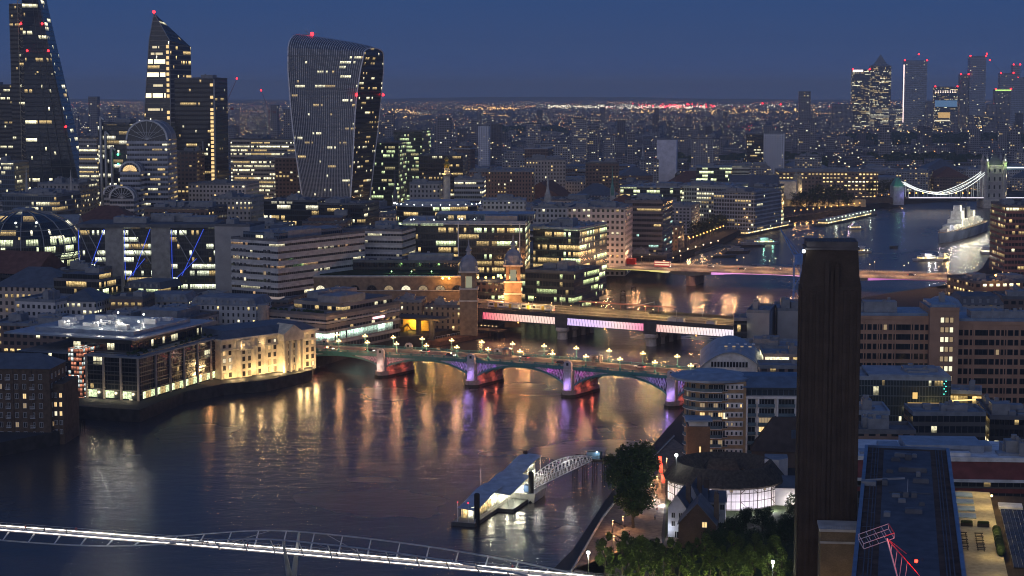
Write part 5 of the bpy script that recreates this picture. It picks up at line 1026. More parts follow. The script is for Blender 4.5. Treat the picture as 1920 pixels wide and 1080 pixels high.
# ---------------------------------------------------------------- bascule bridge, warship, boats, river furniture
def bascule_bridge():
    Y = 2040; xt = X(1862, Y, 20); r = thing('towered_bridge', 'gothic towered suspension bridge with white lit chains and green lit turrets', 'bridge', (xt, Y, 0)); st = M('bridge tower stone', (.40, .38, .38), .85); zt = 66; w = 10
    q = MB(); q.prism([(-14, -16), (0, -24), (14, -16), (14, 16), (0, 24), (-14, 16)], -1, 9, 0); q.build('pier', m_stone, r)
    q = MB(); q.prism([(-w, -9), (w, -9), (w, 9), (-w, 9)], 9.01, 47, 0); q.build('tower_body', mt['btower'], r)
    q = MB(); 
    for z in (20, 29, 38, 46.6): q.box(-w - .6, w + .6, -9.6, 9.6, z, z + .9)
    q.build('string_course', st, r)
    q = MB(); q.loft([(-w + 1, -8, 47.51), (w - 1, -8, 47.51), (w - 1, 8, 47.51), (-w + 1, 8, 47.51)], [(-2.4, -2, 59), (2.4, -2, 59), (2.4, 2, 59), (-2.4, 2, 59)]); q.bar((0, 0, 59), (0, 0, zt + 1), .7, 6, 0, .1); q.build('steep_roof', roofm['slate'], r)
    for sx in (-1, 1):
        for sy in (-1, 1):
            q = MB(); q.lathe([(2.4, 9), (2.4, 50), (2.8, 50.4), (2.8, 52), (2.2, 52.2), (.12, 61)], 8); q.build('corner_turret', st, r, (sx * w, sy * 9, 0))
    for x, c in ((-w + 3, (.75, 1, .3)), (w - 3, (.75, 1, .3)), (-1, (.95, 1, .8)), (w + 2, (.6, 1, .3))): light('turret_light', (x, -13.5, 48.5), c, 800, .5, r)
    for x in (-w, w): q = MB(); q.ball((x, -11.5, 53.4), .5, 0, 5); q.build('turret_lamp', e_white, r)
    q = MB(); q.box(-w - 86, 90, -8, 8, 9.6, 11.2); q.build('road_deck', m_grey, r)
    q = MB(); q.box(-w - 86, 90, -8.3, -8.05, 10.8, 11.3); q.build('deck_light', EM('deck light line', (.95, .85, .95), 2.2), r)
    q = MB(); q.box(w + .1, 90, -5, 5, 42, 46.2); q.build('high_walkway', M('walkway blue', (.20, .30, .42), .5), r); q = MB(); q.box(w + .1, 90, -5.3, -5.05, 44.2, 45.1); q.build('walkway_light', EM('white walkway light', (1, .95, .95), 3), r)
    light('arch_light', (w + 3, -10, 16), (1, .8, .45), 1500, .5, r); light('arch_light', (w + 3, -10, 36), (1, .85, .55), 1200, .5, r)
    prof = []; xa, za, xl, zl, xe, ze = -w - .5, 39.0, -w - 50, 14.6, -w - 92, 27
    for i in range(25):
        u = i / 16
        if u <= 1: x = xa + (xl - xa) * u; z = zl + (za - zl) * (1 - u) ** 2
        else: v = (u - 1) * 2; x = xl + (xe - xl) * v; z = zl + (ze - zl) * v ** 2
        prof.append((x, z))
    for y in (-8.2, 8.2):
        q = MB(); up = [(x, y, z + 1.8 + 3.0 * math.sin(PI * min(1, abs(i) / 16.)) * .9) for i, (x, z) in enumerate(prof)]; lo = [(x, y, z) for x, z in prof]
        for k in range(24): q.bar(lo[k], up[k + 1], .18); q.bar(up[k], lo[k + 1], .18)
        q.build('chain_truss', m_steel, r); g = MB(); g.chain([(a, b - .3, c) for a, b, c in lo], .24); g.chain([(a, b - .3, c) for a, b, c in up], .24); g.build('chain_light', EM('white chain light', (.95, 1, .95), 2.6), r); h = MB()
        for k in range(1, 24, 2): h.bar((prof[k][0], y, 11), (prof[k][0], y, prof[k][1]), .22)
        h.build('hanger', EM('lit hanger', (.9, .95, .95), .5), r)
    q = MB(); q.prism([(xe - 12, -10), (xe, -10), (xe, 10), (xe - 12, 10)], 3, 24, 0); q.loft([(xe - 12, -10, 24.01), (xe, -10, 24.01), (xe, 10, 24.01), (xe - 12, 10, 24.01)], [(xe - 8, -2, 33), (xe - 4, -2, 33), (xe - 4, 2, 33), (xe - 8, 2, 33)], 1); q.build('shore_tower', [st, m_cop], r); light('shore_tower_light', (xe - 6, -16, 27), (.4, 1, .55), 700, .6, r); light('shore_tower_light', (xe - 1, -14, 15), (.3, .3, 1), 900, .6, r)
    q = MB(); q.box(xe - 200, xe - 12.1, -7, 7, 5, 11); q.build('approach_viaduct', m_brick, r); 
    for i in range(10): lamp_part('road_lamp', r, (xl + 35 - i * 7.5, 6, 15.5), .7, e_orange, 5)
    claim(xt, Y, 30); claim(xt - 60, Y, 40)
mt['btower'] = FA('gothic tower wall', (.36, .34, .35), Floor=9.2, Bay=6.0, WR=.3, HR=.45, LitRun=.0, LitOne=.06, Mixw=.9)
bascule_bridge()
def warship():
    a = W(1760, 457, 0); b = Vector((446, 1712, 0)); th = math.atan2(b.y - a.y, b.x - a.x); L = 182; r = thing('museum_warship', 'long grey museum warship moored midstream with floodlit decks and two masts', 'ship', a, th); g = M('warship camouflage', (.42, .44, .46), .6, 0, .35, .06)
    def ring(z, f): return [(x * L + (4 if x == 0 else 0) * (f - 1) * -1, y * 9.8 * f, z) for x, y in ((0, 0), (.06, -.35), (.18, -.78), (.4, -1), (.8, -.96), (.95, -.7), (1, 0), (.95, .7), (.8, .96), (.4, 1), (.18, .78), (.06, .35))]
    q = MB(); q.loft([(p[0] + 3 * (1 - p[0] / L), p[1] * .8, -1) for p in ring(0, 1)], ring(9, 1), 0, True, 1)
    q.build('hull', [g, M('teak deck', (.22, .17, .12), .8)], r)
    pieces = ((36, 60, 5.2, 9, 13.5), (60, 84, 6.4, 9, 17), (64, 76, 4.6, 17, 24), (66, 73, 3, 24, 29), (84, 110, 6, 9, 13), (110, 134, 6, 9, 16), (118, 128, 3.6, 16, 22), (134, 150, 5, 9, 13))
    for x0, x1, w, z0, z1 in pieces: q = MB(); q.box(x0, x1, -w, w, z0 + .01, z1); q.build('deckhouse', M('ship grey', (.66, .67, .66), .6), r)
    for x in (90, 112): q = MB(); q.lathe([(2.4, 13), (2.2, 25), (2.4, 25.5)], 12); q.build('funnel', g, r, (x, 0, 0))
    for x, d in ((20, -1), (31, -1), (152, 1), (163, 1)):
        t = MB(); z = 9.01 + (2.6 if x in (31, 152) else 0); t.prism([(x - 3.6, -3), (x + 3.6, -3), (x + 3.6, 3), (x - 3.6, 3)], 9.01, z + 2.4)
        for y in (-1.5, 0, 1.5): t.bar((x + d * 3, y, z + 1.4), (x + d * 11, y, z + 2.2), .3, 6)
        t.build('gun_turret', g, r)
    for x, h in ((80, 40), (104, 40)):
        m = MB(); m.bar((x, 0, 15), (x, 0, h), .45, 6, 0, .2); m.bar((x, 0, h * .6), (x - 2.6, -2, 15), .25); m.bar((x, 0, h * .6), (x - 2.6, 2, 15), .25); m.bar((x, -4, h * .8), (x, 4, h * .8), .18); m.bar((x, -2.6, h * .92), (x, 2.6, h * .92), .14); m.build('mast', m_dsteel, r)
    for x, y, z, c, p in ((6, 0, 13, (1, .8, .75), 700), (18, -6, 14, (1, .85, .6), 1500), (30, -8, 15, (.95, .9, 1), 1800), (46, -9, 16, (1, .9, .6), 2200), (60, -9.5, 14, (1, .9, .6), 2000), (74, -9.5, 20, (1, .95, .7), 2000), (70, -6, 26, (1, .95, .75), 1200), (88, -9.5, 16, (1, .85, .55), 1800), (106, -9.5, 16, (1, .85, .5), 1800), (122, -9, 20, (1, .9, .6), 2200), (140, -9, 16, (1, .9, .7), 1600), (160, -8, 14, (1, .9, .7), 1200), (176, 3, 13, (1, .9, .8), 1200)):
        light('deck_floodlight', (x, y, z), c, p * 1.6, .4, r)
    for x in (38, 52, 64, 86, 98, 124, 138): q = MB(); q.box(x, x + 5, -6.75, -6.7, 10.2, 11.6); q.build('lit_deck_opening', e_winc, r)
    for x in (4, 30, 60, 92): light('hull_fill', (x, -18, 7), (.9, .95, 1), 480, .4, r)  # added off the ship's side to brighten its hull
    p = Matrix.Rotation(th, 4, 'Z') @ Vector((150, -24, 0)) + a; t = thing('service_barge', 'small dark service barge lying off the stern of the warship', 'barge', p, th); q = MB(); q.loft([(-9, -3, -.5), (9, -3, -.5), (9, 3, -.5), (-9, 3, -.5)], [(-10, -3.4, 2), (10, -3.4, 2), (10, 3.4, 2), (-10, 3.4, 2)]); q.build('hull', m_dsteel, t); q = MB(); q.box(-4, 4, -2, 2, 2.01, 4.6); q.build('cabin', m_grey, t)
warship()
def boat(name, label, px, py, L, rz, cabin, glow, lc=(1, .85, .6), lp=600, mast=False, cat='boat'):
    p = W(px, py, 0); t = thing(name, label, cat, p, R(rz)); w = L * .13 + .8
    lo = [(-L / 2, -w * .8, -.4), (L * .3, -w * .8, -.4), (L * .46, 0, -.4), (L * .3, w * .8, -.4), (-L / 2, w * .8, -.4)]; hi = [(-L / 2, -w, 1.6), (L * .32, -w, 1.7), (L / 2 + .6, 0, 2.3), (L * .32, w, 1.7), (-L / 2, w, 1.6)]
    q = MB(); q.loft(lo, hi); q.build('hull', m_dsteel if not glow else M('white hull', (.5, .5, .5), .4), t)
    if cabin:
        q = MB(); q.prism([(-L * .34, -w * .8), (L * .2, -w * .8), (L * .26, 0), (L * .2, w * .8), (-L * .34, w * .8)], 1.75, 3.6, 0, 1); q.build('cabin', [mt['boatwin'] if glow else m_grey, m_steel], t); q = MB(); q.box(-L * .2, L * .08, -w * .6, w * .6, 3.61, 5.2); q.box(-L * .24, L * .12, -w * .7, w * .7, 5.21, 5.4); q.build('wheelhouse', m_steel if glow else m_grey, t)
    if mast: q = MB(); q.bar((0, 0, 5), (0, 0, 9), .1); q.build('mast', m_dsteel, t)
    if glow: 
        light('deck_light', (-L * .1, -w - 1.2, 4.6), lc, lp, .4, t); light('deck_light', (L * .25, -w * .4, 4.8), lc, lp * .6, .4, t)
        for i in range(4): lamp_part('deck_lamp', t, (-L * .3 + i * L * .18, -w, 2.4), .3, EM('boat lamp', lc, 6), 5)
    return t
mt['boatwin'] = FA('boat saloon windows', (.5, .5, .5), Floor=3.6, Bay=1.6, WR=.8, HR=.5, LitRun=1.0, LitOne=.8, Mixw=.6, Power=2.2, Run=3.0)
boat('party_boat', 'lit white pleasure boat left of the amber lit vessel, midstream beyond the concrete bridge', 1740, 488, 24, 25, 1, 1, (1, .9, .85), 1600)
boat('paddle_vessel', 'amber lit round topped vessel moored right of the white pleasure boat', 1768, 488, 20, 60, 1, 1, (1, .6, .2), 2000)
boat('work_boat', 'dark workboat with pale cabin moored off the north bank, left of the lit barge', 1382, 474, 22, 10, 1, 0)
boat('dark_barge', 'low dark barge alone beside the concrete bridge', 1357, 482, 20, 8, 0, 0)
boat('work_boat', 'workboat with green and white deck lights, in the moored row', 1434, 457, 26, 12, 1, 1, (.4, 1, .7), 900)
boat('dark_barge', 'dark barge tied to the left of the green lit workboat', 1408, 462, 26, 10, 1, 0)
boat('ferry', 'small ferry with coloured lights heading upstream in open water', 1601, 430, 18, 200, 1, 1, (.9, .6, .8), 700)
boat('ferry', 'white boat half hidden right of the brick chimney', 1612, 474, 18, 190, 1, 1, (.9, .95, 1), 500)
boat('floating_bar', 'pale floating restaurant moored at the south bank under the granite office', 1848, 474, 26, 80, 1, 1, (1, .95, .75), 900)
boat('mooring_buoy_barge', 'tiny yellow buoy barge floating alone between chimney and warship', 1676, 465, 7, 0, 0, 0)
def pontoon(name, label, p0, p1, w, lampn, roof, cat='pier', rail=True, lc=(1, .7, .4), z=1.8):
    a, b = W(*p0, 0), W(*p1, 0); d = b - a; L = d.length; t = thing(name, label, cat, a, math.atan2(d.y, d.x)); q = MB(); q.box(0, L, -w / 2, w / 2, -.5, z); q.build('pontoon', m_dsteel, t)
    if roof: q = MB(); q.box(L * .05, L * .95, -w * .4, w * .4, z + 3.0, z + 3.3); q.build('canopy', m_grey, t); q = MB(); q.prism([(L * .08, -w * .35), (L * .92, -w * .35), (L * .92, w * .35), (L * .08, w * .35)], z + .01, z + 2.9); q.build('glazed_hall', mt['boatwin'], t)
    for i in range(lampn): x = L * (i + .5) / lampn; lamp_part('lamp', t, (x, -w * .42, z + 3.9), .5, EM('pier lamp', lc, 5), 5); 
    for i in range(max(1, lampn // 4)): light('pier_light', (L * (i + .5) / max(1, lampn // 4), -w * .6, z + 4.6), lc, 900, .4, t)
    return t
pontoon('passenger_pier', 'long lit passenger pier pontoon in front of the old fortress', (1535, 424), (1632, 403), 14, 14, True, lc=(.9, 1, .75))
pontoon('moored_pier', 'dark pier pontoon with a row of small lamps left of the moored boats', (1385, 443), (1478, 424), 12, 6, True)
pontoon('river_stage', 'dark landing stage with lamps just beyond the concrete bridge, north bank', (1255, 486), (1342, 462), 12, 6, False)
def dolphin(px, py, lab):
    p = W(px, py, 0); t = thing('mooring_dolphin', lab, 'mooring', p, 0, 'mooring dolphins'); q = MB()
    for sx in (-1.6, 1.6):
        for sy in (-1.6, 1.6): q.bar((sx, sy, -1), (sx * .75, sy * .75, 8.4), .22, 5)
    for z in (2.4, 5.2, 8): k = 1.6 - z * .045; q.bar((-k, -k, z), (k, -k, z), .18); q.bar((-k, k, z), (k, k, z), .18); q.bar((-k, -k, z), (-k, k, z), .18); q.bar((k, -k, z), (k, k, z), .18)
    q.bar((-1.5, -1.5, 2.4), (1.3, -1.3, 5.2), .14); q.bar((1.4, -1.4, 5.2), (-1.2, -1.2, 8), .14); q.build('timber_frame', m_timber, t)
dolphin(1168, 570, 'timber mooring dolphin beyond the railway bridge, left one of the pair'); dolphin(1188, 563, 'timber mooring dolphin beyond the railway bridge, right one of the pair')
# riverside lamps and trees of the north bank
def promenade(p0, p1, n, lab, group, col=(1, .5, .16), pw=900, h=5, emi=None):
    a, b = W(*p0, 5), W(*p1, 5); proto = None
    for i in range(n):
        p = a.lerp(b, i / (n - 1))
        if proto is None:
            proto = thing('promenade_lamp', '', 'street lamp'); q = MB(); q.bar((0, 0, 0), (0, 0, h), .1); q.build('post', m_dsteel, proto); lamp_part('lantern', proto, (0, 0, h + .3), .42, emi or e_orange, 6); light('lamp_light', (0, -.6, h + .4), col, pw, .4, proto); t = proto
        else: t = copy_tree(proto)
        t.location = p; tag(t, f"{ORD[i]} {lab}", 'street lamp', group)
promenade((1293, 459), (1356, 435), 11, 'orange lamp from the left along the tree lined north walk', 'north walk lamps')
promenade((1385, 432), (1450, 412), 6, 'orange lamp from the left before the gridded riverside office', 'office front lamps', pw=600)
promenade((1490, 405), (1612, 390), 12, 'orange lamp from the left under the fortress trees', 'fortress lamps', pw=1500)
promenade((1640, 376), (1692, 370), 5, 'orange lamp from the left on the quay by the towered bridge', 'tower quay lamps', pw=800)
promenade((1050, 552), (1110, 528), 4, 'lamp from the left under the trees by the pavilion office', 'pavilion lamps', pw=500)
st_f = M('fortress stone', (.42, .36, .26), .9)
def fortress():
    p = W(1475, 398, 5); Y = 1980; x = X(1520, Y, 10); r = thing('fortress', 'floodlit old stone fortress with low walls and a square turreted keep', 'castle', (x, Y, 0)); q = MB(); q.box(-52, 60, -1, 2, 4, 12)
    for i in range(56): q.box(-52 + i * 2, -51 + i * 2, -1, 0, 12.01, 13)
    q.box(-40, -28, -6, 4, 4, 17); q.box(-14, -2, -4, 6, 4, 15.5); q.build('outer_wall', st_f, r); q = MB(); q.box(-34, -6, 40, 66, 4, 30); q.build('keep', m_stone, r)
    for sx in (-34, -6):
        for sy in (40, 66): q = MB(); q.lathe([(3, 4), (3, 33), (2.6, 34), (2.9, 36), (.1, 39.5)], 8); q.build('keep_turret', st_f, r, (sx, sy, 0))
    for xx in (-45, -34, -20, -8, 6, 20, 34, 48): light('wall_floodlight', (xx, -7, 5.5), (1, .62, .2), 1100, .5, r)
    light('keep_floodlight', (-36, 34, 22), (1, .7, .35), 2600, .5, r); light('keep_floodlight', (-4, 34, 22), (1, .75, .45), 2600, .5, r); claim(x, Y, 56); claim(x - 20, Y + 50, 30)
fortress()
# ---------------------------------------------------------------- south bank
def brick_mat(name, col):
    m = M(name, col, .92, 0, .25, .25); n = m.node_tree.nodes; l = m.node_tree.links; b = n['Principled BSDF']; tc = n.new('ShaderNodeTexCoord'); mp = n.new('ShaderNodeMapping'); mp.inputs['Rotation'].default_value = (R(90), 0, 0)
    t = n.new('ShaderNodeTexBrick'); t.inputs['Scale'].default_value = 1.6; t.inputs['Color1'].default_value = (1, 1, 1, 1); t.inputs['Color2'].default_value = (.72, .72, .72, 1); t.inputs['Mortar'].default_value = (.5, .5, .5, 1); l.new(tc.outputs['Object'], mp.inputs[0]); l.new(mp.outputs[0], t.inputs['Vector'])
    src = b.inputs['Base Color'].links[0].from_socket; mx = n.new('ShaderNodeMix'); mx.data_type = 'RGBA'; mx.blend_type = 'MULTIPLY'; mx.inputs[0].default_value = .8; l.new(src, mx.inputs[6]); l.new(t.outputs['Color'], mx.inputs[7]); l.new(mx.outputs[2], b.inputs['Base Color']); return m
m_chim = brick_mat('chimney brick', (.075, .053, .038))
def chimney():
    Y = 405; xl, xr = X(1501, Y, 60), X(1610, Y, 60); w = (xr - xl) / 2; x = (xl + xr) / 2; zt = Z(458, Y); r = thing('brick_chimney', 'huge square dark brick chimney tower with a stepped top, taller than everything near it', 'chimney', (x, Y, 0), -R(6)); D = 12
    q = MB(); q.box(-w, w, 0, D, 4, zt - 9.5)
    for i in range(9): u = -w + .5 + i * (2 * w - 1) / 8.0; (q.box(u - .38, u + .38, -.28, -.004, 4, zt - 10.4) if i not in (3, 4, 5) else None)
    q.box(-w * .24, -w * .10, -.42, -.004, 4, zt - 4); q.box(w * .10, w * .24, -.42, -.004, 4, zt - 4); q.box(-w * .045, w * .045, -.3, -.004, 4, zt - 6)
    for i in range(5): q.box(-w - .25, -w - .004, .6 + i * 2.4, 1.8 + i * 2.4, 4, zt - 10.2)
    q.build('shaft', m_chim, r)
    q = MB(); lo = [(-w + .02, .02, zt - 9.49), (w - .02, .02, zt - 9.49), (w - .02, D - .02, zt - 9.49), (-w + .02, D - .02, zt - 9.49)]; md = [(-w + .5, .5, zt - 7), (w - .5, .5, zt - 7), (w - .5, D - .5, zt - 7), (-w + .5, D - .5, zt - 7)]; q.loft(lo, md); hi = [(-w + .8, .8, zt - 1.4), (w - .8, .8, zt - 1.4), (w - .8, D - .8, zt - 1.4), (-w + .8, D - .8, zt - 1.4)]; q.loft([(a, b, zt - 6.99) for a, b, c in md], hi); q.build('stepped_top', m_chim, r)
    q = MB(); q.box(-w + .5, w - .5, .5, D - .5, zt - 1.39, zt - .9); q.box(-w + .9, w - .9, .9, D - .9, zt - .89, zt + .5); q.build('coping', M('chimney coping', (.11, .095, .09), .85), r)
    q = MB(); q.bar((-w + 1.2, 1.0, zt + 1.3), (w - 1.2, 1.0, zt + 1.3), .05); [q.bar((-w + 1.2 + i * (2 * w - 2.4) / 8, 1.0, zt + .4), (-w + 1.2 + i * (2 * w - 2.4) / 8, 1.0, zt + 1.3), .04) for i in range(9)]; q.build('top_railing', m_dsteel, r)
    lamp_part('corner_lamp', r, (-w + .2, -.3, zt - 1.6), .38, EM('cold white beacon', (.85, .95, 1), 14), 6)
    z = Z(984, Y - 4); b = body('gallery_front_block', 'plain pale brick block with a ledge in front of the chimney foot', 'building', x, Y - 1.5, -R(6), [(-w * .35, -9), (w * .92, -9), (w * .92, -.6), (-w * .35, -.6)], 4, z, brick_mat('lit buff brick', (.26, .19, .115)), roofm['lead'])
    q = MB(); q.box(-w * .35 - .3, w * .92 + .3, -9.3, -.7, z + .01, z + .6); q.box(-w * .35 - .2, w * .92 + .2, -9.2, -9.004, z - 2.7, z - 2.2)
    for i in range(24): q.bar((-w * .35 + i * .36, -9.1, z + .6), (-w * .35 + i * .36, -9.1, z + 1.3), .03)
    q.build('ledge', m_stone, b); light('ledge_light', (-5.5, -15, 15), (1, .68, .26), 600, .5, b); light('ledge_light', (3, -17, 16), (1, .68, .26), 500, .5, b)
chimney()
def gallery():
    zr = 41; c = [W(1624, 838, zr), W(1766, 838, zr)]; fl, fr = c; d = (W(1600, 1080, zr) - fl); L = 190; ax = d.normalized(); th = math.atan2(ax.x, -ax.y)
    w = fr.x - fl.x + 1.0; r = thing('gallery_roof_block', 'long flat roofed glass topped gallery building with blue edges beside the chimney', 'building', (fl.x, fl.y, 0), th)
    q = MB(); q.box(0, w, -L, 0, 4, 30); q.build('brick_body', m_chim, r); q = MB(); q.prism([(0.4, -L), (w - .4, -L), (w - .4, -.3), (.4, -.3)], 30.01, zr - .6, 0, None, False); q.build('glass_storey', mt['blue'], r)
    q = MB(); q.box(-.3, w + .3, -L, .2, zr - .59, zr); q.build('roof_deck', M('gallery roof felt', (.095, .060, .042), .95, 0, .45, .3), r)
    q = MB()
    for x in (-.3, w - .5): q.box(x, x + .8, -L, .2, zr + .01, zr + .55)
    q.box(.51, w - .51, -.5, .2, zr + .01, zr + .55); q.build('blue_edge', M('blue edge sheet', (.12, .19, .30), .4), r)
    q = MB()
    for x in (1.6, 2.4, 3.0, w - 3.2, w - 2.6, w - 1.8): q.box(x, x + .22, -L, -1, zr + .01, zr + .12)
    for k in range(14): q.box(.6, 3.2, -8 - k * 13, -7.8 - k * 13, zr + .13, zr + .2)
    q.box(4.4, w - 4.4, -L, -3, zr + .01, zr + .05); q.box(6, w - 5, -52.3, -52, zr + .06, zr + .3); q.build('roof_ridge', M('gallery ridges', (.09, .10, .12), .7), r)
    rn = random.Random(12)
    for i, (x, y, a, b_, h) in enumerate(((7, -12, 3.2, 1.2, .9), (9.5, -15, 1.6, 2.2, 1.2), (6.2, -17, 2.2, 1.6, .8), (11.2, -11.4, 1.2, 1.2, .7), (8, -29, 6.5, 1.2, .9), (5.2, -31, 1.6, 1.0, .7), (12.0, -34, 1.0, 1.0, 1.0), (11.2, -41, 3.6, 1.3, .9), (4.4, -45, 1.2, 3.4, 1.1), (6.6, -57, 1.8, 1.6, .6), (9.0, -56.6, 1.2, 2, 1.0), (10.8, -56.6, 1.2, 2, 1.0), (8.0, -62, 1.6, 1.2, .7), (12.4, -64, 1.2, 1.2, .6), (9.4, -72, 3.6, 2.2, .8), (5, -76, 1.4, 2, .8))):
        q = MB(); q.box(0, a, 0, b_, 0, h); q.box(.2, a - .2, .2, b_ - .2, h + .003, h + .12); q.build('roof_unit', M('roof unit', (.13, .135, .15), .7) if i % 3 else m_plant, r, (x, y, zr + .06))
    q = MB(); q.bar((.6, -44, zr + .9), (9.4, -42, zr + 1.3), .28, 4); q.box(-.2, 3, -46, -43.4, zr + .02, zr + 1.0); q.build('roof_gantry', m_grey, r); q = MB(); q.bar((10, -56, zr), (10, -56, zr + 4), .05); q.build('aerial', m_steel, r)
    # lower terrace and solar roof to the right
    t = thing('lit_terrace', 'yellow lit roof terrace with four glazed panels, planters and tables, right of the gallery roof', 'terrace', r.location, r.rotation_euler.z); zt = 33; x0 = w + .35
    q = MB(); q.box(x0, x0 + 9.4, -L, -10, 4, zt); q.build('terrace_slab', M('terrace paving', (.40, .34, .24), .85, 0, .2, .8), t)
    for k in range(4): q = MB(); q.box(x0 + .2, x0 + 5.2, -17 - k * 7.4, -12.6 - k * 7.4, zt + .01, zt + .25); q.build('glazed_panel', M('glazed panel', (.30, .38, .42), .25), t)
    for k in range(2):
        q = MB(); q.box(0, 2.6, 0, 1.2, 0, .7); q.build('planter', m_timber, t, (x0 + 1.5 + k * 3.6, -47, zt)); q = MB()
        for i in range(14): q.ball((.3 + .15 * i, .6, .9), .38, 0, 5)
        q.build('planting', bpy.data.materials['terrace plants'], t, (x0 + 1.5 + k * 3.6, -47, zt))
    q = MB(); [q.ball((x0 + 8.9, -50 - i * .9, zt + .7), .55 + .25 * (i % 3), 0, 5) for i in range(26)]; q.build('hedge', bpy.data.materials['terrace plants'], t)
    for i in range(10):
        p = Matrix.Rotation(r.rotation_euler.z, 4, 'Z') @ Vector((x0 + 1.6 + (i % 2) * 3.4, -56 - (i // 2) * 3.2, zt + .01)) + r.location; tb = thing('picnic_table', f"{ORD[i]} bench table from the far end of the lit roof terrace", 'table', p, r.rotation_euler.z, 'terrace tables'); q = MB(); q.box(-.9, .9, -.4, .4, .7, .76); q.build('table_top', m_timber, tb)
        for y in (-.75, .75): q = MB(); q.box(-.9, .9, y - .15, y + .15, .42, .47); q.bar((-.7, y, 0), (-.7, y, .42), .05); q.bar((.7, y, 0), (.7, y, .42), .05); q.build('bench', m_timber, tb)
        q = MB(); q.bar((-.6, 0, 0), (-.6, 0, .7), .06); q.bar((.6, 0, 0), (.6, 0, .7), .06); q.build('leg', m_timber, tb)
    for k, (y, pw) in enumerate(((-14, 1100), (-28, 1100), (-42, 1100), (-58, 800), (-74, 800), (-90, 500))): light('terrace_light', (x0 + 8, y, zt + 4.5), (1, .74, .28), pw, .4, t)
    lamp_part('bulkhead_lamp', t, (x0 + 9.2, -24, zt + 2.2), .3, e_warm, 6); light('bulkhead_light', (x0 + 10.5, -24.5, zt + 2.6), (1, .7, .3), 300, .3, t)
    s = thing('solar_roof', 'low dark roof covered with rows of solar panels, right of the lit terrace', 'building', r.location, r.rotation_euler.z); q = MB(); q.box(x0 + 9.5, x0 + 21, -L, -8, 4, zt - 1.2); q.build('roof_slab', m_chim, s); sm = M('solar cell', (.03, .035, .05), .2)
    for j in range(24): q = MB(); q.loft([(x0 + 11.2, -27 - j * 2.2, zt - 1.0), (x0 + 17.6, -27 - j * 2.2, zt - 1.0), (x0 + 17.6, -25.4 - j * 2.2, zt - .6), (x0 + 11.2, -25.4 - j * 2.2, zt - .6)], [(x0 + 11.2, -27 - j * 2.2, zt - .92), (x0 + 17.6, -27 - j * 2.2, zt - .92), (x0 + 17.6, -25.4 - j * 2.2, zt - .52), (x0 + 11.2, -25.4 - j * 2.2, zt - .52)]); [q.box(x0 + 11.2 + i * .92, x0 + 11.24 + i * .92, -27.1 - j * 2.2, -25.3 - j * 2.2, zt - .98, zt - .48, 1) for i in range(8)]; q.build('solar_panel', [sm, m_grey], s)
    q = MB(); q.box(x0 + 11, x0 + 16.5, -23, -18, zt - 1.19, zt - .6); q.bar((x0 + 17.8, -50, zt - 1.2), (x0 + 17.8, -50, zt + 1), .3); q.build('roof_hatch', m_steel, s)
    v = thing('ribbed_roof', 'pale ribbed sloping metal roof at the bottom right frame corner', 'building', r.location, r.rotation_euler.z); q = MB()
    for i in range(60): q.loft([(x0 + 21.1, -26 - i * 1.5 - 1.46, 4), (x0 + 44, -26 - i * 1.5 - 1.46, 4), (x0 + 44, -26 - i * 1.5, 4), (x0 + 21.1, -26 - i * 1.5, 4)], [(x0 + 21.1, -26 - i * 1.5 - 1.46, zt - .4), (x0 + 44, -26 - i * 1.5 - 1.46, zt + 3.2), (x0 + 44, -26 - i * 1.5, zt + 3.2), (x0 + 21.1, -26 - i * 1.5, zt - .4)])
    q.build('metal_roof', M('ribbed metal', (.42, .46, .52), .4), v)
gallery()
mt['mall'] = FA('loft glass', (.10, .10, .10), Floor=3.6, Bay=2.0, WR=.9, HR=.6, LitRun=.05, LitOne=.05, Mixw=.6, Power=.8, WallRough=.4)
mt['finglass'] = FA('finned glass block', (.12, .15, .16), (.03, .045, .05), Floor=3.5, Bay=1.0, WR=.84, HR=.9, LitRun=.06, LitOne=.03, Mixw=.6, Power=.8, WallRough=.35, Run=3.0)
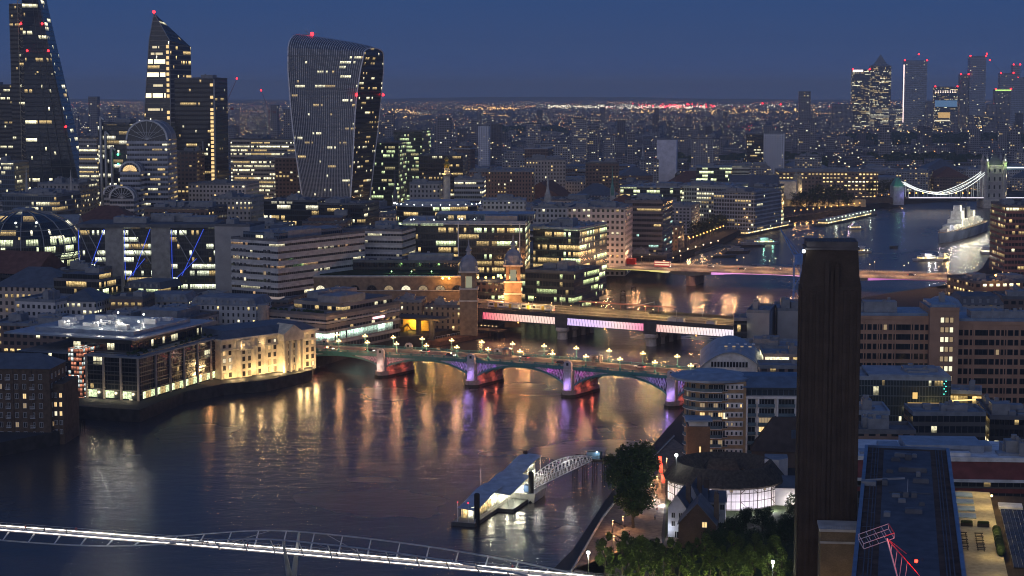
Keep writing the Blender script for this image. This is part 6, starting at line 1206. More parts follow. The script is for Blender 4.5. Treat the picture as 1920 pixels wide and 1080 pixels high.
def bankside_blocks():
    # red roofed long block with white cornices behind the gallery roof
    Y = 486; x0, x1 = X(1600, Y, 30), X(1990, Y, 30); zt = Z(862, Y); L = x1 - x0; red = M('red roof sheet', (.17, .05, .045), .7); r = body('red_roofed_block', 'long low block with a red sloping roof between white cornices, behind the gallery roof', 'building', x1, Y, -R(4), [(-L, 0), (0, 0), (0, 26), (-L, 26)], 4, zt - 9.5, mt['mall'], roofm['zinc'])
    q = MB(); q.loft([(-L - .5, -.8, zt - 5.6), (.5, -.8, zt - 5.6), (.5, 26, zt - 5.6), (-L - .5, 26, zt - 5.6)], [(-L, 2.4, zt - 1.3), (0, 2.4, zt - 1.3), (0, 26, zt - 1.3), (-L, 26, zt - 1.3)]); q.box(-L, 0, -.3, 4, zt - 9.49, zt - 8.3); q.build('red_roof', red, r)
    q = MB(); q.box(-L - .7, .7, -1.1, -.3, zt - 6.4, zt - 5.61); q.box(-L - .2, .2, 2.0, 26.2, zt - 1.29, zt - .1); q.build('white_cornice', m_steel, r); q = MB(); q.box(-L, 0, .1, 3, zt - 8.29, zt - 6.41); q.build('clerestory', mt['mall'], r)
    q = MB()
    for i in range(9): q.box(-L + 3 + i * 6.3, -L + 8.6 + i * 6.3, 5 + (i % 3) * 3, 10 + (i % 2) * 9, zt - .09, zt + .5 + (i % 3) * .5)
    q.box(-L * .72, -L * .34, 8, 22, zt - .08, zt + 2.0); q.build('roof_sheets', roofm['zinc'], r); plants(r, L * .4, 20, zt - .05, 3); q = MB(); q.box(-L * .6, -L * .42, 3.2, 6, zt - .07, zt + .9); q.build('roof_walkway', m_steel, r)
    # glass pavilions behind
    t = bld('glass_loft', 'glass block with warm lit lower floor below the brown office', 1606, 1782, 712, 622, 22, 'finglass', 4, 'zinc', 2, 'building', zr=None); a, b, z = t['dim']
    q = MB(); q.box(-a * .45, 0, -.35, -.05, z - 10.6, z - 8.2); q.box(-a * .4, -a * .35, -.35, -.05, z - 6.8, z - 4.6); q.build('lit_strip', EM('amber strip window', (1, .62, .20), 1.0), t); light('strip_glow', (-a * .2, -3, z - 10), (1, .65, .2), 900, .4, t); q = MB(); q.box(-a * .86, -.5, .6, b, z + .9, z + 1.5); q.build('roof_fin', roofm['zinc'], t)
    for i in range(6): lamp_part('teal_lamp', t, (-2.4 + (i % 2) * .6, -.4, z - 5 + i * .9), .16, EM('teal lamp', (.1, 1, .75), 4), 4)
    t = bld('lit_glass_cube', 'small warm glowing glass building with slanted bands right of the glass block', 1782, 1840, 738, 628, 12, 'goldglass', 14, 'zinc', 1, 'building'); a, b, z = t['dim']; q = MB()
    q.bar((-a, -.3, z - 3), (0, -.3, z - 2), .28); q.bar((-a, -.3, z - 8), (0, -.3, z - 6.6), .3); q.build('light_band', EM('slanted light band', (1, .72, .28), 1.6), t); light('cube_glow', (-a / 2, -4, z - 5), (1, .7, .3), 700, .4, t)
    bld('flat_glass_block', 'wide dark glass block with a thin lead roof, before the lit glass cube', 1712, 1848, 778, 585, 16, 'mall', 2, 'lead', 1)
    bld('low_roof_block', 'grey roofed low block close to the right side of the chimney', 1606, 1668, 776, 585, 18, 'mall', 4, 'zinc', 1)
    bld('brick_block', 'slim brown brick block between the chimney and the flat glass block', 1604, 1716, 812, 540, 14, 'brown', 4, 'felt', 2)
    bld('louvre_block', 'dark louvred block at the right frame edge before the brown office', 1858, 1960, 786, 590, 22, 'dark', 6, 'felt', 2)
    bld('low_roof_block', 'dark low block with green lit roof edge between glass block and louvred block', 1845, 1885, 770, 606, 18, 'dark', 6, 'felt', 1)
mt['goldglass'] = FA('gold lit glass', (.2, .16, .08), Floor=3.4, Bay=1.6, WR=.9, HR=.8, LitRun=.6, LitOne=.3, Mixw=.9, Warm=(1, .66, .22), Power=.8, Run=3.0)
bankside_blocks()
def brown_office():
    Y = 690; rn = random.Random(21); br = M('brown tile cladding', (.42, .25, .165), .8, 0, .18, .2); dk = M('dark frames', (.03, .03, .03), .5)
    for part_, p0, p1, py, y0, lab in (('l', 1560, 1744, 595, 0, 'left wing of the brown tiled office, dark window strips and a blue roof edge'), ('c', 1742, 1796, 579, -3.5, 'stair tower of the brown tiled office with three lit windows on every floor'), ('r', 1794, 1990, 606, -1, 'right wing of the brown tiled office, running off the frame edge')):
        x0, x1 = X(p0, Y + y0, 25), X(p1, Y + y0, 25); a = x1 - x0; z = Z(py, Y + y0); r = body('brown_office', lab, 'office', x1, Y + y0, -R(3), [(-a, 0), (0, 0), (0, 24), (-a, 24)], 4, z, br, roofm['lead'])
        nfl = 9; fh = 3.75
        if part_ == 'c':
            for k in range(nfl):
                for i in range(3): window(r, -a * .36 + (i - 1) * 1.75 - .6, -.01, z - 4.4 - k * fh - .9, 1.25, 1.9, 'c' if (k + i) % 3 == 0 else 'b' if rn.random() < .8 else 'c', 0, dk, 0)
        else:
            units = []; x = -a + .9 if part_ == 'r' else -.9
            pat = [1.2, 1.2, 1.4, 7.2, 1.2, 1.2] if part_ == 'l' else [1.4, 1.4, 1.2, 7.2, 1.2, 1.8, 1.8, 1.3, 7.4, 1.2, 1.6, 1.6, 7]
            i = 0; cx = 0.9
            while cx < a - 2:
                w_ = pat[i % len(pat)]; i += 1
                if cx + w_ > a - .8: break
                units.append((cx + w_ / 2, w_)); cx += w_ + .75
            for k in range(nfl):
                for cx, w_ in units:
                    X_ = -cx if part_ == 'l' else -a + cx
                    window(r, X_, -.01, z - 3.9 - k * fh - 1.0, w_, 2.0, 'b' if rn.random() < (.10 if part_ == 'r' and k < 2 else .02) else 'c' if rn.random() < .006 else 'd', 0, dk, 0 if w_ < 3 else 4)
        q = MB(); q.box(-a, 0, -.25, -.02, z - .9, z + .5); 
        if part_ != 'c':
            for k in range(nfl): q.box(-a, 0, -.14, -.015, z - 5.6 - k * fh, z - 5.2 - k * fh)
            for i in range(int(a / 6)): q.box(-a + i * 6, -a + .4 + i * 6, -.2, -.012, 4, z - .91)
        q.build('cladding_band', br, r)
        q = MB(); q.box(-a + 1, -1, 1.5, 22, z + .01, z + 1.4); q.build('roof_deck', M('blue grey deck', (.22, .29, .38), .5), r); plants(r, a * .9, 20, z + 1.42, 3 if part_ != 'c' else 1)
        q = MB(); n = max(3, int(a / 2.6))
        for i in range(n + 1): q.bar((-a + .4 + i * (a - .8) / n, .3, z + .5), (-a + .4 + i * (a - .8) / n, .3, z + 2.6), .06)
        for zz in (z + 1.5, z + 2.6): q.bar((-a + .4, .3, zz), (-.4, .3, zz), .05)
        q.build('roof_railing', M('blue railing', (.2, .28, .38), .4), r)
    t = thing('domed_roof', 'grey blue ribbed dome roof rising behind the brown office', 'building', (X(1778, 770, 40), 770, 0)); zd = Z(585, 770); q = MB(); q.box(-9, 12, -2, 18, 4, zd); q.build('block', mt['blankc'], t); q = MB(); q.lathe([(8.2, zd + .01), (7.8, zd + 2.2), (6.4, zd + 4.2), (4, zd + 5.6), (1.2, zd + 6.2), (.05, zd + 6.3)], 18, 0, (0, 8)); q.build('dome', roofm['zinc'], t); claim(t.location.x, 778, 14)
    bld('mansard_block', 'stone block under a broad dark mansard roof right of the ribbed dome', 1796, 1880, 572, 800, 24, 'stone', 4, 'felt', 2, kind='mansard')
    bld('plain_block', 'plain dark block behind the mansard block at the right frame edge', 1880, 1960, 560, 850, 24, 'brown', 4, 'felt', 3)
    r = [o for o in COL.objects if o.get('label', '').startswith('low yellow lit office at')][0]; lamp_part('sodium_lamp', r, (-r['dim'][0] * .72, -1, r['dim'][2] + 4.5), .55, EM('sodium street lamp', (1, .42, .08), 26), 6); light('sodium_light', (-r['dim'][0] * .72, -3, r['dim'][2] + 5), (1, .45, .1), 3000, .5, r)
brown_office()
def riverside_flats():
    rn = random.Random(31); Y = 604; tan = M('tan flat brick', (.36, .245, .14), .85, 0, .25, .5); wh = M('white render', (.70, .66, .63), .75); fr = M('grey window frames', (.35, .37, .39), .5); rail = M('balcony glass', (.10, .15, .18), .2)
    xA0, xA1, xB1 = X(1290, Y, 20), X(1398, Y, 20), X(1512, Y, 20); zt = Z(716, Y); zb = Z(742, Y); r = thing('riverside_flats', 'riverside apartment block with a curved balconied end, white framed bays and a grey oval roof', 'flats', (xA0, Y, 0), -R(2)); WA = xA1 - xA0; WB = xB1 - xA1
    q = MB(); arc = [(6.5 - 6.5 * math.cos(t), 7 - 7 * math.sin(t)) for t in [i * PI / 2 / 10 for i in range(11)]]; poly = [p for p in arc] + [(WA, 0), (WA, 22), (0, 22)]; q.prism(poly, 4, zt, 0); q.build('brick_wing', tan, r)
    q = MB(); q.prism([(WA + .01, .4), (WA + WB, .4), (WA + WB, 20), (WA + .01, 20)], 4, zb, 0); q.build('white_wing', wh, r)
    q = MB(); n = 30; q.prism([(WA * .42 + WA * .72 * math.cos(2 * PI * i / n), 10 + 13.5 * math.sin(2 * PI * i / n)) for i in range(n)], zt + .01, zt + .8, 0, None, True, True); q.lathe([(1, zt + .81)], 3, 0, (0, 0), False) if False else None
    lo = [(WA * .42 + WA * .70 * math.cos(2 * PI * i / n), 10 + 13 * math.sin(2 * PI * i / n), zt + .81) for i in range(n)]; hi = [(WA * .42 + WA * .3 * math.cos(2 * PI * i / n), 10 + 6 * math.sin(2 * PI * i / n), zt + 2.4) for i in range(n)]; q.loft(lo, hi); q.build('oval_roof', roofm['zinc'], r)
    q = MB(); q.loft([(WA * .9, -.8, zb + 3.0), (WA + WB, -.8, zb + 3.0), (WA + WB, 21, zb + 3.0), (WA * .9, 21, zb + 3.0)], [(WA * .9, 5, zb + 6), (WA + WB, 5, zb + 6), (WA + WB, 15, zb + 6), (WA * .9, 15, zb + 6)]); q.build('pitched_roof', M('blue slate', (.10, .14, .20), .5), r); q = MB(); q.box(WA + .1, WA + WB, 1.6, 20, zb + .01, zb + 2.98); q.build('attic_storey', mt['blue'], r)
    for i in range(6): q = MB(); q.box(-.5, .5, -.4, .4, 0, .4); q.build('roof_light', m_glass if i % 3 else m_steel, r, (2 + i * 2.6, 5 + (i % 2) * 4, zt + 1.6))
    fl = 3.15
    for k in range(8):
        z = zt - 2.9 - k * fl
        if z < 5: break
        q = MB(); ring = [(6.5 - 8.0 * math.cos(t), 7 - 8.5 * math.sin(t)) for t in [i * PI / 2 / 10 for i in range(11)]] + [(WA * .58, -1.5), (WA * .58, -.02)]; pl = ring + [p for p in reversed(arc)]
        q.prism(pl, z - .5, z - .28, 0, 0, True, True); q.build('balcony', wh, r)
        q = MB(); up = ring[:-1]; q.chain([(x, y, z + .75) for x, y in up], .06)
        for (xa, ya), (xb, yb) in zip(up, up[1:]): q.face([(xa, ya, z - .27), (xb, yb, z - .27), (xb, yb, z + .7), (xa, ya, z + .7)])
        q.build('balcony_glass', rail, r)
        for i in range(4): window(r, 7.6 + i * 1.65, -.01, z - .2, 1.35, 2.1, pick(rn, [7, 1.4, .2, 1.2]), 0, fr, 1)
        for i in range(3):
            t = (i + .5) * PI / 2 / 3; o = window(r, 6.5 - 6.55 * math.cos(t), 7 - 7.05 * math.sin(t), z - .2, 1.6, 2.1, pick(rn, [7, 1.6, .2, 1.2]), 0, fr, 1); o.rotation_euler = (0, 0, -(PI / 2 - t))
        q = MB(); q.box(WA * .64, WA * .95, -.25, -.02, z + .3, z + 2.2); q.build('white_panel', wh, r)
        for i in range(4): window(r, WA * .68 + i * WA * .078, -.27, z + .7, .5, 1.0, pick(rn, [8, 1, .3, .6]), 0, fr, 0)
    for k in range(7):
        z = zb - 3.4 - k * fl
        if z < 4.6: break
        for i, (x, w_) in enumerate(((1.9, 2.4), (6.8, 5.2), (13.6, 5.2))):
            window(r, WA + x, .39, z, w_, 2.3, pick(rn, [7, .9, .3, 1.3]), 0, fr, 1 if w_ < 3 else 4)
            q = MB(); q.box(WA + x - w_ / 2 - .2, WA + x + w_ / 2 + .2, -.7, .28, z - .35, z - .17); q.box(WA + x - w_ / 2 - .2, WA + x + w_ / 2 + .2, -.7, -.66, z - .16, z + .8); q.build('balcony_glass', rail, r)
    q = MB()
    for x in (0, 3.8, 10.2, WB - .6): q.box(WA + x + .02, WA + x + .6, -.5, .38, 4, zb)
    q.box(WA + .62, WA + WB, -.45, .37, zb - .8, zb - .01); q.build('white_frame', wh, r); claim(xA0 + 18, Y + 10, 24)
    # brick stack tower in front, arched roof hall and grey blocks behind
    tw = body('brick_stack', 'square brick stack tower with a flat metal cap in front of the apartment block', 'tower', X(1331, 572, 15), 572, -R(2), [(-7.2, 0), (0, 0), (0, 8), (-7.2, 8)], 4, Z(800, 572), brick_mat('orange brick', (.27, .15, .085)), roofm['felt']); z = Z(800, 572)
    q = MB(); q.box(-6.6, -.6, .6, 7.4, z + .01, z + 1.6); q.build('louvred_top', wh, tw); q = MB(); q.box(-7.9, .7, -.7, 8.7, z + 1.61, z + 2.1); q.build('metal_cap', roofm['zinc'], tw); q = MB(); q.box(-3.4, -2.9, -.12, -.01, z - 9, z - 6.5); q.build('slit_window', e_winw, tw); light('street_glow', (-6, -6, 9), (1, .55, .2), 500, .4, tw)
    t = thing('arched_roof_hall', 'hall with a wide curved blue grey roof and a glazed white gable', 'building', (X(1312, 715, 20), 715, 0), -R(6)); Wd = X(1428, 715, 20) - X(1312, 715, 20); z0 = Z(690, 715); q = MB(); n = 12; ps = [(Wd * i / n, z0 + 6.5 * math.sin(PI * i / n) ** .9) for i in range(n + 1)]
    for (xa, za), (xb, zb_) in zip(ps, ps[1:]): q.loft([(xa, -1, za), (xb, -1, zb_), (xb, 34, zb_ + 2), (xa, 34, za + 2)], [(xa, -1, za + .3), (xb, -1, zb_ + .3), (xb, 34, zb_ + 2.3), (xa, 34, za + 2.3)])
    q.build('curved_roof', roofm['zinc'], t); q = MB(); q.face([(0, 0, 4)] + [(Wd, 0, 4)] + [(x, 0, zz) for x, zz in reversed(ps)]); q.box(0, Wd, .01, 32, 4, z0); q.build('gable_wall', wh, t)
    for i in range(12): window(t, Wd * .2 + i * Wd * .05, -.02, z0 + .6, .8, 2.0, 'd', 0, fr, 0)
    for i in range(8): q = MB(); q.box(-.6, .6, -.9, .9, 0, .3); q.build('roof_light', m_steel if i % 2 else e_winb, t, (Wd * .42 + i * 1.6, 8 + (i % 2) * 8, z0 + 7.6)); 
    claim(t.location.x + 10, 730, 20)
    bld('lit_workshop', 'low grey brick block with two big lit windows, right of the arched hall', 1432, 1512, 668, 720, 22, 'workshop', 4, 'lead', 1)
    bld('brick_block', 'brown brick block with small lit windows under the grey tower blocks', 1425, 1512, 690, 690, 14, 'brown', 4, 'lead', 0)
    bld('grey_tower_block', 'blank grey panelled block with small paired lit windows on its right side', 1400, 1442, 586, 800, 26, 'blankc', 14, 'lead', 1)
    g = bld('grey_tower_block', 'blank grey panelled block under the blue crane, joined to its smaller twin', 1458, 1515, 582, 812, 26, 'blankc', 4, 'lead', 2)
    bld('glass_corner', 'narrow lit glass corner at the left of the grey panelled blocks', 1376, 1400, 600, 798, 16, 'glass', 6, 'lead', 0)
    bld('podium', 'broad grey podium below the grey panelled blocks', 1384, 1515, 654, 770, 24, 'blankc', 6, 'zinc', 3)
    tower_crane('tall blue tower crane with folded jib standing behind the chimney', 1494, 800, 428, 17, M('blue crane paint', (.10, .22, .50), .45), 38, 62, False, s=3.0, flip=-1)
mt['workshop'] = FA('workshop', (.22, .2, .19), Floor=9.0, Bay=11.0, WR=.86, HR=.42, LitRun=.9, LitOne=.6, Mixw=.4, Power=1.0, Run=2.0)
riverside_flats()
# ---------------------------------------------------------------- round theatre, old houses, garden, pier, people
def round_theatre():
    c = Vector((X(1358, 551, 8), 533, 0)); R0 = 18.0; cx, cy = c.x, 551; r = thing('round_theatre', 'round white timber framed theatre with a dark thatched ring roof and open yard', 'theatre', (cx, cy, 0)); n = 20; ring = lambda rr, z: [(rr * math.cos(2 * PI * (i + .5) / n), rr * math.sin(2 * PI * (i + .5) / n), z) for i in range(n)]
    pl = M('lime plaster', (.68, .64, .62), .85, 0, .12, .4); oak = M('oak frame', (.05, .035, .025), .85); th = M('water reed thatch', (.075, .062, .05), .95, 0, .4, 1.2); ze = 11.8
    q = MB(); q.loft(ring(R0, 4), ring(R0, ze), 0, False); q.build('plaster_wall', pl, r); q = MB(); q.loft(list(reversed(ring(R0 - 6.5, 4))), list(reversed(ring(R0 - 6.5, ze))), 0, False); q.build('inner_gallery', oak, r)
    q = MB(); q.loft(ring(R0 + .9, ze - .5), ring(R0 + .9, ze), 0, False); q.loft(ring(R0 + .9, ze + .003), ring(R0 - 3.0, ze + 4.6), 0, False); q.loft(ring(R0 - 2.99, ze + 4.6), ring(R0 - 3.5, ze + 4.7), 0, False); q.loft(ring(R0 - 3.51, ze + 4.69), ring(R0 - 7.6, ze + .3), 0, False); q.build('thatched_roof', th, r)
    q = MB()
    for i in range(n):
        a = 2 * PI * (i + .5) / n; b = 2 * PI * (i + 1.5) / n; pa = Vector(((R0 + .06) * math.cos(a), (R0 + .06) * math.sin(a), 0)); pb = Vector(((R0 + .06) * math.cos(b), (R0 + .06) * math.sin(b), 0)); m = (pa + pb) / 2
        if m.y > 6: continue
        for p, w_ in ((pa, .17), (m, .1)): q.bar(p + Vector((0, 0, 4)), p + Vector((0, 0, ze)), w_)
        for f in (.25, .75): p = pa.lerp(pb, f); q.bar(p + Vector((0, 0, 4)), p + Vector((0, 0, ze)), .06)
        for z in (5.2, 7.6, 10.0, 12.2): q.bar(pa + Vector((0, 0, z)), pb + Vector((0, 0, z)), .1)
        if i % 2: q.bar(pa + Vector((0, 0, 10.0)), m + Vector((0, 0, 12.2)), .09); q.bar(pb + Vector((0, 0, 10.0)), m + Vector((0, 0, 12.2)), .09); q.bar(pa + Vector((0, 0, 7.6)), m + Vector((0, 0, 5.2)), .09)
    q.build('timber_frame', oak, r)
    for i in range(n):
        a = 2 * PI * (i + 1) / n; p = Vector(((R0 - .16) * math.cos(a), (R0 - .16) * math.sin(a), 0))
        if p.y > 4 or i % 2: continue
        o = window(r, p.x, p.y, 10.6, .8, .9, 'b', 0, oak, 1); o.rotation_euler = (0, 0, a + PI / 2)
    q = MB(); q.box(-5, 5, 4, 9, 4, 12.6); q.loft([(-5.4, 3.6, 12.61), (5.4, 3.6, 12.61), (5.4, 10.4, 12.61), (-5.4, 10.4, 12.61)], [(-4, 7, 15.8), (4, 7, 15.8), (4, 7.4, 15.8), (-4, 7.4, 15.8)], 1); q.build('stage_house', [oak, th], r)
    q = MB(); rn = random.Random(4)
    for i in range(26): q.ball((rn.uniform(-6, 6), 1.5 + rn.uniform(-1.5, 2), 11.6 + rn.uniform(0, .9)), .12, 0, 4)
    q.build('stage_lamp', EM('stage lantern', (1, .42, .15), 10), r); light('yard_light', (0, -2, 10), (1, .5, .2), 420, .5, r)
    for a, pw, col in ((-170, 700, (1, .9, .8)), (-150, 900, (1, .92, .9)), (-128, 950, (1, .9, .95)), (-104, 950, (.92, .86, 1)), (-80, 950, (.9, .84, 1)), (-56, 900, (.92, .86, 1)), (-34, 700, (1, .9, .8))): light('wall_floodlight', ((R0 + 5) * math.cos(R(a)), (R0 + 5) * math.sin(R(a)), 6.4), col, pw * 2.1, .4, r)
    bx = X(1284, c.y, 15); lamp_part('floodlamp', r, (bx - cx - 1.5, -6, 19.4), .5, EM('theatre floodlamp', (.95, 1, .95), 26), 6); q = MB(); q.bar((bx - cx - 1.5, -6, 4), (bx - cx - 1.5, -6, 19.2), .12); q.build('lamp_mast', m_dsteel, r); light('mast_light', (bx - cx - 1.5, -6.8, 19), (.95, 1, .95), 500, .4, r)
    t = thing('white_annexe', 'white canted annexe with a low dark roof right of the round theatre', 'building', (X(1448, 560, 12), 556, 0), -R(8)); q = MB(); q.prism([(-3, -2.6), (1.4, -3.2), (4.2, .4), (4, 6), (-3, 6)], 4, 16.4, 0, 1); q.build('canted_bay', [pl, roofm['lead']], t); q = MB(); q.box(-14, 9, -16, -4, 4, 10.4); q.build('low_hall', mt['blankc'], t); pit = MB(); pit.loft([(-14.5, -16.5, 10.41), (9.5, -16.5, 10.41), (9.5, -3.9, 10.41), (-14.5, -3.9, 10.41)], [(-12, -10, 13), (7, -10, 13), (7, -9.8, 13), (-12, -9.8, 13)]); pit.build('slate_roof', roofm['slate'], t); light('entrance_light', (-2, -17.6, 9.4), (1, .75, .4), 420, .4, t); q = MB(); q.box(-8, -1, -16.2, -16.01, 7.2, 8.8); q.build('lit_entrance', e_winw, t); lamp_part('bulkhead_lamp', t, (0, -5, 13.4), .3, e_warm, 6)
    h = thing('dark_gabled_hall', 'dark hall with a steep hipped roof between the theatre and the chimney', 'building', (X(1410, 596, 10), 596, 0), -R(6)); q = MB(); q.box(0, 19, 0, 16, 4, 10.5); q.build('wall', m_brick, h); q = MB(); q.loft([(-.6, -.6, 10.51), (19.6, -.6, 10.51), (19.6, 16.6, 10.51), (-.6, 16.6, 10.51)], [(7, 6, 21), (17, 6, 21), (17, 9, 21), (7, 9, 21)]); q.build('steep_roof', M('dark clay roof', (.07, .055, .05), .9), h); q = MB(); q.box(13, 14.6, 2.0, 3, 13.5, 17.5); q.build('roof_window', M('blue roof glass', (.08, .11, .16), .15), h); q = MB(); q.box(17, 22, 2, 10, 4, 19); q.build('brick_stack', m_chim, h)
round_theatre()
def old_houses():
    rn = random.Random(3); wh = M('white painted house', (.46, .47, .52), .8); fr = M('house window frames', (.5, .5, .5), .6); slate = roofm['slate']
    def gabled(label, px0, px1, Y, b, ze, h, wall, wins, rz, name='old_house', lit=(8, 1, .4, 1), chim=True, ridge='y'):
        x1 = X(px1, Y, 10); a = x1 - X(px0, Y, 10); q = MB(); q.box(-a, 0, 0, b, 4, ze); r = tag(q.build(name, wall, None, (x1, Y, 0), rz), label, 'house')
        if ridge == 'y':
            q = MB(); q.face([(-a, -.004, ze), (0, -.004, ze), (-a / 2, -.004, ze + h)]); q.build('gable', wall, r); q = MB(); q.face([(-a, b, ze), (-a / 2, b, ze + h), (0, b, ze)]); q.build('gable', wall, r); q = MB(); e = .35
            for s0, s1 in ((-a - e, -a / 2), (e, -a / 2)): q.loft([(s0, -e, ze - .2), (s1, -e, ze + h + .1), (s1, b + e, ze + h + .1), (s0, b + e, ze - .2)], [(s0, -e, ze), (s1, -e, ze + h + .3), (s1, b + e, ze + h + .3), (s0, b + e, ze)])
            q.build('roof', slate, r)
        else: pitched(r, a, b, ze + .01, h, slate, 0, 'x')
        for (u, z, w_, hh) in wins: window(r, -a * u, -.01, z, w_, hh, pick(rn, lit), 0, fr, 1)
        if chim: q = MB(); q.box(-.9, .4, b * .4, b * .4 + 1.6, ze, ze + h + 1.8); [q.lathe([(.2, ze + h + 1.81), (.16, ze + h + 2.5)], 6, 0, (-.6 + k * .5, b * .4 + .8)) for k in range(2)]; q.build('chimney_stack', m_brick, r)
        return r
    gabled('white rendered gabled house at the corner of the river walk, left of the row', 1252, 1286, 498, 13, 13.8, 3.6, wh, [(.3, 11, .9, 1.4), (.7, 11, .9, 1.4), (.3, 8.2, .9, 1.4), (.7, 8.6, .9, 1.4), (.5, 5.2, 1, 1.9)], -R(14))
    gabled('white house with a twin gable behind the white corner house', 1284, 1308, 509, 11, 14, 3.8, wh, [(.3, 11, .8, 1.3), (.7, 11, .8, 1.3)], -R(14))
    gabled('grey house with a wide hatch of small windows, next to the twin gable', 1300, 1324, 514, 10, 12.6, 3.2, wh, [(.25, 10, .8, 1.3), (.6, 10, .8, 1.3)], -R(10), ridge='x')
    gabled('low white house under a blue grey roof with a strip of four windows', 1320, 1360, 517, 8, 11.2, 2.6, wh, [(.15, 9, 1.1, 1.5), (.38, 9, 1.1, 1.5), (.62, 9, 1.1, 1.5), (.85, 9, 1.1, 1.5)], -R(8), ridge='x', chim=False)
    b = gabled('dark brick house with a broad gable and one lit window before white houses', 1272, 1342, 487, 13, 11.6, 5.8, brick_mat('old house brick', (.10, .065, .055)), [(.3, 11, 1.2, 1.4)], -R(10), lit=(0, 1, 0, 0)); 
    q = MB(); q.box(-14.5, -11.2, -1, 14, 4, 5.4); q.build('garden_wall', m_brick, b)
    light('alley_light', (-13.5, 8, 8), (.85, .9, 1), 260, .3, b)
old_houses()
# ---- trees
m_bark = M('bark', (.045, .036, .028), .95); LEAF = {'dark': M('dark leaves', (.022, .042, .014), .8, 0, .5, .5), 'mid': M('plane leaves', (.035, .062, .016), .8, 0, .5, .5), 'birch': M('birch leaves', (.062, .088, .018), .75, 0, .45, .5)}
def tree_mesh(seed, h, rad, trunk_h, n, leaf, slim=False):
    rn = random.Random(seed); tr = MB(); cr = MB(); top = Vector((rn.uniform(-.5, .5), rn.uniform(-.5, .5), h * .72)); base_r = .028 * h + .05
    p = Vector((0, 0, -.3)); k = 6
    for i in range(k):
        q = Vector((top.x * ((i + 1) / k) ** 1.5, top.y * ((i + 1) / k) ** 1.5, h * .72 * (i + 1) / k)); tr.bar(p, q, base_r * (1 - i / k * .8), 6, 0, base_r * (1 - (i + 1) / k * .8)); p = q
    lobes = []; nl = 5 if slim else 11
    for i in range(nl):
        a = i * 2.4 + rn.uniform(-.4, .4); z = trunk_h + (h - trunk_h) * (.15 + .75 * (i + .5) / nl); rr = rad * (.62 - .3 * abs((i + .5) / nl - .4)) * rn.uniform(.7, 1.25); c = Vector((rr * math.cos(a), rr * math.sin(a), z)); s = rad * rn.uniform(.34, .58) * (.7 if slim else 1); lobes.append((c, s)); tr.bar((0, 0, max(trunk_h * .8, z - h * .22)), c, base_r * .35, 5, 0, base_r * .1)
    for i in range(n):
        c, s = lobes[rn.randrange(nl)]; d = Vector((rn.gauss(0, 1), rn.gauss(0, 1), rn.gauss(0, 1))).normalized() * s * rn.uniform(.2, 1.35) ** .7; pt = c + Vector((d.x, d.y, d.z * (1.5 if slim else .85))); u = Vector((rn.gauss(0, 1), rn.gauss(0, 1), rn.gauss(0, .6))).normalized(); v = u.cross(Vector((rn.gauss(0, 1), rn.gauss(0, 1), rn.gauss(0, 1)))).normalized(); sz = rn.uniform(.22, .5) * (.8 if slim else 1) * (h / 14) ** .3
        cr.face([pt - u * sz, pt + v * sz * .7, pt + u * sz, pt - v * sz * .6])
    t = tr.build('trunk', m_bark); c = cr.build('crown', LEAF[leaf]); a, b = t.data, c.data; bpy.data.objects.remove(t); bpy.data.objects.remove(c); return a, b
TM = {k: tree_mesh(*v) for k, v in {'big0': (1, 17, 6.4, 4, 5200, 'mid'), 'big1': (2, 15, 5.6, 3.6, 4600, 'mid'), 'dk0': (3, 14, 5.6, 3, 3600, 'dark'), 'dk1': (4, 16, 6.2, 3, 3800, 'dark'), 'b0': (5, 11, 2.5, 2.6, 1700, 'birch', True), 'b1': (6, 10, 2.3, 2.3, 1500, 'birch', True), 'b2': (7, 12, 2.8, 3, 1800, 'birch', True), 'far': (8, 15, 6.5, 2.5, 1900, 'dark'), 'far2': (9, 13, 6, 2.2, 1700, 'dark')}.items()}
def tree(kind, label, pos, s=1.0, rz=0.0, group=None, name='tree'):
    t = thing(name, label, 'tree', pos, rz, group); t.scale = (s, s, s); link('trunk', TM[kind][0], t); link('crown', TM[kind][1], t); return t
tree('big0', 'tall leafy plane tree on the river walk, rearmost of the pair by the jetty', W(1192, 945, 5), 1.12, .4, None, 'plane_tree'); tree('big1', 'leafy plane tree with a leaning trunk on the river walk before the taller one', W(1187, 990, 5), 1.0, 2.1, None, 'plane_tree')
tree('big1', 'smaller plane tree leaning over the river wall left of the tall one', W(1160, 930, 5), .82, 4.1, None, 'plane_tree')
rn = random.Random(17); k = 0
for row, (y0, n, z) in enumerate(((452, 13, 0), (444, 13, 0), (460, 11, 0))):
    for i in range(n):
        px = 1138 + (1478 - 1138) * (i + .5 * (row % 2)) / n + rn.uniform(-7, 7); Yb = y0 + rn.uniform(-2.5, 2.5)
        tree('b%d' % rn.randrange(3), f"slender uplit birch, {ORD[i]} from the river in the {('middle', 'front', 'back')[row]} row of the grove", (X(px, Yb, 5), Yb, 5), rn.uniform(.82, 1.1), rn.uniform(0, 6), 'birch grove', 'birch_tree')
for i, (px, Y) in enumerate([(1146 + 26 * q_, 447 - 7 * (q_ % 2)) for q_ in range(13)]): 
    t = thing('ground_uplight', f"{ORD[i]} small garden uplight from the river under the birch grove", 'lamp', (X(px, Y, 5), Y - 3, 5), 0, 'garden uplights'); q = MB(); q.lathe([(.16, 0), (.2, .3)], 8); q.build('housing', m_dsteel, t); light('uplight', (0, -.4, .9), (.95, 1, .42), (1900 - 80 * i) * (1.3, .5, .9)[i % 3], .3, t)
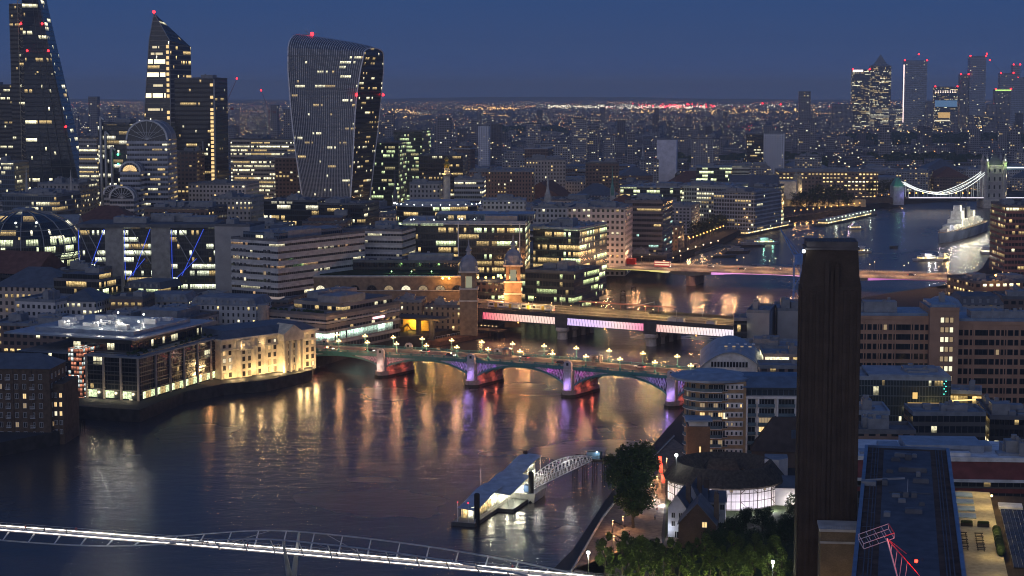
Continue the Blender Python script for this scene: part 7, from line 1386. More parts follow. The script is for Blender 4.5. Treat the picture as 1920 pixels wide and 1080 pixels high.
for i, (px, Y, s) in enumerate(((1340, 478, .95), (1375, 486, 1.0), (1412, 474, 1.0), (1455, 482, 1.05), (1478, 496, .9), (1430, 505, .8), (1398, 512, .7), (1490, 520, .8))):
    tree(('dk0', 'dk1')[i % 2], ('dark garden tree behind the birches, {}').format(('nearest the brick house', 'second from the house', 'third from the house', 'fourth from the house', 'close by the chimney', 'just behind the fourth', 'by the low hall', 'by the chimney back corner')[i]), (X(px, Y, 5), Y, 5), s * .58, i * 1.3, 'garden trees', 'garden_tree')
tree('b2', 'lone birch lit yellow at the chimney foot', (X(1488, 430, 5), 430, 5), 1.0, 0, None, 'birch_tree')
t = thing('ground_uplight', 'small garden uplight at the chimney foot', 'lamp', (X(1488, 426, 5), 426, 5)); q = MB(); q.lathe([(.16, 0), (.2, .3)], 8); q.build('housing', m_dsteel, t); light('uplight', (0, -.4, .8), (1, 1, .4), 300, .3, t)
for i, (px, py) in enumerate(((1302, 451), (1320, 444), (1338, 437), (1354, 431), (1368, 426))): tree(('far', 'far2')[i % 2], f"{ORD[i]} dark tree from the left in the clump above the orange north walk lamps", W(px, py, 5), 1.1, i * 1.1, 'north walk trees', 'riverside_tree')
for i, (px, py, s) in enumerate(((1494, 395, 1.3), (1512, 394, 1.6), (1532, 393, 1.8), (1553, 392, 1.8), (1572, 391, 1.7), (1590, 390, 1.3), (1632, 372, 1.4), (1648, 371, 1.6), (1668, 371, 1.5), (1684, 369, 1.3))): tree(('far', 'far2')[i % 2], f"{ORD[i]} dark tree from the left along the fortress quay", W(px, py, 5), s, i * .9, 'fortress trees', 'quay_tree')
for i, (px, py, s) in enumerate(((1082, 548, 1.0), (1096, 540, 1.15), (1110, 532, 1.1), (1122, 524, .9), (1088, 536, 1.1))): tree(('far', 'dk1')[i % 2], f"{ORD[i]} dark tree of the clump beside the north end of the concrete bridge", W(px, py, 5), s, i * 1.9, 'bridgehead trees', 'riverside_tree')
for i, (px, py, s) in enumerate(((1040, 562, .6), (1056, 560, .55), (1028, 566, .55))): tree('big1', f"small uplit tree before the pavilion office, {ORD[i]} of three", W(px, py, 5), s, i, 'pavilion trees', 'tree')
# ---- river walk, lamps, jetty
q = MB(); pts = [W(x, y, 5) for x, y in ((1078, 1066), (1128, 976), (1168, 925), (1205, 882), (1262, 822))]; inn = [W(x, y, 5) for x, y in ((1130, 1080), (1240, 1004), (1246, 946), (1252, 905), (1288, 842))]
for a, b, c, d in zip(pts, pts[1:], inn[1:], inn): q.face([(p.x, p.y, 5.02) for p in (a, d, c, b)])
q.face([(p.x, p.y, 5.02) for p in (W(1060, 1120, 5), W(1250, 1120, 5), W(1240, 1004, 5), W(1078, 1066, 5))]); tag(q.build('river_walk', M('walk paving', (.22, .17, .135), .85, 0, .3, .6)), kind='structure')
q = MB(); q.face([(p.x, p.y, 5.008) for p in (W(1240, 1120, 5), W(1640, 1120, 5), W(1560, 930, 5), W(1250, 930, 5))]); tag(q.build('garden_lawn', M('lawn', (.03, .045, .014), .95, 0, .4, .8)), kind='structure')
w = thing('river_wall', 'stone river wall with a low coping along the south walk', 'wall', (0, 0, 0)); q = MB(); ws = [W(x, y, 5) for x, y in ((1040, 1120), (1078, 1064), (1130, 974), (1170, 922), (1206, 880), (1264, 820))]
for a, b in zip(ws, ws[1:]): q.bar(a + Vector((0, 0, .5)), b + Vector((0, 0, .5)), .3)
q.build('coping', m_stone, w)
q = MB()
for a, b in zip(ws, ws[1:]):
    for i in range(8): p = a.lerp(b, i / 8); q.bar(p, p + Vector((0, 0, 1.3)), .05)
    q.bar(a + Vector((0, 0, 1.3)), b + Vector((0, 0, 1.3)), .04)
q.build('railing', m_dsteel, w)
def street_lamp(px, Y, h, col, pw, lab, mat, name='park_lamp', s=.3, group=None, z0=5):
    x = X(px, Y, z0 + h); t = thing(name, lab, 'street lamp', (x, Y, z0), 0, group); q = MB(); q.lathe([(.14, 0), (.12, 1), (.07, h)], 8); q.build('post', m_dsteel, t); q = MB(); q.lathe([(s * 1.1, h + s * 1.5), (s * 1.3, h + s * 1.6), (.05, h + s * 2.4)], 8); q.build('cap', m_dsteel, t); lamp_part('lamp_head', t, (0, 0, h + s * .6), s, mat, 8); light('lamp_light', (0, -.25, h - .75), col, pw, .25, t); return t
e_bright = EM('cold park lamp', (.95, 1, .88), 40)
street_lamp(1103, 447, 9.2, (.95, 1, .85), 2400, 'tall bright white lamp by the river walk near the footbridge end', e_bright, 'park_lamp', .42); street_lamp(1449, 436, 9.6, (.95, 1, .85), 2400, 'tall bright white lamp among the trees left of the chimney', e_bright, 'park_lamp', .42)
for i, (px, py) in enumerate(((1149, 1000), (1168, 992), (1151, 1030), (1133, 1050), (1204, 965), (1222, 930), (1240, 900), (1232, 915), (1250, 880))):
    p = W(px, py, 5); street_lamp(px, p.y, 3.6, (1, .50, .20), 1000 if i != 4 else 400, f"{ORD[i]} small warm lamp along the river walk paving", e_warm, 'walk_lamp', .16, 'river walk lamps')
for i, (px, py, w_) in enumerate(((1162, 985, 1.0), (1172, 1014, 1.4), (1166, 1020, 1.2))):
    p = W(px, py, 5); t = thing('wooden_barrier', ('long dark wooden bench wall on the river walk, rear one', 'dark wooden bench wall nearest the birches', 'dark wooden bench wall beside the nearest one')[i], 'bench', p, -R(62), 'bench walls'); q = MB(); q.box(-3.4 * w_, 3.4 * w_, -.25, .25, .35, .5); q.build('seat', m_timber, t)
    for xx in (-2.6, 0, 2.6): q = MB(); q.box(xx - .15, xx + .15, -.2, .2, 0, .349); q.build('leg', m_timber, t)
e_sign = EM('banner glow', (1, .25, .22), 1.2)
for i, (px, py) in enumerate(((1236, 905), (1240, 925), (1234, 890))):
    p = W(px, py, 5); t = thing('hanging_banner', ('red hanging banner by the theatre gate', 'red banner nearest the white corner house', 'red and white banner at the jetty end of the theatre gate')[i], 'banner', p, .2, 'theatre banners'); q = MB(); q.bar((0, 0, 0), (0, 0, 6.4), .07); q.build('pole', m_dsteel, t); q = MB(); q.box(.1, 1.1, -.03, .03, 3.2, 6.2); q.build('cloth', M('red banner cloth', (.5, .06, .06), .8), t); light('banner_light', (.5, -1.2, 5), (1, .5, .25), 600, .3, t)
def pier():
    a = W(868, 987, 0); b = W(1003, 897, 0); d = b - a; L = d.length; th = math.atan2(d.y, d.x); r = thing('river_pier', 'floating river pier with wavy blue grey canopies glowing white inside', 'pier', a, th); cn = M('canopy membrane', (.42, .45, .50), .5); Wd = 7.6
    q = MB(); q.box(0, L, -Wd / 2, Wd / 2, -.6, 1.1); q.box(L * .30, L * .62, -Wd / 2 - 5, -Wd / 2 - .01, -.6, 1.1); q.build('pontoon', m_dsteel, r); q = MB(); q.box(.2, L - .2, -Wd / 2 + .2, Wd / 2 - .2, 1.101, 1.16); q.build('deck', m_pave, r)
    def canopy(x0, x1, y0, y1, zlo, zhi):
        q = MB(); n = 10
        for i in range(n):
            u0, u1 = i / n, (i + 1) / n; f = lambda u: zlo + (zhi - zlo) * (.5 - .5 * math.cos(PI * min(1, u * 1.15))); xa, xb = x0 + (x1 - x0) * u0, x0 + (x1 - x0) * u1
            q.loft([(xa, y0, f(u0) - .5), (xb, y0, f(u1) - .5), (xb, y1, f(u1) + .1), (xa, y1, f(u0) + .1)], [(xa, y0, f(u0) - .35), (xb, y0, f(u1) - .35), (xb, y1, f(u1) + .25), (xa, y1, f(u0) + .25)])
        q.build('canopy', cn, r); q = MB()
        for i in range(5):
            u = i / 4; x = x0 + (x1 - x0) * u * .98 + .2
            for y in (y0 + .6, y1 - .6): q.bar((x, y, 1.1), (x, y, zlo - .3 + (zhi - zlo) * (.5 - .5 * math.cos(PI * min(1, u * 1.15)))), .09)
        q.build('canopy_post', m_steel, r)
    canopy(4, L * .42, -Wd / 2 + 1.2, Wd / 2 - .4, 4.4, 6.6); canopy(L * .34, L * .66, -Wd / 2 - 3.0, Wd / 2, 5.2, 6.8); canopy(L * .6, L * .99, -Wd / 2 + 1.0, Wd / 2, 6.2, 8.6)
    for x0, x1, h in ((6, L * .40, 3.2), (L * .66, L * .95, 4.6)): q = MB(); q.box(x0, x1, -1.2, 2.6, 1.17, 1.17 + h); q.build('glazed_shelter', mt['pier'], r)
    q = MB(); q.box(L * .38, L * .6, -2.5, 2.5, 1.17, 4.3); q.build('waiting_room', mt['pier'], r)
    for x, y, z, pw in ((8, -1, 3.3, 260), (15, -1, 3.9, 300), (22, -1.4, 4.6, 360), (29, -4.5, 4.3, 420), (36, -5.5, 4.6, 520), (43, -4.5, 4.8, 420), (52, -1.6, 5.8, 360), (60, -1.6, 6.6, 300)):
        if x < L: light('canopy_light', (x, y, z), (1, .95, .68), pw * 2.2, .25, r)
    for x in (9, 16, 23, 30, 37, 44, 52, 60): 
        if x < L: q = MB(); q.box(x - .8, x + .8, -1.2, -1.0, 3.5 if x < 20 else 4.6, 3.6 if x < 20 else 4.7); q.build('tube_light', EM('pier tube light', (1, .97, .75), 8), r)
    q = MB()
    for i in range(int(L)): q.bar((i, -Wd / 2 + .1, 1.1), (i, -Wd / 2 + .1, 2.2), .04)
    q.bar((0, -Wd / 2 + .1, 2.2), (L, -Wd / 2 + .1, 2.2), .05); q.build('railing', m_steel, r)
    for x, y in ((2.5, -3.6), (L * .52, -Wd / 2 - 5.8), (L * .97, Wd / 2 - 1)): q = MB(); q.lathe([(.85, -1), (.85, 9.6), (.5, 9.9)], 10); q.build('mooring_pile', M('black pile', (.02, .02, .022), .6), r, (x, y, 0))
    for x, y in ((.8, -1.4), (.8, 2)): q = MB(); q.bar((x, y, 1.1), (x, y, 7), .06); q.build('mast', m_steel, r); lamp_part('red_lamp', r, (x, y, 7.1), .18, e_red, 5)
    q = MB(); q.bar((L * .38, Wd / 2, 1.1), (L * .38, Wd / 2, 12), .07); q.build('flag_pole', m_steel, r)
    # gangway barge and bowstring gangway to the shore
    g = W(984, 940, 0); bt = thing('gangway_barge', 'white box barge that carries the foot of the gangway', 'barge', g, th); q = MB(); q.loft([(-1, -3.4, -.5), (10, -3.4, -.5), (10, 4, -.5), (-1, 4, -.5)], [(-2, -4, 3.0), (11, -4, 3.0), (11, 4.4, 3.0), (-2, 4.4, 3.0)]); q.build('hull', M('barge white', (.55, .55, .54), .5), bt); q = MB(); q.box(.5, 2.6, -1.4, .6, 3.01, 5); q.build('ticket_booth', M('blue booth', (.05, .12, .3), .5), bt); q = MB(); [q.bar((-2 + i * 1.3, -3.9, 3), (-2 + i * 1.3, -3.9, 4.1), .04) for i in range(11)]; q.bar((-2, -3.9, 4.1), (11, -3.9, 4.1), .05); q.build('railing', m_steel, bt)
    s = W(992, 915, 3.5); e = W(1102, 862, 7.5); d = e - s; L2 = d.xy.length; gw = thing('gangway', 'white bowstring truss gangway sloping from the pier barge up to the jetty', 'gangway', s, math.atan2(d.y, d.x)); n = 16; q = MB(); dk = MB(); z = lambda u: d.z * u; ar = lambda u: z(u) + 1.3 + 2.6 * math.sin(PI * u)
    for y in (-1.8, 1.8):
        for i in range(n):
            u0, u1 = i / n, (i + 1) / n; q.bar((L2 * u0, y, z(u0)), (L2 * u1, y, z(u1)), .16); q.bar((L2 * u0, y, ar(u0)), (L2 * u1, y, ar(u1)), .15); q.bar((L2 * u0, y, z(u0)), (L2 * (u0 + u1) / 2, y, ar((u0 + u1) / 2)), .09); q.bar((L2 * (u0 + u1) / 2, y, ar((u0 + u1) / 2)), (L2 * u1, y, z(u1)), .09)
            q.bar((L2 * u0, y, z(u0) + .7), (L2 * u1, y, z(u1) + .7), .05)
    for i in range(n + 1):
        u = i / n; q.bar((L2 * u, -1.8, ar(u)), (L2 * u, 1.8, ar(u)), .08)
    q.build('truss', m_steel, gw); dk.loft([(0, -1.7, -.1), (L2, -1.7, d.z - .1), (L2, 1.7, d.z - .1), (0, 1.7, -.1)], [(0, -1.7, .02), (L2, -1.7, d.z + .02), (L2, 1.7, d.z + .02), (0, 1.7, .02)]); dk.build('deck', m_pave, gw); light('gangway_light', (L2 * .15, 0, 3.6), (1, .95, .8), 500, .3, gw); light('gangway_light', (L2 * .55, -3.5, 7), (1, .95, .85), 600, .3, gw)
    j = W(1112, 866, 6); jt = thing('jetty', 'dark timber jetty on piles joining the gangway to the river walk', 'jetty', j, -R(14)); q = MB(); q.box(-7, 22, -3, 5, .6, 1.3); q.build('deck', m_timber, jt); q = MB()
    for i in range(9):
        for y in (-2.6, 1, 4.6): q.bar((-6.4 + i * 3.4, y, -7), (-6.4 + i * 3.4, y, .6), .2, 5)
    q.build('pile', m_timber, jt); q = MB(); [q.bar((-7 + i * 1.8, -2.9, 1.3), (-7 + i * 1.8, -2.9, 2.5), .04) for i in range(17)]; q.bar((-7, -2.9, 2.5), (22, -2.9, 2.5), .05); q.build('railing', m_dsteel, jt); q = MB(); q.box(-2, 2.6, -1.4, 1.8, 1.31, 3.6); q.build('kiosk', M('kiosk blue', (.10, .18, .26), .5), jt); q = MB(); q.box(-4, 4.4, -2.6, 3, 4.2, 4.45); [q.bar((x, y, 1.3), (x, y, 4.2), .09) for x in (-3.4, 3.8) for y in (-2, 2.4)]; q.build('canopy', m_grey, jt); lamp_part('kiosk_lamp', jt, (1.6, -1.8, 3.8), .2, EM('kiosk lamp', (.8, .95, 1), 10), 5); light('kiosk_light', (1.6, -2.2, 3.7), (.8, .95, 1), 160, .2, jt)
    for i, x in enumerate((9, 14, 19)): t = thing('jetty_lamp', f"{('first', 'second', 'third')[i]} thin unlit lamp post along the jetty rail", 'street lamp', j + Vector((x, -2.2 - x * .2, 1.3)), 0, 'jetty lamps'); q = MB(); q.bar((0, 0, 0), (0, 0, 4.6), .07); q.lathe([(.05, 4.6), (.25, 4.9), (.05, 5.4)], 6); q.build('post', m_dsteel, t)
mt['pier'] = FA('pier glazing', (.62, .60, .52), Floor=4.4, Bay=1.7, WR=.88, HR=.8, LitRun=1.0, LitOne=1.0, Mixw=.25, Cool=(1, .97, .70), Power=2.4, Run=2.0)
pier()
# ---- people: one continuous body each, grown from a skeleton
def person_meshes():
    out = []; skin = M('skin', (.45, .28, .20), .6); hairm = M('hair', (.03, .02, .015), .8)
    for v in range(3):
        st = (.28, .18, .05)[v]; J = [(0, 0, .95), (0, 0, 1.15), (0, 0, 1.40), (0, .01, 1.52), (0, .02, 1.64), (-.10, -st, .50), (-.10, -st - .06 * (v < 2), .07), (-.10, -st + .14, .03), (.10, st, .50), (.10, st + .10, .10), (.10, st + .22, .03), (-.21, 0, 1.40), (-.27, st * .6, 1.13), (-.25, st * .9 + .08, .90), (.21, 0, 1.40), (.27, -st * .6, 1.13), (.25, -st * .4 + .08, .90)]
        E = [(0, 1), (1, 2), (2, 3), (3, 4), (0, 5), (5, 6), (6, 7), (0, 8), (8, 9), (9, 10), (2, 11), (11, 12), (12, 13), (2, 14), (14, 15), (15, 16)]; RR = [.14, .13, .15, .055, .105, .075, .05, .045, .075, .05, .045, .065, .05, .04, .065, .05, .04]
        me = bpy.data.meshes.new('person'); me.from_pydata(J, E, []); o = bpy.data.objects.new('person', me); COL.objects.link(o); o.modifiers.new('s', 'SKIN'); [setattr(me.skin_vertices[0].data[i], 'radius', (r_, r_)) for i, r_ in enumerate(RR)]; me.skin_vertices[0].data[0].use_root = True; sb = o.modifiers.new('d', 'SUBSURF'); sb.levels = sb.render_levels = 1
        m2 = bpy.data.meshes.new_from_object(o.evaluated_get(bpy.context.evaluated_depsgraph_get())); bpy.data.objects.remove(o); m2.materials.clear(); top = M('shirt %d' % v, ((.30, .05, .05), (.10, .12, .2), (.45, .43, .4))[v], .8); trs = M('trousers %d' % v, ((.03, .035, .06), (.04, .04, .04), (.12, .10, .08))[v], .8)
        for m_ in (skin, top, trs): m2.materials.append(m_)
        for p in m2.polygons: z = p.center.z; p.material_index = 0 if z > 1.47 else 0 if (abs(p.center.x) > .2 and z < 1.0) else 1 if z > .96 else 2
        q = MB(); q.ball((0, -.01, 1.70), .115, 0, 8); h = q.build('hair', hairm); hm = h.data; bpy.data.objects.remove(h); out.append((m2, hm))
    return out
PM = person_meshes()
def person(i, pos, rz, lab, group):
    a, b = PM[i % 3]; o = link('person', a, None, pos, rz); tag(o, lab, 'person', group); link('hair', b, o); return o
W3 = ('in red top and navy trousers', 'in blue top and black trousers', 'in pale top and brown trousers')
rn = random.Random(8)
for i, s in enumerate((8, 14, 21, 22.4, 34, 35.4, 48, 57, 62, 63, 66, 74, 75, 100, 112, 122, 131, 138, 147, 152)):
    y = rn.uniform(.7, 3.4); p = Matrix.Rotation(F_TH, 4, 'Z') @ Vector((s, y, F_ZD(s))) + F_O
    person(i, p, F_TH + (PI / 2 if i % 2 else -PI / 2) + rn.uniform(-.4, .4), f"walker {W3[i % 3]}, {(ORD + ['nineteenth', 'twentieth'])[i]} from the left on the lit footbridge", 'footbridge walkers')
for i, (px, py) in enumerate(((1232, 962), (1228, 975), (1236, 948), (1180, 1008), (1160, 1020), (1228, 935), (1212, 952))):
    person(i, W(px, py, 5.02), rn.uniform(0, 6), f"stroller {W3[i % 3]}, {ORD[i]} on the river walk by the theatre", 'river walk strollers')
# ---- white luffing crane in the foreground
def near_crane():
    Y = 300; x = X(1700, Y, 30); r = thing('luffing_crane', 'white and red lattice crane jib with a red lamp, close at the bottom right', 'tower crane', (x, Y, 0)); wm = M('crane white', (.55, .53, .54), .5); rm = M('crane red', (.42, .05, .06), .5); z0 = Z(1115, Y)
    tip = Vector((X(1676, Y, 50) - x, 6, Z(1026, Y))); q = MB(); base = Vector((4.4, 0, z0 - 6)); foot2 = Vector((1.2, 0, z0 - 8))
    q.bar(foot2, tip, .16, 6); q.bar(base + Vector((1.2, 0, 2)), base.lerp(tip, .55), .12, 6); a = Vector((X(1732, Y, 45) - x, 1, Z(1090, Y))); q.bar(base, a, .13, 6); q.bar(a, tip + Vector((.2, 0, -.2)), .09, 6)
    for i in range(1, 7): u = i / 7; q.bar(foot2.lerp(tip, u), a.lerp(tip, u) if u > .35 else base.lerp(a, u * 2), .06)
    q.build('white_frame', wm, r); k = MB(); c = tip + Vector((-.5, .5, .2)); dx, dz = Vector((3.6, 0, 1.3)), Vector((-.5, 2.2, 1.1))
    A = [c - dx * .95, c + dx * .5, c + dx * .5 + dz, c - dx * .95 + dz]; B = [p + Vector((.1, .3, -1.0)) for p in A]
    for s_ in (A, B):
        for i in range(4): k.bar(s_[i], s_[(i + 1) % 4], .07)
        for u in (.25, .5, .75): k.bar(s_[0].lerp(s_[1], u), s_[3].lerp(s_[2], u), .045)
    for a_, b_ in zip(A, B): k.bar(a_, b_, .06)
    k.build('counter_frame', wm, r); e = MB(); e.bar(tip, a, .10); e.bar(A[2], A[1], .09); e.bar(c + dx * .1, A[1], .08); e.bar(tip, tip.lerp(a, .5) + Vector((.3, 0, .9)), .06); e.build('red_stay', rm, r)
    m = MB()
    for sx in (-1, 1):
        for sy in (-1, 1): m.bar((3 + sx, sy, 4), (3 + sx, sy, z0 - 6), .12)
    for i in range(14):
        zz = 4 + i * (z0 - 10) / 14; m.bar((2, -1, zz), (4, -1, zz + (z0 - 10) / 14), .07); m.bar((4, 1, zz), (2, 1, zz + (z0 - 10) / 14), .07)
    m.build('mast', wm, r); lamp_part('warning_light', r, tip.lerp(a, .62) + Vector((1.2, 0, .5)), .32, EM('crane red lamp', (1, .02, .01), 12), 8); light('red_glow', tip.lerp(a, .62) + Vector((1.2, -1.0, .9)), (1, .05, .04), 800, .3, r); light('red_glow', tip + Vector((.5, -1.6, .8)), (1, .2, .2), 160, .3, r)
near_crane()
# ---------------------------------------------------------------- monuments and spires among the offices
def column():
    Y = 1350; x = X(838, Y, 40); root = thing('monument_column', 'tall fluted stone column with a floodlit gallery and gilded urn', 'monument', (x, Y, 0))
    q = MB(); q.box(-4, 4, -4, 4, 4, 18); q.build('pedestal', m_stone, root)
    q = MB(); q.lathe([(3.2, 18), (2.8, 30), (2.5, Z(330, Y))], 12); q.build('shaft', m_stone, root)
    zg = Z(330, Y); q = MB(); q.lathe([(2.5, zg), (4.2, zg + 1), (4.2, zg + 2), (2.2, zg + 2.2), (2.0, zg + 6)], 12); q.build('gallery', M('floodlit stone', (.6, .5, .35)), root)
    q = MB(); q.lathe([(1.6, zg + 6), (2.4, zg + 9), (1.0, zg + 10.5), (1.9, zg + 12.5), (.2, zg + 14.5)], 10); q.build('gilded_urn', M('gilding', (.6, .4, .08), .35, .8), root)
    for i in range(6):
        a = i * PI / 3; 
        if i % 2 == 0: light('gallery_lamp', (5.5 * math.cos(a), 5.5 * math.sin(a), zg + 3), (1, .75, .35), 900, .5, root)
    claim(x, Y, 12)
column()
def spire(label, px, Y, py_top, w, mat, name='church_spire'):
    x = X(px, Y, 30); zt = Z(py_top, Y); root = thing(name, label, 'church', (x, Y, 0)); h = zt - 4; zb = 4 + h * .55
    q = MB(); q.box(-w, w, -w, w, 4, zb); q.build('tower', m_stone, root)
    q = MB(); q.box(-w * .7, w * .7, -w * .7, w * .7, zb, zb + h * .1); q.lathe([(w * .75, zb + h * .1), (w * .35, zb + h * .2), (w * .3, zb + h * .25), (.12, zt)], 8); q.build('spire', mat, root)
    q = MB()
    for sx in (-1, 1):
        for sy in (-1, 1): q.bar((sx * w * .85, sy * w * .85, zb), (sx * w * .85, sy * w * .85, zb + h * .13), .35, 4, 0, .05)
    q.build('pinnacle', m_stone, root); claim(x, Y, w + 4)
spire('white stone church spire with pinnacles beside the low lit shops, middle distance', 1027, 1560, 322, 3.2, m_stone)
spire('green copper church spire in front of the brown grid hotel', 1148, 1640, 312, 2.2, m_cop)
spire('thin stone steeple left of the low grey roofed office by the wedge tower', 52, 1370, 312, 3, m_stone)
spire('stone church tower with four pinnacles before the grey roofed office', 135, 1390, 318, 3.4, m_stone)
spire('slate steeple rising before the green tinted glass offices', 741, 1540, 318, 2.2, roofm['slate'])
spire('grey church spire left of the lavender slab tower, over dim streets', 1205, 2350, 268, 3, m_stone)
def oval_building():
    Y = 1275; x = X(820, Y, 30); z = Z(385, Y); root = thing('oval_office', 'low oval office ringed with small white lamps along its roof edge', 'office', (x, Y, 0))
    ra, rb = 29, 20; n = 30; pl = [(ra * math.cos(2 * PI * i / n), rb * math.sin(2 * PI * i / n)) for i in range(n)]
    q = MB(); q.prism(pl, 4, z, 0, None, False); q.build('curved_wall', mt['glasslit'], root)
    q = MB(); q.prism([(a * 1.06, b * 1.06) for a, b in pl], z + .01, z + 1.2, 0, None, True, True); q.prism([(a * .8, b * .8) for a, b in pl], z + 1.21, z + 3.6, 0); q.build('roof', roofm['pale'], root)
    for i in range(n):
        if pl[i][1] < rb * .4: lamp_part('eaves_lamp', root, (pl[i][0] * 1.05, pl[i][1] * 1.05, z + 1.6), .32, e_white, 4)
    claim(x, Y, 30)
oval_building()
def glass_dome():
    Y = 1120; x = X(46, Y, 40); root = thing('glass_dome', 'big bulging glass dome office with lit bands between curved ribs', 'office', (x, Y, 0))
    r = 35; prof = [(r * .93, 5), (r * .95, 29), (r, 31), (r * 1.0, 36), (r * .965, 41), (r * .88, 46), (r * .74, 50.5), (r * .52, 54), (r * .26, 56), (.01, 56.6)]
    q = MB(); n = 48
    for (r0, z0), (r1, z1) in zip(prof, prof[1:]):
        for i in range(n):
            a, b = 2 * PI * i / n, 2 * PI * (i + 1) / n
            q.face([(r0 * math.cos(a), r0 * math.sin(a), z0), (r0 * math.cos(b), r0 * math.sin(b), z0), (r1 * math.cos(b), r1 * math.sin(b), z1), (r1 * math.cos(a), r1 * math.sin(a), z1)], [(i * 4.4, z0), (i * 4.4 + 4.4, z0), (i * 4.4 + 4.4, z1), (i * 4.4, z1)], 0 if z0 < 40 else 1)
    q.build('dome_glazing', [mt['dome'], mt['glass']], root)
    g = MB()
    for i in range(16):
        a = 2 * PI * (i + .5) / 16; g.chain([((rr + .35) * math.cos(a), (rr + .35) * math.sin(a), zz + .15) for rr, zz in prof[2:]], .34)
    for rr, zz in (prof[1], prof[2], prof[5]): g.chain([((rr + .3) * math.cos(2 * PI * i / 32), (rr + .3) * math.sin(2 * PI * i / 32), zz) for i in range(33)], .35)
    g.build('rib', m_grey, root)
    q = MB(); q.lathe([(7, 55.4), (7, 57.6), (6, 58.2)], 16); q.build('lantern', roofm['lead'], root)
    for a in (200, 225, 250, 275, 300): lamp_part('roof_lamp', root, (r * .80 * math.cos(R(a)), r * .8 * math.sin(R(a)), 50.8), .6, e_white)
    claim(x, Y, 38)
mt['dome'] = FA('dome glass', (.06, .07, .07), (.015, .02, .022), Floor=4.6, Bay=1.46, WR=.8, HR=.8, LitRun=.62, LitOne=.05, Mixw=.3, Warm=(.95, 1, .5), Cool=(.9, 1, .6), Power=1.2, Run=5.0, WallRough=.4)
glass_dome()
def braced_office():
    Y = 1040; x1 = X(402, Y, 40); x0 = X(148, Y, 40); a = x1 - x0; z = Z(420, Y); root = thing('braced_office', 'office with blue lit diagonal braces between blank concrete cores', 'office', (x1, Y, 0))
    q = MB(); q.prism([(-a, 3), (0, 3), (0, 36), (-a, 36)], 4, z - 2, 0, None, False); q.build('glass_front', mt['brace'], root)
    for p0, p1, z1 in ((199, 232, z), (285, 320, z)):
        c = MB(); c.box(X(p0, Y) - x1, X(p1, Y) - x1, -.5, 12, 4, z - .6); c.build('concrete_core', m_conc, root)
    q = MB(); q.box(-a - 1, 1, -1.5, 37, z - 2, z); q.build('roof', roofm['felt'], root)
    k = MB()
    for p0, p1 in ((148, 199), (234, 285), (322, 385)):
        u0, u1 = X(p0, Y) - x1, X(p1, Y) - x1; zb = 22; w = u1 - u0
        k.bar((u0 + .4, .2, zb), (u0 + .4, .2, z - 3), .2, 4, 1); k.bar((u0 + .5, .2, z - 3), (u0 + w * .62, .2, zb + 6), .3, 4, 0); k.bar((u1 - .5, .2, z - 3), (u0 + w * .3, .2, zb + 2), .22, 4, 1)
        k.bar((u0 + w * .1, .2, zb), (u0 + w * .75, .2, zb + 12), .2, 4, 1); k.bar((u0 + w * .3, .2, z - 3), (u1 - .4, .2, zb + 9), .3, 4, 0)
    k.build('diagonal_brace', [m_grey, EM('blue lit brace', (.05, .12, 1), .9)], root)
    plants(root, a, 34, z, 5)
    claim((x0 + x1) / 2, Y + 18, 40)
mt['brace'] = FA('braced office glass', (.05, .055, .06), Floor=3.9, Bay=1.4, WR=.88, HR=.7, LitRun=.5, LitOne=.05, Mixw=.3, Cool=(.95, 1, .72), Power=1.4, Run=8.0, WallRough=.4)
braced_office()
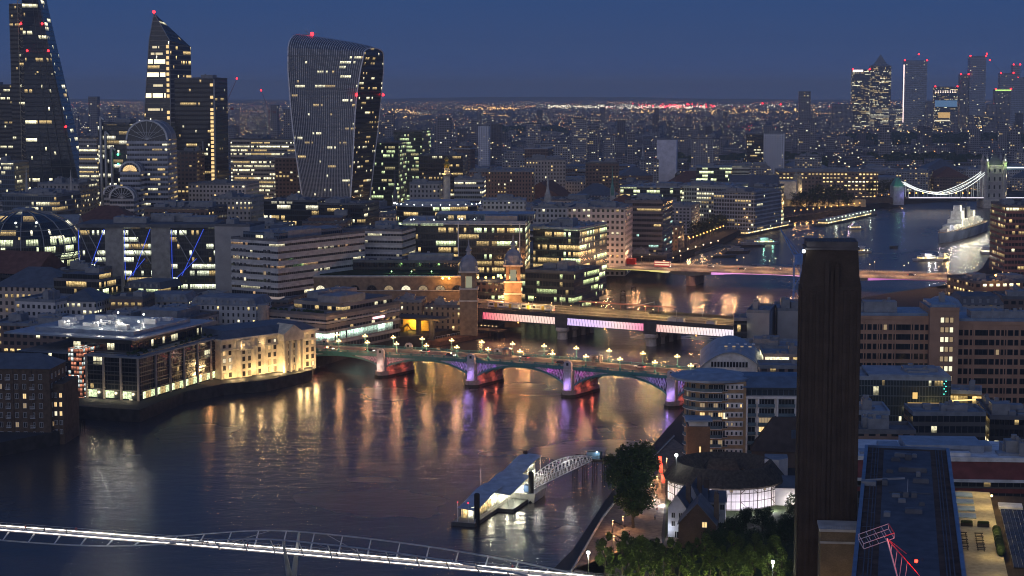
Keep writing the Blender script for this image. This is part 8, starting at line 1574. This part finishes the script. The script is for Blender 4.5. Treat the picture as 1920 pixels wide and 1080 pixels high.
# ---------------------------------------------------------------- towers of the far business district
mt['farslab'] = FA('far grey slab facade', (.34, .37, .44), (.16, .18, .22), Floor=6., Bay=5., WR=.8, HR=.5, LitRun=.0, LitOne=.03, Mixw=.5, Power=1.0)
def far_tower(label, px0, px1, py, style, extra=None, Y=5830, name='far_skyscraper', b=40, roofk=None):
    t = bld(name, label, px0, px1, py, Y, b, style, 4, 'felt', 0, 'skyscraper', 'far business district towers')
    a, b_, z = t['dim']
    if name == 'far_skyscraper' and style != 'fartower' or extra in ('sign', 'crown'):
        for xx in (-a + 1, -1): lamp_part('warning_light', t, (xx, 0, z + 2), 2.6, e_red)
    if extra == 'pyramid':
        q = MB(); q.loft([(-a, 0, z + .5), (0, 0, z + .5), (0, b, z + .5), (-a, b, z + .5)], [(-a * .8, b * .2, z + 7), (-a * .2, b * .2, z + 7), (-a * .2, b * .8, z + 7), (-a * .8, b * .8, z + 7)]); q.loft([(-a * .8, b * .2, z + 7), (-a * .2, b * .2, z + 7), (-a * .2, b * .8, z + 7), (-a * .8, b * .8, z + 7)], [(-a / 2 - .2, b / 2 - .2, z + 38), (-a / 2 + .2, b / 2 - .2, z + 38), (-a / 2 + .2, b / 2 + .2, z + 38), (-a / 2 - .2, b / 2 + .2, z + 38)]); q.build('pyramid_roof', roofm['lead'], t)
    if extra == 'sign':
        q = MB(); q.box(-a + 1, -a * .4, -1.2, -.3, z - 6, z); q.build('lit_sign', EM('pale red sign', (1, .75, .75), 4), t)
    if extra == 'strip':
        q = MB(); q.box(-a - 3, -a + .4, -1, 0, 30, z - 12); q.build('lit_edge', EM('pink edge light', (1, .74, .7), 2.4), t)
        q = MB()
        for i in range(8):
            for s in (-1, 1):
                z0 = 8 + i * (z - 10) / 8; q.bar((-a / 2 + s * a / 2, -.6, z0), (-a / 2 - s * a / 2, -.6, z0 + (z - 10) / 8), .7)
        q.build('diamond_bracing', m_grey, t)
    if extra == 'crown':
        q = MB()
        for i in range(9):
            for k in range(2): q.box(-a + 2 + i * (a - 4) / 9, -a + 4.4 + i * (a - 4) / 9, -1, -.3, z - 14 - k * 4, z - 12 - k * 4)
        q.build('row_of_lamps', EM('crown lamps', (1, .8, .7), 4), t)
        q = MB(); q.box(-a + 12, -12, -1, -.3, 44, 62); q.build('lit_hall', EM('amber hall', (1, .62, .22), .8), t)
        q = MB(); q.box(-a + 1, -1, -1, -.3, 34, 38); q.build('bright_storey', e_winc, t)
        q = MB(); q.box(-a + 1, -1, -.9, -.3, 80, 100); q.build('blue_storeys', EM('blue storeys', (.25, .5, .9), .4), t)
    if extra == 'green':
        q = MB(); q.box(-a, 0, -1, -.3, z - 4, z); q.build('lit_cornice', EM('lime cornice', (.6, 1, .25), 1.6), t)
    return t
for r in (('glass tower with a pale red sign at its top, leftmost of the far business district', 1597, 1629, 131, 'fartower', 'sign'),
          ('tower with a pyramid roof in the far business district', 1631, 1669, 124, 'fartower', 'pyramid'),
          ('grey tower with a diamond braced front and a pink lit left edge', 1694, 1736, 114, 'farslab', 'strip'),
          ('squat tower with a crown of lamps and an amber hall near its foot', 1752, 1794, 163, 'fartower', 'crown'),
          ('narrow yellow lit tower tucked between the lamp crowned one and the tallest slab', 1799, 1814, 140, 'farflat', None),
          ('tallest plain grey slab of the far business district with a dark flat top', 1816, 1846, 106, 'farslab', None),
          ('dotted dark tower under a lime lit cornice', 1865, 1894, 168, 'farflat', 'green'),
          ('unfinished dark tower behind the lime corniced one', 1874, 1898, 138, 'farslab', None),
          ('tall tower with a stepped dark cap near the right frame edge', 1897, 1910, 122, 'farslab', None),
          ('grey tower at the right frame edge of the far district', 1906, 1925, 146, 'farslab', None)):
    far_tower(*r)
for r in (('broad block with white lit floors at the foot of the pyramid roofed tower', 1632, 1692, 202, 'bandlit'),
          ('low lit block left of the sign topped tower', 1560, 1598, 196, 'farflat'), ('squat grey block between the braced tower and the lamp crowned one', 1738, 1750, 190, 'farflat'),
          ('low grey block below the tallest slab', 1816, 1864, 218, 'fartower'), ('dotted residential block left of the lime corniced tower', 1852, 1866, 196, 'farflat'),
          ('lit block at the foot of the sign topped tower', 1592, 1632, 232, 'bandlit')):
    far_tower(*r, None, 5780, 'far_block')
for px, py, Y in ((1602, 131, 5830), (1700, 103, 5835), (1708, 103, 5835), (1752, 162, 5820), (1794, 162, 5820), (1828, 100, 5835), (1796, 122, 5900), (1880, 116, 5850), (1894, 113, 5850), (1908, 106, 5850)):
    pass
for lab, px, Y, py, jib, ang, fl in (('thin red crane right of the dark tower, its jib leaning right', 424, 2600, 148, 42, 66, 1), ('second red crane right of the dark tower, its jib leaning left', 424, 2560, 158, 36, 68, -1),
     ('dark crane over the slim tower left of the flared tower', 505, 3600, 170, 44, 70, -1), ('crane with two lamps above the diamond braced far tower', 1702, 5840, 102, 40, 40, 1), ('crane above the narrow yellow lit far tower', 1792, 5900, 120, 90, 60, 1),
     ('crane over the tallest plain slab of the far district', 1829, 5860, 101, 40, 40, 1), ('crane above the lime corniced far tower', 1882, 5870, 113, 70, 45, -1), ('crane by the stepped dark cap at the right frame edge', 1903, 5880, 105, 90, 65, 1),
     ('far crane left of the business district, low over the rooftops', 1441, 7000, 196, 60, 40, 1), ('crane right of the lit stadium glow, far horizon', 1448, 7100, 194, 50, 40, -1)):
    tower_crane(lab, px, Y, py, jib, m_redc if 'red' in lab else m_dark, 4, ang, True, s=2.2, flip=fl)
# ---------------------------------------------------------------- the rest of the city, nearest blocks first
LM = [(75, 1640, 'the wedge tower'), (60, 1120, 'the glass dome'), (290, 1680, 'the pointed tower'), (280, 1400, 'the vaulted office'), (370, 1560, 'the dark square tower'), (625, 1545, 'the flared tower'), (275, 1040, 'the blue braced office'),
      (838, 1350, 'the column monument'), (815, 1275, 'the lit oval roof'), (920, 960, 'the station towers'), (1120, 1235, 'the square window block'), (1215, 1320, 'the tilted band office'), (1320, 1700, 'the white finned office'), (1250, 2350, 'the lavender slab'),
      (1435, 2500, 'the black and white slabs'), (1550, 2120, 'the long dockside building'), (1862, 2040, 'the bridge tower'), (1128, 1880, 'the brown grid hotel'), (905, 2700, 'the white narrow tower block'), (1085, 2900, 'the dotted tower block'), (1508, 4500, 'the blue crowned tower'), (1700, 3600, 'the far business towers'), (832, 3100, 'the striped brown tower block'), (1027, 1560, 'the white church spire')]
WORD = {'stone': 'grey stone', 'pale': 'pale stone', 'brick': 'dark brick', 'brown': 'brown', 'band': 'white banded', 'bandlit': 'bright banded', 'glass': 'dark glass', 'glasslit': 'lit glass', 'green': 'green glass', 'conc': 'concrete', 'white': 'white rendered', 'dark': 'black', 'blue': 'blue grey glass'}
def fill():
    rn = random.Random(77); made = []; made_n = 0
    Yc = 905.0
    while Yc < 3300 and made_n < 212:
        dY = 34 + (Yc - 900) * .040; dX = 30 + (Yc - 900) * .022
        half = .30 * Yc; x = -half
        while x < half and made_n < 212:
            w = dX * rn.uniform(.6, 1.15); xx = x + w / 2 + rn.uniform(0, 4); yy = Yc + rn.uniform(-.2, .2) * dY; x += w + rn.uniform(4, 15)
            r = max(w, dY * .8) / 2
            if not in_poly(xx, yy + 10, north) or near_shore(xx, yy + 10, N_SH, 24 + w * .4) or not free(xx, yy + dY * .35, r * .72): continue
            px = 960 + xx / (yy * .994 + 12) * F; b = dY * rn.uniform(.55, .9)
            tall = rn.random(); h = rn.uniform(15, 27) if yy < 1150 else rn.uniform(17, 34) if yy < 1700 else rn.uniform(11, 26)
            if yy > 1350 and px < 860 and tall < .25: h += rn.uniform(6, 16)
            if yy > 1900 and tall < .13: h = rn.uniform(35, 62); w *= .45; b = w
            st = rn.choice(['stone', 'pale', 'brick', 'brown', 'band', 'glass', 'glasslit', 'stone', 'dark', 'band', 'blue', 'bandlit'] if yy < 1900 and px < 1000 else ['brick', 'conc', 'stone', 'conc', 'brown', 'band', 'pale', 'glass', 'white'])
            if h > 34 and yy > 1900: st = rn.choice(['conc', 'white', 'conc', 'brown'])
            kd = rn.choices(['flat', 'hip', 'gable', 'mansard'], [6, 2, 1, 1.2])[0] if h < 30 else 'flat'
            rf = rn.choice(['felt', 'lead', 'pale', 'felt', 'lead']) if kd == 'flat' else rn.choice(['slate', 'lead', 'tile', 'slate'])
            made.append((xx, yy, w, b, h, st, kd, rf, px, rn.uniform(-6, 24))); made_n += 1
            claim(xx, yy + b / 2, max(w, b) / 2 * .8)
        Yc += dY + rn.uniform(8, 16)
    rows = []
    for (xx, yy, w, b, h, st, kd, rf, px, th) in made:
        lm = min(LM, key=lambda q: abs(q[0] - px) * yy / F + abs(q[1] - yy) * .6); side = ('behind' if yy > lm[1] + 60 else 'in front of' if yy < lm[1] - 60 else 'right of' if px > lm[0] else 'left of')
        size = 'tall' if h > 34 else 'low' if h < 19 else 'mid height'; wide = 'narrow' if w < 26 else 'wide' if w > 44 else ''
        rw = {'flat': 'flat ' + {'felt': 'dark', 'lead': 'grey', 'pale': 'pale'}.get(rf, 'dark') + ' roof', 'hip': 'hipped ' + rf + ' roof', 'gable': 'gabled ' + rf + ' roof', 'mansard': 'mansard ' + rf + ' roof'}[kd]
        rows.append([f"{size} {wide} {WORD[st]} block with {rw}, {side} {lm[2]}".replace('  ', ' '), px, yy])
    by = {}
    for i, r in enumerate(rows): by.setdefault(r[0], []).append(i)
    for k, ii in by.items():
        if len(ii) > 1:
            ii.sort(key=lambda i: rows[i][1]); names = ['leftmost', 'second from left', 'third from left', 'fourth from left', 'fifth from left', 'sixth from left']
            for j, i in enumerate(ii): rows[i][0] += f", the {names[min(j, 5)]}" if j < len(ii) - 1 else ', the rightmost'
    for r in rows:
        for a_, b_ in (('mid height ', ''), (' with ', ', '), ('the white narrow tower block', 'the white tower block'), (' wide', ''), (' flat', '')):
            if len(r[0].split()) > 16: r[0] = r[0].replace(a_, b_)
    for (xx, yy, w, b, h, st, kd, rf, px, th), r in zip(made, rows):
        tr = ((.12, .88, .15, .85, rn.uniform(2.8, 4), st),) if kd == 'flat' and rn.random() < .4 else ()
        px1 = 960 + (xx + w / 2) / (yy * math.cos(P) + 110 * math.sin(P)) * F; px0 = 960 + (xx - w / 2) / (yy * math.cos(P) + 110 * math.sin(P)) * F
        bld('city_block', r[0], px0, px1, 0, yy, b, st, th, rf, rn.randint(1, 3), 'building', 'city blocks', kind=kd, tiers=tr, zr=5 + h)
fill()
# what lies beyond reads as one mass of roofs and points of light
def far_city():
    rn = random.Random(5); A = MB(); B = MB(); L = [MB() for _ in range(4)]
    def ok(x, y): return in_poly(x, y, north)
    for i in range(5200):
        t = rn.random(); y = 2300 + 13500 * t ** 1.7; x = rn.uniform(-.31, .31) * y
        if not ok(x, y) or not free(x, y, 12): continue
        w = rn.uniform(8, 34); d = rn.uniform(8, 20); h = rn.uniform(6, 17)
        if 2900 < y < 8500 and rn.random() < .085: h = rn.uniform(28, 70); w = rn.uniform(12, 20); d = 14
        (A if rn.random() < .6 else B).box(x - w / 2, x + w / 2, y, y + d, 3, 5 + h, 0, 1, False)
    tag(A.build('distant_city', [mt['farflat'], roofm['lead']]), kind='stuff'); tag(B.build('distant_city', [mt['fartower2'], roofm['slate']]), kind='stuff')
    for i in range(900):                       # clusters of lamps: squares, yards, estates; between them the city stays dark
        t = rn.random(); y0 = 1250 + 18500 * t ** 1.4; x0 = rn.uniform(-.31, .31) * y0; m_ = int(rn.expovariate(1 / 6.0)) + 1; sp = y0 * rn.uniform(.003, .016); c0 = rn.choices(range(4), [5, 2.4, 1.6, .3])[0]; big = rn.random() < .06
        for k in range(min(m_, 30)):
            x, y = rn.gauss(x0, sp), y0 + rn.gauss(0, sp * 2.5)
            if y < 1250 or not ok(x, y) or near_shore(x, y, N_SH, 20) or (y < 2600 and not free(x, y, 3)): continue
            s = max(.25, y * rn.uniform(.00005, .00012) * (1.8 if big and k < 3 else 1)); z = rn.uniform(9, 26) if y > 2300 else rn.uniform(9, 14); c = c0 if rn.random() < .75 else rn.choice((0, 0, 1, 2)); L[c].box(x - s, x + s, y - s, y + s, z - s, z + s)
    for i in range(150):
        t = rn.random(); y = 1900 + 11000 * t ** 1.5; x = rn.uniform(-.28, .3) * y; dx, dy = rn.uniform(-1, 1), rn.uniform(-.9, .9); c = 0 if rn.random() < .7 else 2; m_ = rn.randint(6, 16)
        for k in range(m_):
            xx, yy = x + dx * k * 26, y + dy * k * 26 * 3
            if not ok(xx, yy) or near_shore(xx, yy, N_SH, 25) or (yy < 2600 and not free(xx, yy, 3)): continue
            s = yy * rn.uniform(.00007, .00015); L[c].box(xx - s, xx + s, yy - s, yy + s, 12 - s, 12 + s)
    # brighter strings along the horizon: a station yard, a stadium, road lamps
    for x0, x1, y, n, c, z in ((-300, 40, 11500, 60, 0, 20), (250, 700, 12500, 90, 1, 22), (700, 1300, 11800, 110, 1, 26), (620, 1250, 9500, 60, 0, 24), (1200, 1500, 9000, 40, 0, 30), (-900, -500, 10000, 30, 0, 20), (700, 1200, 10500, 40, 3, 46), (200, 2600, 13500, 90, 1, 20), (1900, 2600, 9000, 60, 0, 18), (1000, 1500, 5200, 60, 0, 16)):
        for i in range(n):
            x = rn.uniform(x0, x1); yy = y + rn.uniform(-500, 500); s = yy * rn.uniform(.00012, .00028) * (1.5 if c == 3 else 1); zz = z + rn.uniform(-8, 10); L[c].box(x - s, x + s, yy - s, yy + s, zz - s, zz + s)
    for k, (nm, c, st) in enumerate((('amber', (1, .55, .18), 4.6), ('white', (1, .9, .66), 4.0), ('orange', (1, .34, .08), 5.0), ('red', (1, .03, .05), 8.0))):
        tag(L[k].build('distant_lamps', EM('far %s lamps' % nm, c, st)), kind='stuff')
mt['fartower2'] = FA('far roofs facade', (.14, .13, .14), Floor=4.2, Bay=4.4, WR=.5, HR=.5, LitRun=.0, LitOne=.03, Mixw=.8, Power=1.3)
far_city()
def far_woods():
    rn = random.Random(19); q = MB()
    for x0, x1, y0, y1, n in ((840, 1330, 4150, 4700, 520), (250, 520, 2900, 3150, 160), (-80, 160, 5200, 5600, 160), (620, 800, 3000, 3200, 120)):
        for i in range(n):
            x, y = rn.uniform(x0, x1), rn.uniform(y0, y1); r_ = rn.uniform(6, 13); q.lathe([(.1, 4), (r_, 8 + r_ * .3), (r_ * .9, 9 + r_ * .8), (r_ * .5, 10 + r_ * 1.15), (.1, 10 + r_ * 1.3)], 6, 0, (x, y), False)
    tag(q.build('distant_woods', LEAF['dark']), kind='stuff')
far_woods()
# ---------------------------------------------------------------- street lamps between the City blocks
def street_lamps():
    rn = random.Random(41); k = 0; proto = None
    for i in range(4000):
        if k >= 90: break
        y = rn.uniform(880, 2100); x = rn.uniform(-.29, .16) * y
        if not in_poly(x, y, north) or near_shore(x, y, N_SH, 6) or not free(x, y, 1.5): continue
        if proto is None:
            proto = thing('street_lamp', '', 'street lamp'); q = MB(); q.bar((0, 0, 0), (0, 0, 8), .1); q.bar((0, 0, 8), (0, -1.6, 8.4), .07); q.build('post', m_dsteel, proto); lamp_part('lamp_head', proto, (0, -1.7, 8.3), .42, e_orange, 6); light('lamp_light', (0, -2.6, 7.2), (1, .56, .22), 5200, .5, proto); t = proto
        else: t = copy_tree(proto)
        t.location = (x, y, 5); t.rotation_euler = (0, 0, rn.uniform(-.6, .6)); tag(t, 'small orange street lamp glowing in a gap between the City blocks', 'street lamp', 'City street lamps'); k += 1
street_lamps()
